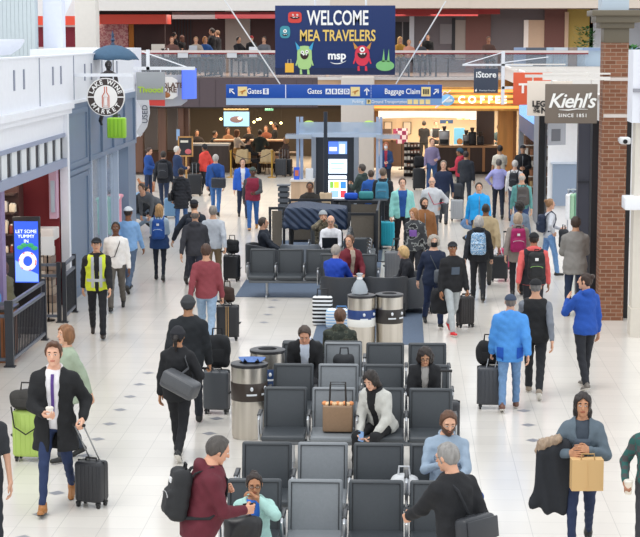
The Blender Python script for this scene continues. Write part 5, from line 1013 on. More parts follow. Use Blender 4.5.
t = thing('host_counter', 'dark host counter with a pale stone top left of the bar', 'counter', (X(206, 67.5), 67.5, 0)); w = X(236, 67.5) - X(191, 67.5); mb = MB(); mb.bb(-w / 2, w / 2, 0, .6, 0, 1.02); mb.build('body', mat('#4b3d36', 'wood'), t); mb = MB(); mb.bb(-w / 2 - .03, w / 2 + .03, -.05, .65, 1.02, 1.1, 0, .01); mb.build('counter_top', mat('#cbc6c2', 'plastic'), t)
table('small wood table behind the pale topped counter', X(205, 71), 71, 1.1, .7); table('wood table behind the dark host counter near the columns', X(192, 72.5), 72.5, 1, .7); table('wood table by the tan shell chairs', X(258, 67.5), 67.5, 1.0, .7); table('wood table near the parked roller bags', X(287, 68), 68, .9, .7)
cafe_chair('tan shell chair on the left of the near food court table', X(244, 66.6), 66.6, 20); cafe_chair('tan shell chair between the gold posts', X(267, 66.6), 66.6, -35); cafe_chair('tan shell chair beside the wood table by the bar', X(241, 68.7), 68.7, 90); cafe_chair('tan shell chair near the roller bags', X(278, 68.6), 68.6, -90)
def stanchion(label, px): 
    g = at_z(px, 177.5); t = thing('stanchion', label, 'post', (g.x, g.y, 0), 0, 'gold stanchions'); mb = MB(); mb.tube([(0, 0, .03), (0, 0, .95)], .032, n=12); mb.lathe([(.032, .93), (.055, .95), (.055, 1.0), (0, 1.02)], 0, 12); mb.build('pole', mat('#c9a24e', 'metal', rough=.35), t); mb = MB(); mb.lathe([(0, 0), (.17, 0), (.16, .025), (.04, .05), (0, .05)]); mb.build('base', mat('#b58d3c', 'metal', rough=.35), t); return g
g1 = stanchion('gold stanchion post left of the man in royal blue', 231); g2 = stanchion('gold stanchion post right of the maroon vest man', 272)
o = MB(); o.tube([(g1.x + .05 + (g2.x - g1.x - .1) * s_, g1.y, .9 - .22 * (1 - (2 * s_ - 1) ** 2)) for s_ in np.linspace(0, 1, 13)], .012, n=6); tag(o.build('barrier_rope', mat('#3a3432', 'cloth')), 'dark slack rope between the two gold stanchion posts', 'rope')
p = at_y(236.5, 119, 74); t = thing('television', 'wall television showing a pale blue picture above the bar', 'television', tuple(p)); mb = MB(); mb.bb(-.56, .56, 0, .08, -.33, .33, 0, .01); mb.build('housing', mat('#121418', 'plastic'), t); mb = MB(); mb.bb(-.53, .53, -.008, 0, -.3, .3); s0 = mb.build('screen', mat('#7fb4dc', 'plain', emit=.9), t)
mb = MB(); mb.ball((.0, -.01, -.02), .2, 0, 14, (1.4, .08, .7)); mb.build('screen_image', mat('#6b5a5c', 'plain', emit=.6), s0); mb = MB(); mb.ball((.12, -.02, .02), .08, 0, 12, (1.2, .1, .8)); mb.build('screen_image', mat('#e8d8cc', 'plain', emit=.8), s0); mb = MB(); mb.tube([(0, .04, .3), (0, .04, .6)], .03); mb.build('ceiling_mount', mat('#202226', 'metal'), t)
p = at_y(269, 108, 72.5); t = thing('exit_sign', 'small green lit exit sign hanging under the mezzanine', 'sign', tuple(p)); mb = MB(); mb.bb(-.17, .17, 0, .06, -.11, .11); mb.build('box', mat('#5fae8a', 'plain', emit=.5), t); text_mb('EXIT', .15, None, .008, front(0, -.006, 0)).build('lettering', mat('#e8fff4', 'plain', emit=1), t); mb = MB(); mb.tube([(0, .03, .1), (0, .03, .2)], .012); mb.build('hanger', mat('#333'), t)
p = at_y(236, 108, 72); t = thing('menu_light_box', 'warm lit strip sign above the television', 'sign', tuple(p)); mb = MB(); mb.bb(-.5, .5, 0, .08, -.08, .08); mb.build('box', mat('#c9ad7a', 'plain', emit=.35), t); mb = MB()
for k in range(6): mb.bb(-.42 + .15 * k, -.32 + .15 * k, -.008, 0, -.03, .04)
mb.build('lettering', mat('#7a5a34'), t)
for k, (px, py) in enumerate(((221, 119), (254, 122), (257.5, 119.5), (260, 119), (271, 123), (281, 123))):
    p = at_y(px, py, 71 + .1 * k); t = thing('pendant_lamp', ['pendant bulb nearest the left wall of the bar', 'lowest bulb of the cluster of three pendants', 'middle bulb of the cluster of three pendants', 'bulb at the far end of the cluster of three pendants', 'nearer of the paired pendant bulbs below the exit sign', 'pendant bulb farthest from the television'][k], 'lamp', tuple(p), 0, 'pendant bulbs over the bar')
    mb = MB(); mb.ball((0, 0, 0), .055, 0, 10); mb.build('bulb', mat('#ffe0a8', 'plain', emit=3), t); mb = MB(); mb.tube([(0, 0, .05), (0, 0, 2.5 - p.z)], .008, n=5); mb.build('cord', mat('#15110e'), t); mb = MB(); mb.tube([(0, 0, .04), (0, 0, .11)], .025); mb.build('socket', mat('#3a2c1c', 'metal'), t)
p = at_z(187, 182); t = thing('menu_stand', 'black framed menu board on a wooden stand by the red coat woman', 'sign', (at_y(185.5, 150, 64).x, 64, 0)); q0, q1 = at_y(178, 137, 64), at_y(192, 156, 64); mb = MB(); w = q1.x - q0.x; mb.bb(-w / 2, w / 2, 0, .04, q1.z, q0.z); mb.build('board', mat('#23252b', 'plastic'), t); mb = MB()
for a in (-w / 2, w / 2): mb.bb(a - .025, a + .025, -.01, .05, q1.z - .03, q0.z + .03)
for z in (q1.z, q0.z): mb.bb(-w / 2, w / 2, -.01, .05, z - .025, z + .025)
mb.build('frame', mat('#b98a52', 'wood'), t); mb = MB(); mb.tube([(.02, .02, 0), (.02, .02, q1.z)], .035); mb.build('leg', mat('#c29454', 'wood'), t); mb = MB(); mb.bb(-.2, .25, -.2, .25, 0, .03); mb.build('base', mat('#8a6436', 'wood'), t); mb = MB(); mb.ball((.1, -.01, q1.z + .16), .12, 0, 12, (1, .06, .8)); mb.build('menu_picture', mat('#c8636a'), t); mb = MB(); mb.bb(-.18, .1, -.006, 0, q0.z - .2, q0.z - .12); mb.build('menu_lettering', mat('#d8d4c8'), t)
p = at_y(178, 132, 66.0); mb = MB(); mb.bb(-.06, .06, 0, .02, -.3, .1); tag(mb.build('wall_notice', mat('#8fb0d8'), None, tuple(p)), 'small pale blue notice on the brown column', 'notice')
# ---------------- cafe ----------------
a, b = at_y(367, 88, 64.9), at_y(535, 110, 64.9); t = thing('cafe_sign_canopy', 'long wooden canopy of glowing orange slats with coffee lettering', 'sign', (a.x, 64.9, 0)); W_ = b.x - a.x
mb = MB(); mb.bb(0, W_, .05, .5, b.z, a.z + .02); mb.build('backing', mat('#8a5a2a', 'wood'), t)
for k in range(5): z = b.z + (a.z - b.z) * k / 4; mb = MB(); mb.bb(-.02, W_ + .02, -.06, .1, z - .04, z + .04, 0, .008); mb.build('slat', mat('#d79a4e', 'wood'), t)
for k in range(4): z = b.z + (a.z - b.z) * (k + .5) / 4; mb = MB(); mb.bb(0, W_, .0, .05, z - .05, z + .05); mb.build('light_strip', mat('#ffb45a', 'plain', emit=.9), t)
for ch, px in zip('COFFEE', (461.5, 472, 482, 490, 497.5, 504)): p = at_y(px, 100, 64.8); text_mb(ch, .36, None, .05, lambda v: (p.x - a.x + v[0], -.16 - v[2], p.z + v[1]), bold=.012).build('letter', mat('#fff6e8', 'plain', emit=1.1), t)
for px in (461.5, 504): pass
p = at_y(447, 100, 64.8); mb = MB(); mb.ball((p.x - a.x, -.16, p.z), .27, 0, 18, (1, .2, .78)); o = mb.build('logo_disc', mat('#7fb6e0', 'plain', emit=.25), t); mb = MB(); mb.ball((p.x - a.x + .05, -.21, p.z - .02), .13, 0, 12, (1.2, .12, .5)); mb.tube([(p.x - a.x - .42, -.2, p.z - .28), (p.x - a.x - .1, -.22, p.z - .05), (p.x - a.x + .1, -.22, p.z + .12)], .03, n=6); mb.build('logo_figure', mat('#f4f8fc'), o); mb = MB(); mb.tube([(p.x - a.x - .2, -.2, p.z + .16), (p.x - a.x - .1, -.2, p.z + .32), (p.x - a.x + .02, -.2, p.z + .26), (p.x - a.x + .12, -.2, p.z + .36)], .02, n=6); mb.build('logo_antler', mat('#f4f8fc'), o)
Y = lambda px, D=68: at_y(px, 150, D).x
mb = MB(); a = at_y(375, 109, 68.5); b = at_y(478, 119, 68.5); n = 20
vs = [(a.x + (b.x - a.x) * i / n, 68.5 - .5 * math.sin(PI * i / n), z + .08 * math.sin(PI * i / n)) for z in (b.z, a.z) for i in range(n + 1)]; mb.add(vs, [(i, i + 1, n + 2 + i, n + 1 + i) for i in range(n)]); o = mb.build('menu_light_band', mat('#fff3df', 'plain', emit=.9)); md = o.modifiers.new('t', 'SOLIDIFY'); md.thickness = .04; tag(o, 'long curved white lit menu band inside the cafe', 'sign')
for x0, x1, y0, y1, D, c, lab, e in ((457, 469, 110, 119.5, 69, '#bcd8a8', 'green and white lit menu screen inside the cafe', .7), (470, 477, 110, 119.5, 69, '#d8e8f4', 'pale blue lit menu screen beside the green one', .7), (454, 464.5, 128, 148, 69.2, '#74b6d6', 'tall blue drink poster on the cafe counter', .5), (440, 453, 120, 123.5, 70, '#2f4668', 'small dark blue screen on the cafe back bar', .2)):
    p, q = at_y(x0, y0, D), at_y(x1, y1, D); t = thing('menu_screen' if y1 < 125 else 'drink_poster', lab, 'screen', ((p.x + q.x) / 2, D, q.z)); w = q.x - p.x; mb = MB(); mb.bb(-w / 2, w / 2, 0, .06, 0, p.z - q.z); mb.build('panel', mat(c, 'plain', emit=e), t); mb = MB(); mb.ball((.02, -.01, (p.z - q.z) * .32), min(w, p.z - q.z) * .28, 0, 12, (1, .08, 1.1)); mb.build('picture', mat('#b07a4a' if y1 > 125 else '#d8c24a'), t)
p, q = at_y(436, 150, 67.5), at_y(513, 172, 67.5); t = thing('cafe_counter', 'long wood and dark panel cafe counter below the lettering', 'counter', (p.x, 67.2, 0)); w = q.x - p.x; mb = MB(); mb.bb(0, w, 0, .6, .1, 1.0); mb.build('body', mat('#43322a', 'wood'), t); mb = MB(); mb.bb(-.05, w + .05, -.08, .65, 1.0, 1.08, 0, .01); mb.build('counter_top', mat('#c79a70', 'wood'), t); mb = MB(); mb.bb(.02, w - .02, .05, .5, 0, .1); mb.build('plinth', mat('#1c1815'), t)
for k in range(4): x = w * (.42 + .58 * k / 3); mb = MB(); mb.bb(x - .05, x + .05, -.03, .0, .1, 1.0); mb.build('panel_stile', mat('#b98658', 'wood'), t)
for px, w_, h2, c, lab in ((444, .4, .55, '#b8b4b0', 'steel espresso machine on the cafe counter'), (472, .3, .5, '#2a2a2c', 'black coffee grinder on the cafe counter'), (466, .25, .4, '#8a8580', 'grey dispenser between the poster and the grinder'), (480, .26, .35, '#3a3634', 'dark dispenser by the brown cafe pillar')):
    t = thing('coffee_machine', lab, 'machine', (Y(px, 67.5), 67.45, 1.08)); mb = MB(); mb.bb(-w_ / 2, w_ / 2, -.16, .16, 0, h2, 0, .03); mb.build('body', mat(c, 'metal' if c[1] > '7' else 'plastic'), t); mb = MB(); mb.bb(-w_ * .4, w_ * .4, -.2, -.15, .05, h2 * .4, 0, .01); mb.build('drip_tray', mat('#1b1b1d', 'plastic'), t); mb = MB(); mb.lathe([(.05, h2), (.09, h2 + .16), (0, h2 + .17)], 0, 10); mb.build('hopper', mat('#5a4a40', 'plastic'), t)
for k in range(6): 
    mb = MB(); mb.lathe([(0, 0), (.045, 0), (.05, .2), (.02, .27), (.02, .33), (0, .33)], 0, 10); tag(mb.build('syrup_bottle', mat(['#3a2a22', '#1f2a22', '#4a2a22'][k % 3], 'plastic'), None, (Y(464 + 2.4 * k, 73), 74.6, 1.9)), 'dark syrup bottle in the row on the cafe back shelf', 'bottle', 'syrup bottles on the cafe back shelf')
mb = MB(); mb.bb(Y(462, 73), Y(479, 73), 74.4, 75, 1.84, 1.9); tag(mb.build('back_shelf', mat('#5a4030', 'wood')), 'dark wood shelf of bottles on the cafe back wall', 'shelf')
for k, (px, py) in enumerate(((407, 128), (388, 128))): p = at_y(px, py, 74.9); t = thing('picture_frame', ['thin dark picture frame on the cafe back wall, right of the other', 'thin dark picture frame on the cafe back wall nearest the column'][k], 'picture', tuple(p)); mb = MB(); mb.tube([(-.16, 0, -.25), (.16, 0, -.25), (.16, 0, .25), (-.16, 0, .25)], .02, n=4, closed=True); mb.build('frame', mat('#3a2c24', 'wood'), t); mb = MB(); mb.bb(-.15, .15, .0, .02, -.24, .24); mb.build('print', mat('#c8b8a8'), t)
p = at_z(412, 176); t = thing('snack_display', 'tiered dark snack display stand in front of the cafe', 'shelf', (Y(412, 66), 66, 0)); mb = MB(); mb.bb(-.3, .3, .1, .3, 0, 1.25); mb.build('back_panel', mat('#2c221d', 'wood'), t)
rn = random.Random(8)
for k in range(5):
    z = .1 + .24 * k; mb = MB(); mb.bb(-.3, .3, -.25 + .03 * k, .1, z, z + .03); mb.build('shelf_board', mat('#2c221d', 'wood'), t)
    for j in range(5): mb = MB(); hh_ = .1 + .06 * rn.random(); mb.bb(-.05, .05, -.04, .04, 0, hh_, 0, .01); mb.bb(-.03, .03, -.041, -.04, .02, hh_ * .7, 1); tag(mb.build('snack_pack', [mat(rn.choice(['#cbbfb0', '#8a6a4a', '#5a3a2a', '#d8d0c4', '#9a5a3a']), 'plastic'), mat('#efe8da')], None, (Y(412, 66) - .24 + .12 * j, 65.9 + .02 * k, z + .031)), 'small snack pack on the tiered dark display stand', 'snack', 'snack packs on the cafe display')
for px, w_, c, lab in ((386, .5, '#4a3a34', 'dark wood merchandise cabinet behind the woman in a white mask'), (398, .5, '#8a2f55', 'low shelf with a magenta and blue poster in the cafe')):
    t = thing('cabinet', lab, 'cabinet', (Y(px, 71), 71, 0)); mb = MB(); mb.bb(-w_ / 2, w_ / 2, 0, .4, 0, 1.0); mb.build('body', mat('#4a352a', 'wood'), t); mb = MB(); mb.bb(-w_ / 2 - .02, w_ / 2 + .02, -.02, .42, 1.0, 1.05); mb.build('top', mat('#6a4a34', 'wood'), t); mb = MB(); mb.bb(-w_ * .4, w_ * .4, -.02, 0, 1.08, 1.5); mb.build('poster', mat(c), t)
p = at_y(402, 140, 70.9)
t = thing('digital_poster', 'upright magenta and white check poster by the snack stand', 'poster', (p.x, 69.5, 0)); mb = MB(); mb.bb(-.22, .22, 0, .04, 1.0, 1.6); mb.build('panel', pattern_mat('poster_check', '#8a2d5a', '#d8cfe0', 'check', 6), t); mb = MB(); mb.tube([(0, .02, 0), (0, .02, 1.0)], .02); mb.cyl((0, .02), .15, 0, .02); mb.build('stand', mat('#2a2a2c', 'metal'), t)
# right shop goods
t = thing('clothes_rack', 'rail of shirts in the white shop on the right', 'rack', (4.42, 42.9, 0)); mb = MB(); mb.tube([(-.5, 0, 1.52), (.5, 0, 1.52)], .015)
for x in (-.48, .48): mb.tube([(x, 0, 0), (x, 0, 1.52)], .015); mb.tube([(x, -.2, .02), (x, .2, .02)], .015)
mb.build('frame', mat('#c8ccd4', 'metal'), t)
for k, (c, n) in enumerate((('#e8eaee', 'white'), ('#9fc6a8', 'green'), ('#7fb39a', 'green'), ('#a8c2e4', 'pale blue'), ('#eef0f4', 'white'), ('#2f5fb4', 'royal blue'), ('#24498c', 'royal blue'), ('#1c2c4c', 'navy'), ('#e4e6ea', 'white'))): hung_garment(4.0 + .105 * k, 42.9, 1.5, c, n + ' shirt hanging on the rail in the white shop', n + ' shirts on the right shop rail', .62, PI / 2 - .5, .19)
for k, (px, py, Y0) in enumerate(((557, 133, 44.5),)): p = at_y(px, py, Y0); t = thing('hanging_poster', 'grey tilted poster hung inside the white shop', 'poster', tuple(p), .5); mb = MB(); mb.bb(-.26, .26, 0, .03, -.3, .35); mb.build('panel', mat('#9a9da4'), t); mb = MB(); mb.bb(-.16, .1, -.01, 0, -.2, .1); mb.build('picture', mat('#5d5f66'), t); mb = MB(); mb.tube([(0, .015, .35), (0, .015, 3.6 - p.z)], .008); mb.build('cord', mat('#444')  , t)
t = thing('goods_shelf', 'white shelving of small goods in the far shop past the slim black post', 'shelf', (at_y(533, 150, 58).x + .25, 58.5, 0)); mb = MB(); mb.bb(-.5, .5, .2, .3, 0, 2.4); mb.build('back_panel', mat('#8a6a52', 'wood'), t)
rn = random.Random(12)
for k in range(6):
    mb = MB(); mb.bb(-.5, .5, -.1, .2, .25 + .34 * k, .28 + .34 * k); mb.build('shelf_board', mat('#d8d0c8', 'wood'), t)
    for j in range(6): mb = MB(); hh_ = .1 + .14 * rn.random(); mb.bb(-.05, .05, -.05, .05, 0, hh_, 0, .01); tag(mb.build('goods_box', mat(rn.choice(['#e8e2d8', '#b07a5a', '#c8a878', '#6a4a3a', '#d8cfc8', '#a85a4a']), 'plastic'), None, (t.location.x - .42 + .165 * j, 58.52, .281 + .34 * k)), 'small packaged goods in the far shop past the slim black post', 'goods', 'packaged goods in the far right shop')
# ---------------- people and what they carry ----------------
def P(label, px, hy, H=None, fy=None, fx=None, **k):
    sex = k.get('sex', 'm')
    at, H2 = spot(px, hy, fy, H or (1.76 if sex == 'm' else 1.64), fx)
    if fy is not None and H is None: H = max(1.5, min(1.92, H2))
    if 'jeans' in k.get('legs_', ''): pass
    return person(label, at, H=H or H2, **k)
def place(o, info): o.matrix_world = info['M']
def backpack(info, label, c='#24272c', w=.30, h_=.44, d=.15, side=0, accent=None, m=None, straps=True, drop=0):
    T, s = info['T'], info['s']; off = info['off']; Rm = T.R.astype(np.float32); O = T.pt(side, -(np.interp(.3, T.tab[:, 0], T.tab[:, 2]) + off + d / 2 - .01), .26 - drop)
    def f(Pn):
        Q = (Pn - O.astype(np.float32)) @ Rm; w_ = w * (1 - .12 * np.clip(Q[:, 2] / h_ * 2, 0, 1)); q = Q.copy(); q[:, 0] = Q[:, 0] * w / w_
        d_ = rbox(q, (0, 0, 0), (w, d, h_), .065); return smin(d_, rbox(Q, (0, -d * .45, -h_ * .16), (w * .74, d * .5, h_ * .5), .04), .015) + .004 * np.sin(Q[:, 2] * 60) * np.sin(Q[:, 0] * 40)
    R2 = .38; v, fc = surf(f, O - R2, O + R2, .016 if info['M'].translation.y < 40 else .024); o = np_obj('backpack', v * s, fc, m or mat(c, 'cloth', rough=.7)); tag(o, label, 'backpack'); place(o, info)
    def sub(nm, mb, mm): mb.v = [tuple(np.array(p) * s) for p in mb.v]; return mb.build(nm, mm, o)
    pt = lambda x, y, z: O + T.R @ np.array((x, y, z))
    mb = MB(); mb.tube([pt(-.04, .02, h_ / 2 - .01), pt(-.035, .02, h_ / 2 + .045), pt(.035, .02, h_ / 2 + .045), pt(.04, .02, h_ / 2 - .01)], .01, n=6); sub('grab_handle', mb, mat('#17181b', 'cloth'))
    mb = MB(); mb.tube([pt(w * .34 * math.cos(a), -d * .68, -h_ * .05 + .03 * math.sin(a)) for a in np.linspace(0, PI, 9)], .006, n=5); sub('zipper', mb, mat(accent or '#5a5d63', 'plastic'))
    if accent: mb = MB(); mb.box(pt(.0, -d * .52, h_ * .25), (.06, .02, .05), 0, None, .005); sub('logo_patch', mb, mat('#e8e8e8'))
    if straps:
        ab = lambda w_: (np.interp(w_, T.tab[:, 0], T.tab[:, 1]) + off, np.interp(w_, T.tab[:, 0], T.tab[:, 2]) + off + .008 + info['belly'] * 1.5 * math.exp(-((w_ - .14) / .13) ** 2))
        for sd in (-1, 1):
            pts = []
            for x, w_, sg in ((.085, .42, -1), (.1, .475, -1), (.11, .50, 0), (.11, .46, 1), (.115, .36, 1), (.13, .22, 1), (.155, .12, .4), (.13, .08, -1)):
                a, b = ab(w_); y = sg * (b * math.sqrt(max(.1, 1 - (x / a) ** 2)) + .008) if abs(sg) == 1 else sg * .06
                z = w_ + (.05 if sg == 0 else 0); xx = x if abs(sg) != .4 else a + .01; pts.append(T.pt(sd * xx, y, z))
            mb = MB(); mb.tube(pts, .022, n=6, flat=.4); sub('strap', mb, mat(c if not m else '#2a3b50', 'cloth'))
    return o
def shoulder_bag(info, label, c='#2b2c30', side=1, size=(.36, .13, .27), w=-.02, y=0.0, cross=True, name='shoulder_bag', rot=0, cat='bag', strapc=None, kind='leather', out=.1, tilt=0, bx=None):
    T, s, off = info['T'], info['s'], info['off']; a, b = T.ab(w, off); O = T.pt(side * (a + out) if not y else side * a * .6 if bx is None else bx, y, w); o = thing(name, label, cat); place(o, info)
    rt = rotz(R_(90 if not y else rot)) @ roty(R_(tilt)); mb = MB(); mb.box((0, 0, 0), size, 0, None, .05); mb.v = [tuple((O + T.R @ (rt @ np.array(p))) * s) for p in mb.v]; mb.build('body', mat(c, kind), o)
    mb = MB(); mb.box((0, -size[1] / 2 - .008, size[2] * .12), (size[0] * .92, .02, size[2] * .6), 0, None, .008); mb.v = [tuple((O + T.R @ (rt @ np.array(p))) * s) for p in mb.v]; mb.build('flap', mat(c, kind), o)
    up = O + T.R @ np.array((0, 0, size[2] / 2)); sh = -side if cross else side; k = .09
    mid = lambda sg, w_: T.pt(sh * k * (w_ - w) / (.45 - w) + side * .5 * a * (1 - (w_ - w) / (.45 - w)), sg * (T.ab(w_, off)[1] + .012), w_)
    pts = [up] + ([mid(1, .15), mid(1, .3), mid(1, .42)] if cross else [T.pt(side * .17, T.ab(.3, off)[1] * .7, .3), T.pt(side * .13, T.ab(.42, off)[1] * .8, .43)]) + [T.pt(sh * k * (1 if cross else 1.4), 0, .53 - (0 if cross else .015))] + ([mid(-1, .42), mid(-1, .3), mid(-1, .15)] if cross else [T.pt(side * .13, -T.ab(.42, off)[1] * .8, .43), T.pt(side * .17, -T.ab(.3, off)[1] * .7, .3)]) + [up]
    mb = MB(); mb.tube(pts, .017, n=6, flat=.4); mb.v = [tuple(np.array(p) * s) for p in mb.v]; mb.build('strap', mat(strapc or c, 'cloth'), o); return o
def suitcase(label, px, py, c='#2b2c2f', size=(.38, .24, .56), face=0, hand=None, ribs=True, at=None, group=None, handle=True):
    w, d, h_ = size; g = at or at_z(px, py); ang = R_(-face); t = thing('suitcase', label, 'suitcase', (g[0], g[1], 0), ang, group); m = mat(c, 'plastic', rough=.42)
    mb = MB(); mb.box((0, 0, .06 + h_ / 2), (w, d, h_), 0, None, .045)
    if ribs:
        for k in range(6): x = -w * .38 + w * .76 * k / 5; mb.box((x, 0, .06 + h_ / 2), (.014, d + .012, h_ * .86), 0, None, .005)
    sh = mb.build('shell', m, t); mb = MB(); mb.box((0, 0, .06 + h_ / 2), (w + .006, .012, h_ + .006), 0, None, .004); mb.build('zip_seam', mat('#17181a', 'plastic'), sh)
    for x in (-w * .38, w * .38):
        for y in (-d * .34, d * .34): mb = MB(); mb.tube([(x - .014, y, .028), (x + .014, y, .028)], .028, n=12); mb.box((x, y, .052), (.05, .05, .03), 0, None, .008); mb.build('wheel', mat('#141416', 'plastic'), t)
    mb = MB(); mb.tube([(-.07, 0, h_ + .055), (-.065, 0, h_ + .09), (.065, 0, h_ + .09), (.07, 0, h_ + .055)], .012, n=6); mb.build('top_handle', mat('#1d1e21', 'plastic'), t)
    mb = MB(); mb.tube([(w / 2, -.06, .06 + h_ * .42), (w / 2 + .03, -.05, .06 + h_ * .45), (w / 2 + .03, .05, .06 + h_ * .45), (w / 2, .06, .06 + h_ * .42)], .01, n=6); mb.build('side_handle', mat('#1d1e21', 'plastic'), t)
    if handle:
        q = Matrix.Rotation(-ang, 3, 'Z') @ (Vector(hand) - Vector((g[0], g[1], 0))) if hand is not None else Vector((0, -d * .3, h_ + .42)); u = .06; al = mat('#a4a7ab', 'metal', rough=.35)
        mb = MB()
        for x in (-u, u): mb.tube([(x, -d * .32, h_ * .7), (x, -d * .32, h_ + .06), (q.x + x, q.y, q.z)], .009, n=6)
        mb.tube([(q.x - u, q.y, q.z), (q.x - u, q.y, q.z), (q.x + u, q.y, q.z)], .011, n=6); mb.build('pull_handle', al, t); mb = MB(); mb.tube([(q.x - u - .015, q.y, q.z + .004), (q.x + u + .015, q.y, q.z + .004)], .018, n=8); mb.build('grip', mat('#141416', 'plastic'), t)
    return t
def phone(info, sd, label):
    g, M = info['grip'][sd], info['gm'][sd]; t = thing('phone', label, 'phone'); t.matrix_world = Matrix.Translation(g) @ M.to_4x4(); mb = MB(); mb.box((.01, .0, .012), (.075, .15, .009), 0, None, .004); mb.build('case', mat('#15161a', 'plastic'), t); mb = MB(); mb.box((.01, 0, .0175), (.068, .14, .002)); mb.build('screen', mat('#6f8fb8', 'plain', emit=.3), t); return t
def cup(info, sd, label, c='#f1eee8'):
    g = info['grip'][sd]; t = thing('paper_cup', label, 'cup', (g.x, g.y, g.z - .05)); mb = MB(); mb.lathe([(0, 0), (.03, 0), (.042, .12), (.0, .12)], 0, 16); mb.build('cup', mat(c), t); mb = MB(); mb.lathe([(.044, .115), (.045, .128), (.036, .14), (0, .14)], 0, 16); mb.build('lid', mat('#e4ddd2'), t); return t
def soft_bag(label, px, py, c, size, z=0.0, face=0, name='duffel_bag', at=None, kind='cloth', cat='bag'):
    g = at or at_z(px, py, z); t = thing(name, label, cat, (g[0], g[1], z), R_(-face)); w, d, h_ = size; v, f = surf(lambda Q: rbox(Q, (0, 0, h_ / 2), size, min(size) * .42) + .008 * np.sin(Q[:, 0] * 30 + Q[:, 2] * 22), (-w / 2 - .05, -d / 2 - .05, -.04), (w / 2 + .05, d / 2 + .05, h_ + .05), .018)
    np_obj('body', v, f, mat(c, kind), t); mb = MB()
    mb.tube([(-w * .2, 0, h_ * .96), (-w * .17, 0, h_ + .09), (w * .17, 0, h_ + .09), (w * .2, 0, h_ * .96)], .011, n=6); mb.build('handle', mat(c, kind), t); mb = MB(); mb.box((0, -d / 2 - .002, h_ * .4), (w * .6, .02, h_ * .4), 0, None, .01); mb.build('pocket', mat(c, kind), t); return t
BL, CH, NV = '#191a1d', '#2c2e33', '#1f2a44'
# ----- nearest walkers
A = P('man in an open black overcoat and purple tie pulling a black suitcase', 57, 340, fy=508, face=178, pose='walkR', arms='gc', targets={-1: (.29, .1, .03)}, top=(BL, 'coat', {'op': .075, 'lo_w': -.3}), inner=('#e9e6e8', 'shirt'), legs='#27365a', shoes='#a8703c', hair=('quiff', '#5a3a26'), skin='#e3b094', extra=('tie', 'slim', 'collar'), look=(0, 3))
cup(A, 1, 'paper coffee cup held by the man with the purple tie'); suitcase('black suitcase with a tall handle pulled by the man with the purple tie', 92, 506, '#2c2d31', (.33, .23, .46), 200, A['grip'][-1])
B = P('woman with brown bob and sage green cardigan behind the man with the purple tie', 66, 327, H=1.66, sex='f', face=-130, pose='shortL', arms='bd', top=('#a2b09a', 'sweater', {'lo_w': -.2}), legs='#39404c', hair=('bob', '#8a5f3e'), skin='#e0af92')
suitcase('lime green suitcase behind the man with the purple tie', 31, 460, '#b5cf6a', (.40, .26, .58), 185, (at_z(31, 460).x + .1, at_z(31, 460).y + .1, .98)); soft_bag('dark grey soft bag lying on top of the lime green suitcase', 0, 0, '#3a3836', (.44, .26, .24), .645, 8, at=(at_z(31, 460).x - .02, at_z(31, 460).y - .02))
g = at_z(31, 460); mb = MB(); mb.tube([(g.x - .2, g.y - .15, .7), (g.x - .16, g.y - .17, .45), (g.x - .02, g.y - .18, .36), (g.x + .12, g.y - .17, .45), (g.x + .2, g.y - .15, .72)], .022, n=6, flat=.4); tag(mb.build('bag_strap', mat('#1b1b1c', 'cloth')), 'black carrying strap looped over the front of the lime green suitcase', 'strap')
P('guard in a black cap and yellow hi-vis vest striding toward the seats', 98, 237, fy=337, face=172, pose='walkL', arms='fb', top=('#1d1d21', 'jacket'), vest='#d6e33a', legs='#1c1e24', shoes='#2a211c', hat=('cap', '#15161a'), hair=('buzz', '#2a2018'), skin='#d7a587', extra=('strips', 'open', 'collar'))
C = P('man in a white sweater with a dark strap across his chest, by the guard', 117, 221, fy=310, face=175, pose='walkR', arms='db', top=('#ece9e6', 'sweater'), legs='#5f5a55', skin='#6b432e', hair=('buzz', '#1a1412')); shoulder_bag(C, 'dark bag slung across the man in the white sweater', '#2b2a30', 1, (.3, .1, .26), -.05)
P('person in a white cap and light blue sweatshirt walking away by the boutique', 128, 206, face=10, pose='walkL', arms='bf', top=('#86b0df', 'sweater'), legs='#55667e', hat=('cap', '#dfe3e8'), hair=('buzz', '#2a1d16'), skin='#8a5a3e', extra=('jeans',))
A = P('blonde woman with a royal blue backpack walking away near the boutique', 160, 209, fy=281, sex='f', H=1.62, face=0, pose='shortL', arms='xx', top=('#a9bccd', 'hoodie'), legs='#1f2430', hair=('long', '#b98f5e'), extra=('slim', 'waist#23406e')); backpack(A, 'royal blue backpack on the blonde woman walking away', '#1d4f9c', .30, .46, .15, accent='#cfe0f4')
A = P('man in a dark cap and navy jacket holding out his left hand', 194, 199, H=1.78, face=5, pose='walkR', arms='ob', top=('#1f2633', 'jacket'), legs='#22242c', hat=('cap', '#20232b'), hair=('buzz', '#2a1d16'), skin='#c89878'); backpack(A, 'dark navy backpack on the man in the dark cap', '#1c2230', .28, .4)
P('grey haired man in a charcoal hoodie walking away in the aisle', 195, 209, H=1.74, face=0, pose='walkL', arms='bf', top=('#33343b', 'hoodie', {'hood': True}), legs='#262a38', hair=('bald', '#6a625c'), skin='#cf9f80', fat=.015)
A = P('man in a pale grey sweater and khakis pulling a black bag', 213, 205, H=1.72, face=0, pose='walkR', arms='dk', top=('#b9bfc8', 'sweater'), legs='#7d6b52', hair=('short', '#8d857e'), skin='#d3a385', fat=.01); suitcase('black upright suitcase pulled by the man in khakis', 232, 281, '#1d1f24', (.34, .24, .5), 10, A['grip'][1], False); soft_bag('black soft bag strapped over the suitcase behind the man in khakis', 0, 0, '#1a1b20', (.3, .2, .3), .58, 0, at=(at_z(232, 281).x, at_z(232, 281).y + .1))
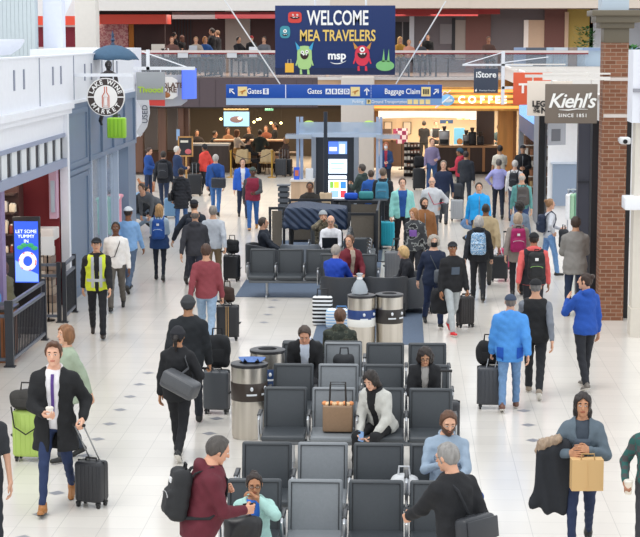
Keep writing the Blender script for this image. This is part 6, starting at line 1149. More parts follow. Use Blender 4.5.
A = P('man in a maroon sweater and light jeans pulling a brown trimmed case', 206, 243, H=1.76, face=0, pose='walkL', arms='bg', top=('#8a3f47', 'sweater'), legs='#8ea6bf', hair=('short', '#4a3226'), skin='#d3a083', extra=('jeans',)); t = suitcase('black suitcase with tan centre stripes beside the man in light jeans', 228, 340, '#26272b', (.38, .24, .55), 0, A['grip'][1], False); mb = MB(); mb.bb(-.025, -.012, -.125, -.12, .08, .6); mb.bb(.012, .025, -.125, -.12, .08, .6); mb.build('stripe', mat('#b8935e'), t); soft_bag('brown and black bag riding on the tan striped suitcase', 0, 0, '#3a2a22', (.26, .18, .28), .63, 0, at=(at_z(228, 340).x - .02, at_z(228, 340).y + .12))
A = P('man in a grey knit hat and black jacket walking away', 188, 295, H=1.78, face=0, pose='walkR', arms='bg', top=('#1d2126', 'jacket'), legs='#262a33', hat=('beanie', '#3c3d40'), hair=('buzz', '#2a211c'), skin='#b98867', fat=.01); suitcase('grey upright suitcase by the man in the grey knit hat', 217, 413, '#4c5056', (.36, .24, .55), 5, A['grip'][1], False); soft_bag('black backpack riding on the grey upright suitcase', 0, 0, '#1c1e22', (.36, .22, .46), .62, 0, 'backpack', at=(at_z(217, 413).x, at_z(217, 413).y + .12), cat='backpack')
A = P('woman all in black with a dark ponytail carrying a grey duffel', 179, 326, fy=457, sex='f', face=8, pose='walkL', arms='dh', top=('#1b1c20', 'jacket', {'lo_w': -.16}), legs='#1a1b20', shoes='#1c1c1e', hair=('pony', '#1d1614'), hat=('beanie', '#23242a'), skin='#b8835f', fat=.012, extra=('sneak',)); shoulder_bag(A, 'grey duffel bag on the shoulder of the woman in black', '#55575b', 1, (.5, .24, .24), .12, -.3, False, 'duffel_bag', -14, tilt=22)
# person cut off by the frame on either side
P('person mostly outside the frame whose bare forearm shows by the lime suitcase', -18, 392, H=1.76, face=170, pose='stand', arms='dd', top=(CH, 'tee'), legs='#262a33', skin='#c99a80')
A = P('person at the frame edge in a green plaid shirt holding a drink', 656, 405, H=1.7, face=190, pose='stand', arms='dg', top=('#2f5a55', 'shirt', {'mat_': pattern_mat('plaid', '#2a5a56', '#4a4a4c', 'check', 16)}), legs='#3a3a40', skin='#a8755a', targets={1: (.27, .1, .02)}); cup(A, 1, 'pale drink held at the edge of the frame by the plaid sleeve', '#e8dccb')
# ----- nearest group round the seats
A = P('man in a maroon hoodie with a black backpack leaning to the seated girl', 199, 437, H=1.74, face=72, pose='stand', arms='hr', top=('#5f1f2c', 'hoodie', {'hood': True}), legs='#1f2127', hair=('short', '#4c4743'), skin='#d9a183', lean=10, look=(0, 22), fat=.02, belly=.03, targets={-1: (.17, .2, .3), 1: (.1, .36, .2)}); backpack(A, 'black backpack worn by the man in the maroon hoodie', '#1f2023', .31, .46, .17, accent='#a8a8a8')
phone(A, 1, 'phone held out by the man in the maroon hoodie')
def sit(label, px, row, face=180, dx=0, dy=-.24, **k):
    x = at_y(px, 450, ROWS[row] if isinstance(row, int) else row).x + dx; return person(label, (x, (ROWS[row] if isinstance(row, int) else row) + dy), face=face, pose=k.pop('pose', 'sit'), **k)
A = sit('girl in a mint jacket and blue top sitting with a phone', 259, 0, H=1.54, dy=-.5, seat=.36, sex='f', arms='es', top=('#a8d0c9', 'jacket', {'op': .07}), inner=('#2f6fd0', 'tee'), legs='#274a86', skin='#b27e5c', hair=('bun', '#2a1d18'), lean=10, look=(8, 8), extra=('glasses', 'jeans')); phone(A, 1, 'phone in the lap of the girl in the mint jacket')
g = A['M'] @ Vector((0, .34, .55)); soft_bag('black leather handbag on the lap of the girl in mint', 0, 0, '#1d1d20', (.36, .18, .24), .57, 172, 'handbag', at=(g.x - .08, g.y - .08), kind='leather')
A = P('grey haired man in black with glasses standing at the nearest seats', 458, 447, H=1.74, face=-38, pose='stand', arms='rb', top=('#1a1b1f', 'jacket'), legs='#202229', skin='#d8a487', hair=('short', '#8d8a87'), lean=8, look=(18, 12), extra=('glasses',)); shoulder_bag(A, 'dark grey messenger bag worn by the grey haired man in black', '#2c2e33', 1, (.42, .15, .3), .06, -.26, True, 'messenger_bag', 10, bx=.0); phone(A, -1, 'phone held by the grey haired man in black')
A = sit('bearded man in a light blue shirt sitting with crossed legs', 446, 1, H=1.76, arms='sp', pose='sitx', top=('#93a5b8', 'shirt'), legs='#2c4f90', skin='#dca98b', hair=('short', '#5c3c28'), lean=-8, look=(10, 22), extra=('beard', 'jeans', 'collar'), dy=-.3); phone(A, 1, 'phone held by the bearded man in the light blue shirt')
x0 = at_y(404, 470, ROWS[1] - .3).x; soft_bag('white and grey bag on the seat beside the bearded man', 0, 0, '#c9cbce', (.3, .26, .2), .47, 180, 'handbag', at=(x0, ROWS[1] - .34))
A = sit('woman in a pale grey coat bent over her phone', 384, 2, H=1.64, sex='f', face=-150, arms='ss', top=('#c3c3bd', 'coat', {'op': .06}), inner=(BL, 'sweater'), legs='#17181c', hair=('long', '#211813'), skin='#dcab90', lean=22, look=(0, 25), dx=-.02, dy=-.3, extra=('scarf#1a1a1e',)); phone(A, 1, 'phone held by the woman in the pale grey coat')
A = sit('woman with glasses and big dark hair in a black jacket', 424, 3, H=1.66, sex='f', arms='ss', top=('#1b1c20', 'jacket', {'op': .05}), inner=('#a9a6a3', 'tee'), legs='#22242a', hair=('big', '#261b17'), skin='#c99676', lean=22, look=(0, 25), extra=('glasses',)); phone(A, -1, 'phone held by the woman with big dark hair')
A = sit('man in a black suit and pale shirt looking down at his lap', 307, 4, H=1.74, arms='ss', top=('#17181c', 'blazer', {'op': .06}), inner=('#cdd7e6', 'shirt'), legs='#1c1d22', hair=('short', '#4a3c34'), skin='#dba183', lean=26, look=(0, 32), fat=.01, extra=('collar',))
A = sit('man in a dark green camouflage jacket seated facing away', 338, 4, face=4, dy=.36, H=1.72, arms='ss', top=('#3b4238', 'jacket', {'hood': True, 'mat_': pattern_mat('dark_camo', '#2f352e', '#4a5044', 'camo', 14, '#3c3a30')}), legs='#2a2c30', hair=('short', '#5c3f2c'), skin='#d0a080', lean=14); soft_bag('black bag with a white tag standing on the seat behind the camouflage jacket', 0, 0, '#2b2d31', (.3, .2, .36), .46, 180, at=(at_y(345, 350, ROWS[4]).x, ROWS[4] - .34))
# tan bag on the seat, cases beside the seats
x0 = at_y(338, 420, ROWS[2] - .3).x; t = thing('shopping_bag', 'tan handled bag with orange tissue on the grey seat', 'bag', (x0, ROWS[2] - .36, .47)); mb = MB(); mb.box((0, 0, .16), (.36, .2, .32), 0, None, .02); mb.build('body', mat('#8a6f56', 'leather'), t); mb = MB()
for k in range(9): mb.ball((-.16 + .04 * k, .02 * (-1) ** k, .33), .035, k % 2, 8, (1, 1.6, .8))
mb.build('tissue_paper', [mat('#d98f5c', 'cloth'), mat('#e8c49a', 'cloth')], t)
for y_ in (-.07, .07): mb = MB(); mb.tube([(-.1, y_, .3), (-.09, y_, .58), (.09, y_, .58), (.1, y_, .3)], .009, n=6); mb.build('handle', mat('#2a2522', 'leather'), t)
gx = at_y(446, 400, ROWS[3] - .75); suitcase('dark suitcase with raised chrome handle beside the woman with big dark hair', 0, 0, '#2d2f34', (.36, .24, .52), 180, (gx.x, ROWS[3] - .72, .98), False, at=(gx.x, ROWS[3] - .62))
# ----- right side, nearest
A = P('woman in a denim jacket carrying a kraft paper bag and dark coat', 583, 391, H=1.68, sex='f', face=184, pose='walkR', arms='xx', top=('#5d6b76', 'jacket', {'op': .07}), inner=('#3c4652', 'tee'), legs='#243150', hair=('long', '#241a17'), skin='#bf8a68', extra=('slim', 'print#5a6674'), look=(0, 4), targets={-1: (.06, .25, .26), 1: (.13, .25, .22)})
g = A['grip'][1]; t = thing('paper_bag', 'kraft paper bag held by the woman in a denim jacket', 'bag', (g.x + .09, g.y - .09, g.z - .33), R_(4)); mb = MB(); mb.prism([(-.155, -.07), (.155, -.07), (.155, .07), (-.155, .07)], 0, .31); mb.bb(-.005, .005, -.075, -.07, 0, .31); mb.build('body', mat('#d3ad77', 'plain', rough=.75), t); mb = MB(); mb.tube([(-.07, -.06, .29), (-.06, -.06, .37), (.06, -.06, .37), (.07, -.06, .29)], .007, n=6); mb.build('handle', mat('#b08c58'), t)
v, f = surf(lambda Q: smin(smin(rbox(Q, (0, 0, -.36), (.28, .16, .7), .07), cap(Q, (-.12, 0, -.1), (-.2, .02, -.62), .07, .06), .04), cap(Q, (.05, 0, -.02), (-.1, 0, -.06), .08), .05) + .016 * np.sin(Q[:, 0] * 38 + Q[:, 2] * 6), (-.4, -.22, -.88), (.34, .22, .18), .02); gx = A['M'] @ Vector((.25, .12, 1.16)); o = np_obj('folded_coat', v, f, mat('#23262c', 'cloth')); o.location = gx; tag(o, 'black coat with fur trimmed hood hung over the arm of the denim jacket woman', 'coat')
v, f = surf(lambda Q: smin(cap(Q, (-.14, -.02, .0), (.0, -.05, .06), .06, .05), cap(Q, (-.14, -.02, .0), (-.17, 0, -.07), .05), .03) + .014 * np.sin(Q[:, 0] * 75) * np.sin(Q[:, 1] * 70) * np.sin(Q[:, 2] * 72), (-.34, -.2, -.2), (.2, .12, .25), .013); np_obj('fur_trim', v, f, mat('#a08a74', 'hair'), o)
P('woman in a royal blue hoodie with raised hand walking past the brick pillar', 584, 275, fy=389, sex='f', face=-25, pose='shortR', arms='ud', top=('#1f4fa8', 'hoodie', {'hood': True}), legs='#24262d', shoes='#6d665f', hair=('bun', '#33221a'), skin='#d9a587', look=(45, 0), extra=('sneak',), fat=.008, targets={-1: (.14, .3, .38)})
A = P('man in a black vest over grey sleeves and a dark cap walking away', 530, 278, fy=396, fx=534, face=8, pose='walkL', arms='fb', top=('#777c85', 'shirt'), vest='#17181b', legs='#1b1d22', shoes='#8a7c6c', hat=('cap', '#191a1e'), hair=('buzz', '#6d6a68'), skin='#cf9d80', extra=('sneak',), fat=.012)
A = P('person in a bright blue two tone jacket and cap walking away', 509, 296, fy=410, face=2, pose='shortR', arms='gb', top=('#4a90d9', 'jacket', {'hood': True, 'lo_w': -.2, 'off': .036}), legs='#6a8cb4', shoes='#6a4638', hat=('cap', '#39455a'), hair=('buzz', '#6a625c'), skin='#d3a287', fat=.02, extra=('jeans', 'sneak', 'panels#1a56b8')); suitcase('grey hard suitcase pulled by the bright blue jacket', 490, 408, '#44474d', (.37, .24, .54), 0, A['grip'][-1]); soft_bag('black bag riding on the grey hard suitcase', 0, 0, '#16171a', (.36, .24, .34), .6, 0, at=(at_z(490, 408).x - .02, at_z(490, 408).y + .1))
P('man in a grey blazer and dark jeans standing by the dark pier', 574, 218, fy=316, face=-5, pose='stand', arms='cc', top=('#878480', 'blazer'), legs='#27344d', shoes='#5a3a28', hair=('short', '#3a2a20'), skin='#c9997b', extra=('jeans',), fat=.012)
A = P('person in a coral sweater and black vest with a big black backpack', 534, 234, H=1.74, face=3, pose='shortL', arms='bd', top=('#d9605e', 'hoodie', {'hood': True}), vest='#22242b', legs='#24262d', hat=('cap', '#1a1b1f'), hair=('buzz', '#241a15'), skin='#a8755a', fat=.02); backpack(A, 'big black backpack over the coral sweater', '#191b1e', .31, .48, .18, .05, '#7fae5a')
A = P('woman with a magenta backpack and blonde grey hair walking away', 518, 214, H=1.66, sex='f', face=0, pose='shortR', arms='bd', top=('#8f8780', 'jacket', {'lo_w': -.22, 'hood': True}), legs='#1c1d22', hair=('bob', '#b9a48c'), skin='#d9a98f', fat=.012); backpack(A, 'magenta backpack on the blonde grey haired woman', '#a3195e', .33, .5, .17, accent='#d8d8d8')
A = P('grey haired woman in black with a pale blue patterned backpack', 479, 217, H=1.66, sex='f', face=4, pose='shortL', arms='bg', top=('#202228', 'jacket', {'hood': True}), legs='#23252b', hair=('bob', '#b7b3b0'), skin='#d9a98f', fat=.025); backpack(A, 'pale blue patterned backpack on the grey haired woman in black', '#7fa8cc', .32, .46, .15, m=pattern_mat('blue_leaves', '#86b0d6', '#d7e6f2', 'camo', 22, '#4f7fae')); suitcase('black fabric suitcase between the patterned and magenta backpacks', 499, 281, '#23262c', (.36, .25, .5), 0, (at_z(499, 281).x - .1, at_z(499, 281).y + .35, .95), False); suitcase('small pink suitcase in front of the black fabric suitcase', 506, 272, '#c33f68', (.34, .22, .48), 0, None, False)
P('man in a tan jacket with close cropped hair walking away', 486, 203, H=1.76, face=0, pose='walkR', arms='fb', top=('#b8a583', 'jacket'), legs='#4b4a48', hair=('buzz', '#2a2019'), skin='#8a5c40', fat=.015)
P('man in a bright cyan jacket walking toward the seats', 479, 182, H=1.74, face=178, pose='walkR', arms='db', top=('#1f9fe6', 'jacket', {'hood': True}), legs='#202840', hair=('short', '#33241b'), skin='#d3a083', extra=('zip',), fat=.015)
P('man in a lavender shirt with hands at his waist walking away', 498, 160, fy=219, face=0, pose='shortL', arms='ww', top=('#a7a8e0', 'shirt'), legs='#22283a', hair=('short', '#5f5a56'), skin='#c99a7c')
P('man in a cream short sleeved shirt facing the cafe counter', 500, 146, H=1.76, face=-8, pose='stand', arms='dc', top=('#ddd6c6', 'polo'), legs='#6d6a66', hair=('short', '#1d1714'), skin='#c08f6e')
P('man in a black jacket and cap facing the camera by the cafe', 523, 146, H=1.78, face=185, pose='stand', arms='cc', top=('#16181f', 'jacket'), legs='#15171c', hat=('cap', '#1a1d26'), hair=('buzz', '#2a1d16'), skin='#c99a7c', extra=('zip',))
A = P('white haired person with a dark backpack behind the lavender shirt', 515, 161, H=1.7, face=12, pose='stand', arms='dd', top=('#e3e3e6', 'shirt'), legs='#3f4a63', hair=('short', '#cfcac4'), skin='#dcae94'); backpack(A, 'dark backpack on the white haired person', '#20242c', .28, .42)
A = P('man in a teal shirt with a brown grey backpack', 522, 174, H=1.76, face=8, pose='shortR', arms='db', top=('#5f9a98', 'shirt'), legs='#39507c', hair=('bald', '#bdb6ae'), skin='#d5a589', extra=('jeans',), fat=.01); backpack(A, 'brown grey backpack on the man in the teal shirt', '#4f4a48', .31, .46, .18, .05)
P('short person with dark curly hair in a grey top between backpacks', 520, 202, H=1.6, sex='f', face=-5, pose='shortL', arms='bd', top=('#8293a8', 'sweater'), legs='#3b4a66', hair=('curly', '#1c1512'), skin='#7a4f38')
A = P('woman in a pale blouse and jeans with a navy backpack facing the white shop', 550, 200, H=1.66, sex='f', face=75, pose='shortR', arms='cw', top=('#c9cdd6', 'shirt'), legs='#6f97c9', hair=('bun', '#96704e'), skin='#dcab90', extra=('jeans',)); backpack(A, 'navy backpack on the woman in the pale blouse', '#1f2c46', .28, .42); soft_bag('dark grey bag hanging from the hand of the woman in the pale blouse', 0, 0, '#34373d', (.24, .14, .42), .62, 60, at=(A['M'].translation.x + .3, A['M'].translation.y - .1))
# ----- middle aisle facing the camera
A = P('grey curly haired woman in a black mask and navy sweater', 431, 235, fy=326, fx=433, H=1.66, sex='f', face=172, pose='walkL', arms='db', top=('#1b2740', 'sweater', {'lo_w': -.14}), legs='#1e2c4c', hair=('curly', '#a49c92'), skin='#dcae94', extra=('mask', 'sneak'), fat=.025); shoulder_bag(A, 'grey crossbody bag on the woman in the black mask', '#5a5f66', -1, (.28, .1, .26), .06, .2, True)
A = P('man in red shoes, pale joggers and black bomber jacket', 458, 241, fy=334, fx=452, face=160, pose='walkR', arms='gd', top=('#1b1c20', 'jacket'), legs='#aeb4b6', shoes='#d1262c', hat=('cap', '#191b22'), hair=('buzz', '#1d1512'), skin='#a3704f', look=(-20, 0), extra=('print#4f5a68', 'sneak')); suitcase('dark suitcase behind the man in red shoes', 465, 327, '#2d2a2b', (.3, .22, .5), 160, A['grip'][-1]); soft_bag('black holdall held low behind the man in red shoes', 0, 0, '#1d1e22', (.34, .22, .46), .3, 170, at=(A['M'].translation.x - .2, A['M'].translation.y + .35))
A = P('woman in a grey camouflage shirt looking left with red brown hair', 415, 209, H=1.68, sex='f', face=-165, pose='shortL', arms='db', top=('#55585a', 'hoodie', {'mat_': pattern_mat('grey_camo', '#3f4145', '#8f9290', 'camo', 7, '#1f2023')}), legs='#24262d', hair=('long', '#a8764c'), skin='#dcab90', look=(-20, 10), extra=('print#8c62b4',), fat=.015); suitcase('grey hard suitcase with pale top beside the camouflage shirt', 394, 280, '#6a6d72', (.40, .26, .56), 180, (at_z(394, 280).x + .05, at_z(394, 280).y - .15, .9))
P('bearded man in a brown jacket walking toward the bins', 424, 197, H=1.76, face=170, pose='walkR', arms='db', top=('#8f5f38', 'jacket'), legs='#3a3f4a', hair=('short', '#33241b'), skin='#d3a083', extra=('beard', 'zip'), look=(12, 0))
A = P('man in an open mint jacket over a royal blue shirt', 402, 179, fy=254, face=176, pose='shortL', arms='dg', top=('#8fd0cb', 'jacket', {'op': .1, 'hood': True}), inner=('#1f4f96', 'shirt'), legs='#1b1d22', hair=('short', '#4a3a2e'), skin='#dcae94', fat=.015); suitcase('turquoise suitcase pulled by the man in the mint jacket', 387, 248, '#2fb8d2', (.38, .25, .6), 185, A['grip'][1]); mb = None
A = P('bald man in a pale jacket with a red strap on his shoulder', 432, 178, H=1.74, face=182, pose='shortR', arms='wd', top=('#c7cacf', 'jacket'), legs='#50555e', hair=('bald', '#b8b0a8'), skin='#dcae94', extra=('glasses',), fat=.01); shoulder_bag(A, 'dark shoulder bag with red strap on the bald man in a pale jacket', '#3a3d42', -1, (.3, .12, .28), .05, strapc='#c8354a')
A = P('man in a dark navy sweater walking behind the pale jacket', 443, 160, fy=224, face=185, pose='walkL', arms='bd', top=('#1d2a48', 'sweater'), legs='#4a4d54', hair=('short', '#8a7d70'), skin='#dcae94')
suitcase('pale grey suitcase with a dark bag on top near the cyan jacket', 457, 221, '#b4b8be', (.36, .24, .55), 185, None); soft_bag('dark grey bag riding on the pale grey suitcase', 0, 0, '#3d4148', (.34, .22, .44), .62, 0, at=(at_z(457, 221).x, at_z(457, 221).y + .1))
A = P('man in a mauve check shirt and jeans by the black roller bag', 432, 139, H=1.78, face=160, pose='stand', arms='cd', top=('#8a7f9e', 'shirt', {'mat_': pattern_mat('mauve_check', '#8d83a4', '#786f92', 'check', 26)}), legs='#3a5684', hair=('short', '#6a4c38'), skin='#dcae94', extra=('jeans',)); suitcase('tall black suitcase beside the mauve check shirt', 419, 190, '#26282c', (.42, .28, .68), 175, A['grip'][1], False); soft_bag('black bag strapped on the tall black suitcase', 0, 0, '#1b1c20', (.36, .24, .4), .75, 0, at=(at_z(419, 190).x, at_z(419, 190).y + .12))
P('woman in a red jacket turned toward the cafe shelf', 460, 149, H=1.68, sex='f', face=-75, pose='stand', arms='cc', top=('#b83246', 'jacket', {'hood': True}), legs='#23262e', hair=('short', '#1d1714'), skin='#9a6a4c', hat=('beanie', '#2b4a5c'))
P('person in dark clothes standing just past the red jacket', 466, 152, H=1.7, face=10, pose='stand', arms='cd', top=('#2c3038', 'jacket'), legs='#2f3540', hair=('short', '#2a1d16'), skin='#c49474')
P('child with brown hair crouching beside the red jacket', 466, 183, H=1.5, face=100, pose='crouch', arms='cc', top=('#5f7fa8', 'sweater'), legs='#6f90b8', hair=('short', '#5c4030'), skin='#cf9d80', lean=35, extra=('jeans',))
P('red haired woman in a white mask and navy jacket by the wood panel', 386, 143, H=1.66, sex='f', face=180, pose='stand', arms='cd', top=('#22406c', 'jacket', {'op': .05}), inner=('#a83246', 'tee'), legs='#20242e', hair=('bob', '#a85a34'), skin='#e0b49c', extra=('whitemask',))
P('man in a dark green jacket looking left beside the kiosk screen', 362, 165, H=1.76, face=-60, pose='stand', arms='pp', top=('#33423f', 'jacket', {'hood': True}), legs='#2a2e36', hair=('short', '#4a433e'), skin='#cf9d80')
P('person in a royal blue jacket beside the dark green jacket', 371, 171, H=1.66, face=-15, pose='stand', arms='cd', top=('#2458a8', 'jacket'), legs='#24304c', hair=('short', '#4a3a2e'), skin='#d3a083')
A = P('person in black with a teal backpack standing by the kiosk', 383, 169, H=1.8, face=5, pose='stand', arms='dd', top=('#22262d', 'jacket'), legs='#1c1e24', hair=('short', '#6a5a4c'), skin='#cf9d80'); backpack(A, 'teal blue backpack on the person in black by the kiosk', '#3a7f9c', .33, .46, .16)
# ----- seated in the middle
def sat(label, px, y, face, **k): return person(label, (at_y(px, 250, y).x, y), face=face, pose=k.pop('pose', 'sit'), **k)
A = sat('grey haired man in a royal blue jacket seated in the tub chair', 334, p1.y + .38, 25, H=1.74, arms='sr', top=('#1d46b4', 'jacket'), legs='#2a3350', hair=('short', '#a49c94'), skin='#dcae94', lean=8, seat=.43)
A = sat('man in a burgundy jacket talking beside the royal blue jacket', 349, p1.y + 1.95, 150, H=1.74, arms='ss', top=('#6e1e2c', 'jacket', {'op': .05}), inner=('#b9a998', 'shirt'), legs='#2a2c33', hair=('short', '#6a4a36'), skin='#d9a587', look=(-55, 0), seat=.45, lean=6)
seat_row('pair of dark seats where the burgundy jacket man sits', at_y(349, 250, p1.y + 2.2).x - .3, p1.y + 2.2, 2)
A = sat('blonde woman in black seated in the tub chair by the aisle', 411, p3.y - .02, -100, H=1.64, sex='f', arms='ss', top=('#1d1f27', 'jacket'), legs='#1b1c21', hair=('bob', '#d0ad78'), skin='#dcae94', lean=12, look=(0, 12), seat=.43); soft_bag('black and white patterned bag before the blonde woman', 0, 0, '#5d6066', (.44, .26, .26), .0, 90, at=(at_y(393, 300, p3.y).x, p3.y - .1))
A = sat('man in a dark suit leaning back in the left tub chair', 265, yq + .42, 85, H=1.76, arms='ss', top=('#1e2531', 'blazer'), legs='#1f2632', hair=('short', '#40342c'), skin='#d3a083', lean=-4, seat=.43)
A = sat('bald man in a white shirt working on a dark laptop', 331, yq + 1.0, 180, H=1.74, arms='ss', top=('#e9e9ee', 'shirt'), legs='#3a3f4a', hair=('bald', '#b0a69e'), skin='#e0ae92', seat=.45, lean=8, look=(0, 10), extra=('glasses',))
seat_row('single dark seat under the bald man with the laptop', at_y(331, 250, yq + 1.2).x, yq + 1.24, 1)
g = A['M'] @ Vector((0, .4, .66)); t = thing('laptop', 'dark laptop on the knees of the bald man in white', 'laptop', g, PI); mb = MB(); mb.bb(-.17, .17, -.12, .12, 0, .018, 0, .005); mb.build('base', mat('#24262a', 'plastic'), t); mb = MB(); mb.box((0, .16, .12), (.34, .012, .24), 0, Matrix.Rotation(R_(-18), 3, 'X'), .004); mb.build('screen_lid', mat('#1a1b1f', 'plastic'), t)
sat('person in camouflage sleeves with a grey cap by the piano', 323, yq + 1.9, 170, H=1.72, arms='ee', top=('#6d6656', 'jacket', {'mat_': pattern_mat('tan_camo', '#6b6352', '#8d8470', 'camo', 14, '#4a4538')}), legs='#3a3c3e', hat=('beanie', '#a3a9ae'), hair=('buzz', '#4a3a2e'), skin='#cf9d80', seat=.45)
seat_row('single seat against the piano under the grey capped person', at_y(323, 250, yq + 2.1).x, yq + 2.14, 1)
sat('dark haired person seated at the piano, only the head showing', 310, 45.3, 180, H=1.8, arms='tt', top=('#2a2622', 'jacket'), legs='#222', hair=('short', '#3a281e'), skin='#8a5c40', seat=.56)
t = thing('piano_bench', 'black bench at the piano under the dark haired player', 'bench', (at_y(310, 250, 45.4).x, 45.4, 0)); mb = MB(); mb.bb(-.38, .38, -.17, .17, .46, .54, 0, .02); mb.build('seat', mat('#141416', 'leather'), t)
for x in (-.33, .33):
    for y in (-.13, .13): mb = MB(); mb.tube([(x, y, 0), (x, y, .46)], .022, n=8); mb.build('leg', mat('#141416', 'plastic'), t)
# ----- far left group
A = P('man in a dark jacket with a black backpack near the menu board', 164, 158, fy=210, H=1.78, face=0, pose='walkL', arms='bd', top=('#1c2029', 'jacket', {'hood': True}), legs='#26344f', hair=('short', '#2a211c'), skin='#cf9d80'); backpack(A, 'black backpack on the man near the menu board', '#24272f', .3, .46)
A = P('woman in a dark quilted coat walking away with a blue suitcase', 181, 169, H=1.66, sex='f', face=0, pose='shortR', arms='gd', top=('#2a2c33', 'puffer', {'lo_w': -.32, 'hood': True}), legs='#3f6498', hair=('bun', '#2a1d18'), skin='#cf9d80', extra=('jeans',)); suitcase('pale blue suitcase pulled by the woman in the quilted coat', 171, 218, '#6d94b8', (.36, .24, .52), 0, A['grip'][-1])
shoulder_bag(A, 'black handbag at the side of the quilted coat', '#1d1e22', -1, (.3, .12, .24), .0, 0.0, False)
A = P('woman in a coral red jacket walking left with a black suitcase', 205, 151, fy=195, H=1.68, sex='f', face=-50, pose='walkR', arms='db', top=('#d8473e', 'jacket', {'hood': True}), legs='#1e2026', hair=('short', '#1d1714'), skin='#9a6a4c', hat=('beanie', '#23252b')); suitcase('tall black suitcase beside the coral red jacket', 195, 196, '#24262b', (.44, .28, .66), 0, None, False); soft_bag('black bag standing on the tall suitcase by the coral jacket', 0, 0, '#1b1c20', (.3, .2, .34), .74, 0, at=(at_z(195, 196).x, at_z(195, 196).y + .1))
A = P('grey haired man in a blue jacket with a dark shoulder bag', 216, 162, fy=216, H=1.76, face=5, pose='shortL', arms='db', top=('#224f96', 'jacket'), legs='#4a78b4', hair=('short', '#b9b3ac'), skin='#d9a98f', extra=('jeans',), fat=.01); shoulder_bag(A, 'dark slouchy shoulder bag on the grey haired man in blue', '#34373f', 1, (.42, .16, .3), .02, -.22, True)
P('white haired man in a navy coat before the menu board', 177, 147, H=1.74, face=70, pose='stand', arms='cc', top=('#1f3358', 'jacket', {'op': .08}), inner=('#e4e4e6', 'shirt'), legs='#2f3644', hair=('short', '#d2ccc4'), skin='#dcae94')
P('woman in a blue top bent over her hands by the blue post', 148, 148, H=1.64, sex='f', face=110, pose='stand', arms='cc', top=('#1f4a92', 'jacket'), legs='#2a3550', hair=('pony', '#3a261c'), skin='#d9a587', look=(0, 15))
P('person in a grey sweater bending over a brown box', 154, 172, H=1.72, face=-150, pose='bend', arms='rr', top=('#5d6066', 'sweater'), legs='#25272c', hair=('short', '#4a3a2e'), skin='#cf9d80', lean=62, look=(0, 0))
A = P('person crouching in jeans behind the blue post', 138, 170, H=1.66, face=120, pose='crouch', arms='cc', top=('#24282f', 'jacket'), legs='#7f90a4', hair=('short', '#2a1d16'), skin='#cf9d80', lean=30, extra=('jeans',)); backpack(A, 'dark backpack on the crouching person behind the blue post', '#23272f', .28, .4)
g = at_z(146, 192); t = thing('cardboard_box', 'brown box on the floor before the bending person', 'box', (g.x, g.y + .2, 0)); mb = MB(); mb.bb(-.24, .24, -.18, .18, 0, .3); mb.build('carton', mat('#a86a42', 'plain', rough=.8), t); mb = MB(); mb.box((-.26, 0, .36), (.03, .34, .16), 0, Matrix.Rotation(R_(-30), 3, 'Y')); mb.box((.26, 0, .36), (.03, .34, .16), 0, Matrix.Rotation(R_(30), 3, 'Y')); mb.build('flap', mat('#b87a50', 'plain', rough=.8), t)
g = at_z(142, 200); soft_bag('pale blue soft bag on the floor by the crouching person', 142, 200, '#7f9fc0', (.44, .26, .26))
A = P('man in a maroon vest, grey hood and tan boots walking toward the piano', 253, 167, fy=230, face=176, pose='walkR', arms='cb', top=('#4c4e52', 'hoodie', {'hood': True}), vest='#8a2740', legs='#3564a4', shoes='#c08646', hat=('beanie', '#4a5650'), hair=('buzz', '#1d1512'), skin='#5e3a28', extra=('jeans', 'print#c8ccd2'), fat=.012); phone(A, 1, 'phone held by the man in the maroon vest')
P('person in a royal blue shirt walking beside the maroon vest', 243, 161, fy=218, H=1.72, face=172, pose='walkL', arms='cd', top=('#2a62c8', 'jacket', {'op': .06}), inner=('#e2e6ee', 'tee'), legs='#26304a', hair=('short', '#4a3428'), skin='#dcae94')
# left shop customer
A = person('brown haired woman seated behind the black railing at the wood counter', (at_y(9, 300, 30.2).x, 30.2), H=1.64, face=-60, sex='f', pose='sit', arms='tt', top=('#6d6a52', 'sweater'), legs='#333842', hair=('bob', '#5c3f2c'), skin='#e0b49c', lean=14, seat=.50)
t = thing('stool', 'dark stool under the woman at the wood counter', 'stool', (A['M'].translation.x, 30.2, 0)); mb = MB(); mb.cyl((0, 0), .19, .44, .5); mb.build('seat', mat('#2b2624', 'leather'), t); mb = MB(); mb.cyl((0, 0), .03, .02, .44); mb.cyl((0, 0), .2, 0, .02); mb.build('leg', mat('#1c1c1e', 'metal'), t)
person('person in a light blue sleeve cut off by the left frame edge', (at_y(-6, 320, 28.65).x, 28.65), H=1.66, face=-80, pose='sit', arms='ct', top=('#5a8fd4', 'shirt'), legs='#2c3340', hair=('short', '#3a2a20'), skin='#d3a083', seat=.45)
t = thing('stool', 'dark stool under the light blue sleeved person at the frame edge', 'stool', (at_y(-6, 320, 28.65).x, 28.65, 0)); mb = MB(); mb.cyl((0, 0), .19, .39, .45); mb.build('seat', mat('#2b2624', 'leather'), t); mb = MB(); mb.cyl((0, 0), .03, .02, .39); mb.cyl((0, 0), .2, 0, .02); mb.build('leg', mat('#1c1c1e', 'metal'), t)
P('brown haired shopkeeper behind the digital sign', 22, 217, H=1.66, face=150, pose='stand', arms='cc', top=('#3a2c2a', 'shirt'), legs='#222', hair=('short', '#6a4a38'), skin='#d3a083')
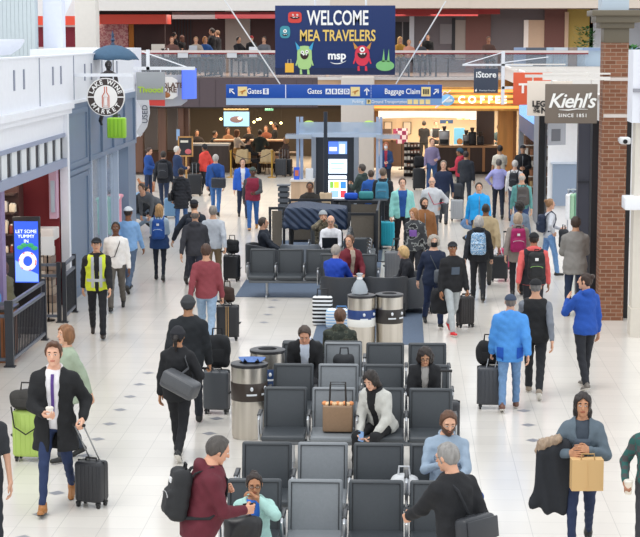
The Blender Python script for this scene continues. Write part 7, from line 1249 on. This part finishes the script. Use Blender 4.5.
# ----- food court people under the mezzanine
def far(label, px, hy, y, face, **k):
    q = at_y(px, hy, y); return person(label, (q.x, y), face=face, lod=.032, **k)
fc = [('woman in a white sleeved top seated by the long counter', 237, 131, 69.1, 60, dict(sex='f', pose='sit', arms='tt', top=('#d8cfc6', 'sweater'), hair=('long', '#7a5238'), seat=.66)),
      ('man in a black shirt seated below the television', 249, 129, 71.5, 200, dict(pose='sit', arms='tt', top=('#1e1c1e', 'tee'), hair=('short', '#5a3c2a'), seat=.66)),
      ('man in dark green seated with his back turned at the bar', 260, 136, 69.0, 5, dict(pose='sit', arms='tt', top=('#2f3a3a', 'jacket'), hair=('short', '#2a211c'), seat=.66)),
      ('server in black standing past the bar by the pendant lamps', 275, 126, 71.5, -100, dict(sex='f', pose='stand', arms='cc', top=('#17181c', 'shirt'), hair=('pony', '#17110f'), H=1.68)),
      ('person in black leaning at the small table left of the bar', 212, 137, 71.2, 100, dict(pose='sit', arms='tt', top=('#1c1e24', 'jacket'), hair=('short', '#241a15'), seat=.5, lean=12)),
      ('person in dark clothes seated behind the host counter', 197, 138, 71.8, 160, dict(pose='sit', arms='tt', top=('#2a2426', 'jacket'), hair=('short', '#241a15'), seat=.5)),
      ('woman in a tan top seated at the bar end', 228, 133, 71.3, 160, dict(sex='f', pose='sit', arms='tt', top=('#8a6448', 'sweater'), hair=('long', '#4a3020'), seat=.62)),
      ('pale haired person seated by the two parked roller bags', 286, 150, 67.7, -120, dict(sex='f', pose='sit', arms='ss', top=('#5c4a44', 'jacket'), hair=('bob', '#b08a60'), seat=.46)),
      ('person in a rust jacket seated behind the tan chairs', 266, 141, 72.8, 190, dict(pose='sit', arms='tt', top=('#7a4430', 'jacket'), hair=('short', '#6a4630'), seat=.62)),
      ('person in black seated at the table beside the gold post', 248, 152, 67.0, 90, dict(pose='sit', arms='tt', top=('#1a1b20', 'jacket'), hair=('short', '#241a15'), seat=.46))]
for lab, px, hy, y, fa, kw in fc:
    far(lab, px, hy, y, fa, legs='#24252b', skin='#c8967a', **kw)
    if kw['pose'] == 'sit':
        q = at_y(px, hy, y); sh = kw['seat']; t = thing('bar_stool', 'wooden stool under the ' + lab.replace(' seated', '').replace('with his back turned ', ''), 'stool', (q.x, y, 0)); mb = MB(); mb.cyl((0, 0), .19, sh - .05, sh); mb.build('seat', mat('#6a4630', 'wood'), t)
        for a in (45, 135, 225, 315): mb = MB(); mb.tube([(.2 * math.cos(R_(a)), .2 * math.sin(R_(a)), 0), (.13 * math.cos(R_(a)), .13 * math.sin(R_(a)), sh - .04)], .016, n=6); mb.build('leg', mat('#2a211a', 'metal'), t)
suitcase('dark grey roller bag parked left of the pair by the gold post', 281, 177, '#34373d', (.42, .26, .62), 0, None); suitcase('black roller bag parked right of the pair by the gold post', 287, 176, '#1f2126', (.38, .26, .58), 10, None, False)
# tan jackets hung on the chairs
for px, lab in ((243, 'tan jacket hung over the chair left of the maroon vest man'), (268, 'tan jacket hung over the chair beside the right gold post')):
    v, f = surf(lambda Q: smin(rbox(Q, (0, 0, 0), (.42, .14, .5), .06), cap(Q, (-.18, 0, .15), (-.24, 0, -.2), .06), .04) + .012 * np.sin(Q[:, 0] * 32), (-.4, -.2, -.4), (.4, .2, .4), .03); o = np_obj('hung_jacket', v, f, mat('#b9a27c', 'cloth')); o.location = (X(px, 66.3), 66.28, .72); tag(o, lab, 'jacket')
# cafe staff
far('barista in black at the back of the cafe', 424, 130, 72.5, 10, H=1.72, pose='stand', arms='cc', top=('#1c1b1e', 'tee'), legs='#222', hair=('short', '#2a1d16'), skin='#c8967a'); far('cafe worker in a grey apron by the espresso machine', 436, 123, 71.5, 170, H=1.76, pose='stand', arms='cc', top=('#8d8f94', 'tee'), legs='#222', hair=('short', '#5a4030'), skin='#d3a083', vest='#26262a')
far('barista between the brown pillar and the orange wood post', 499, 128, 70, 170, H=1.7, pose='stand', arms='cc', top=('#4a5a5c', 'tee'), legs='#222', hair=('short', '#2a1d16'), skin='#c8967a')
# ----- upper level
def up(label, px, hy, y, face, **k):
    q = at_y(px, hy, y); seat_ = k.get('pose', 'sit') == 'sit'; H = k.pop('H', 1.72)
    if not seat_: H = max(1.5, min(1.95, q.z - 3.64))
    k.setdefault('pose', 'sit'); k.setdefault('arms', 'tt'); k.setdefault('legs', '#24262c'); k.setdefault('skin', '#cf9d80')
    r = person(label, (q.x, y), face=face, H=H, z0=3.64, lod=.032, seat=.62 if seat_ else None, **k)
    if seat_:
        t = thing('bar_stool', 'stool under the ' + label.replace(' seated', ''), 'stool', (q.x, y, 3.64)); mb = MB(); mb.cyl((0, 0), .18, .56, .62); mb.build('seat', mat('#3a2a24', 'leather'), t); mb = MB(); mb.cyl((0, 0), .03, .02, .56); mb.cyl((0, 0), .2, 0, .02); mb.build('leg', mat('#2a2a2c', 'metal'), t)
    return r
up('man in a black suit standing second along the upper railing', 174, 33, 68.2, 60, pose='stand', arms='cc', top=('#1a1a1e', 'blazer'), hair=('short', '#2a211c'))
up('woman in black with white collar behind the upper railing', 182, 36, 69.3, -60, pose='stand', arms='cc', sex='f', top=('#17171a', 'blazer', {'op': .06}), inner=('#e6e2e0', 'shirt'), hair=('long', '#5a3626'))
up('reddish haired person seated low at the upper railing near the suit', 172, 45, 66.95, 170, top=('#6a4a44', 'sweater'), hair=('short', '#9a5a3a')); up('person with a fair head seated behind the small laptop upstairs', 196, 46, 67.0, 175, top=('#a89a8c', 'sweater'), hair=('short', '#a07850'))
up('person in a blue sweater seated beside the standing pair upstairs', 205, 39, 68.2, 150, top=('#2a5a9c', 'sweater'), hair=('bob', '#b0763c')); up('tall man in a dark suit standing upstairs above the shop signs', 212, 29, 68.8, -80, pose='stand', arms='cd', top=('#1c1d22', 'blazer'), hair=('short', '#2a211c'))
up('fair haired man in dark jacket standing just behind the tall suited man', 217.5, 31, 69.7, -70, pose='stand', arms='cd', top=('#24252a', 'blazer'), hair=('short', '#7a5c44')); up('dark haired person seated upstairs left of the red hat', 238.5, 39, 68.2, 130, top=('#20222a', 'jacket'), hair=('short', '#1d1512'))
up('person in a red hat standing behind the upper railing', 251.5, 37, 68.4, 170, pose='stand', arms='cc', top=('#26262c', 'jacket'), hat=('beanie', '#b0303a'), hair=('buzz', '#2a1d16')); up('person in grey seated upstairs against the banner edge', 264, 42, 67.1, 185, top=('#6a6c74', 'sweater'), hair=('short', '#2a1d16'))
up('person in a yellow top seated upstairs at the right banner edge', 400, 37, 68.6, 160, sex='f', top=('#b58a3a', 'sweater'), hair=('long', '#c8a060')); up('fair haired child seated at the upper railing near the yellow top', 409, 42, 66.95, 170, H=1.5, top=('#c88a74', 'sweater'), hair=('short', '#b98a5c'))
up('dark haired child seated at the upper railing near the man in black', 420.5, 44, 66.95, 170, H=1.5, top=('#3a3c44', 'sweater'), hair=('short', '#2a1d16')); up('man in black standing upstairs before the metal lattice', 428, 35, 69.2, 190, pose='stand', arms='cc', top=('#16171a', 'jacket'), hair=('short', '#1d1512'))
up('person with brown head just above the railing over the cafe sign', 488.5, 42, 67.2, 170, top=('#5a4038', 'sweater'), hair=('short', '#6a4a36'), skin='#a8755a')
for k, (px, w_, c, lab) in enumerate(((158, .5, '#c9c0b6', 'pale folded stack of menus on the upper bar beside the kitchen'), (193, .3, '#b4b8c0', 'open grey laptop on the upper railing ledge'), (253, .3, '#dfe2e8', 'white box on the upper railing ledge near the banner'), (165, .3, '#e0dcd6', 'white napkin holder on the upper bar near the suit'))):
    p = at_y(px, 49, 66.8); t = thing('tabletop_item', lab, 'box', (p.x, 66.8, 4.36)); t.name = ['menu_stack', 'laptop', 'white_box', 'napkin_holder'][k]; mb = MB(); mb.bb(-w_ / 2, w_ / 2, 0, .12, .01, .5 - .05 * k, 0, .01); mb.build('body', mat(c), t); mb = MB(); mb.bb(-w_ / 2 - .01, w_ / 2 + .01, -.01, .13, 0, .03); mb.build('base', mat('#8a8680'), t)
for k, (x0, x1) in enumerate(((130, 172), (174, 226), (228, 272), (396, 440), (444, 492))):
    a, b = at_y(x0, 50, 67), at_y(x1, 50, 67); t = thing('bar_ledge', ['upper level bar ledge by the kitchen counter', 'upper level bar ledge before the standing suits', 'upper level bar ledge beside the red hat', 'upper level bar ledge beside the yellow top', 'upper level bar ledge over the cafe sign'][k], 'counter', ((a.x + b.x) / 2, 66.85, 3.64)); w = b.x - a.x; mb = MB(); mb.bb(-w / 2, w / 2, -.2, .2, .68, .72); mb.build('counter_top', mat('#4a3430', 'wood'), t)
    for x in (-w / 2 + .15, w / 2 - .15): mb = MB(); mb.bb(x - .03, x + .03, -.15, .15, 0, .68); mb.build('leg', mat('#2a2626', 'metal'), t)
for k, (px, w_) in enumerate(((183, .38), (232, .36))): p = at_y(px, 55.5, MY - .1); mb = MB(); mb.bb(-w_ / 2, w_ / 2, 0, .03, -.08, .09); tag(mb.build('white_notice', mat('#c9ccd2'), None, (p.x, MY - .15, p.z)), ['white notice on the glass railing below the standing suits', 'white notice on the glass railing near the red hat'][k], 'notice')
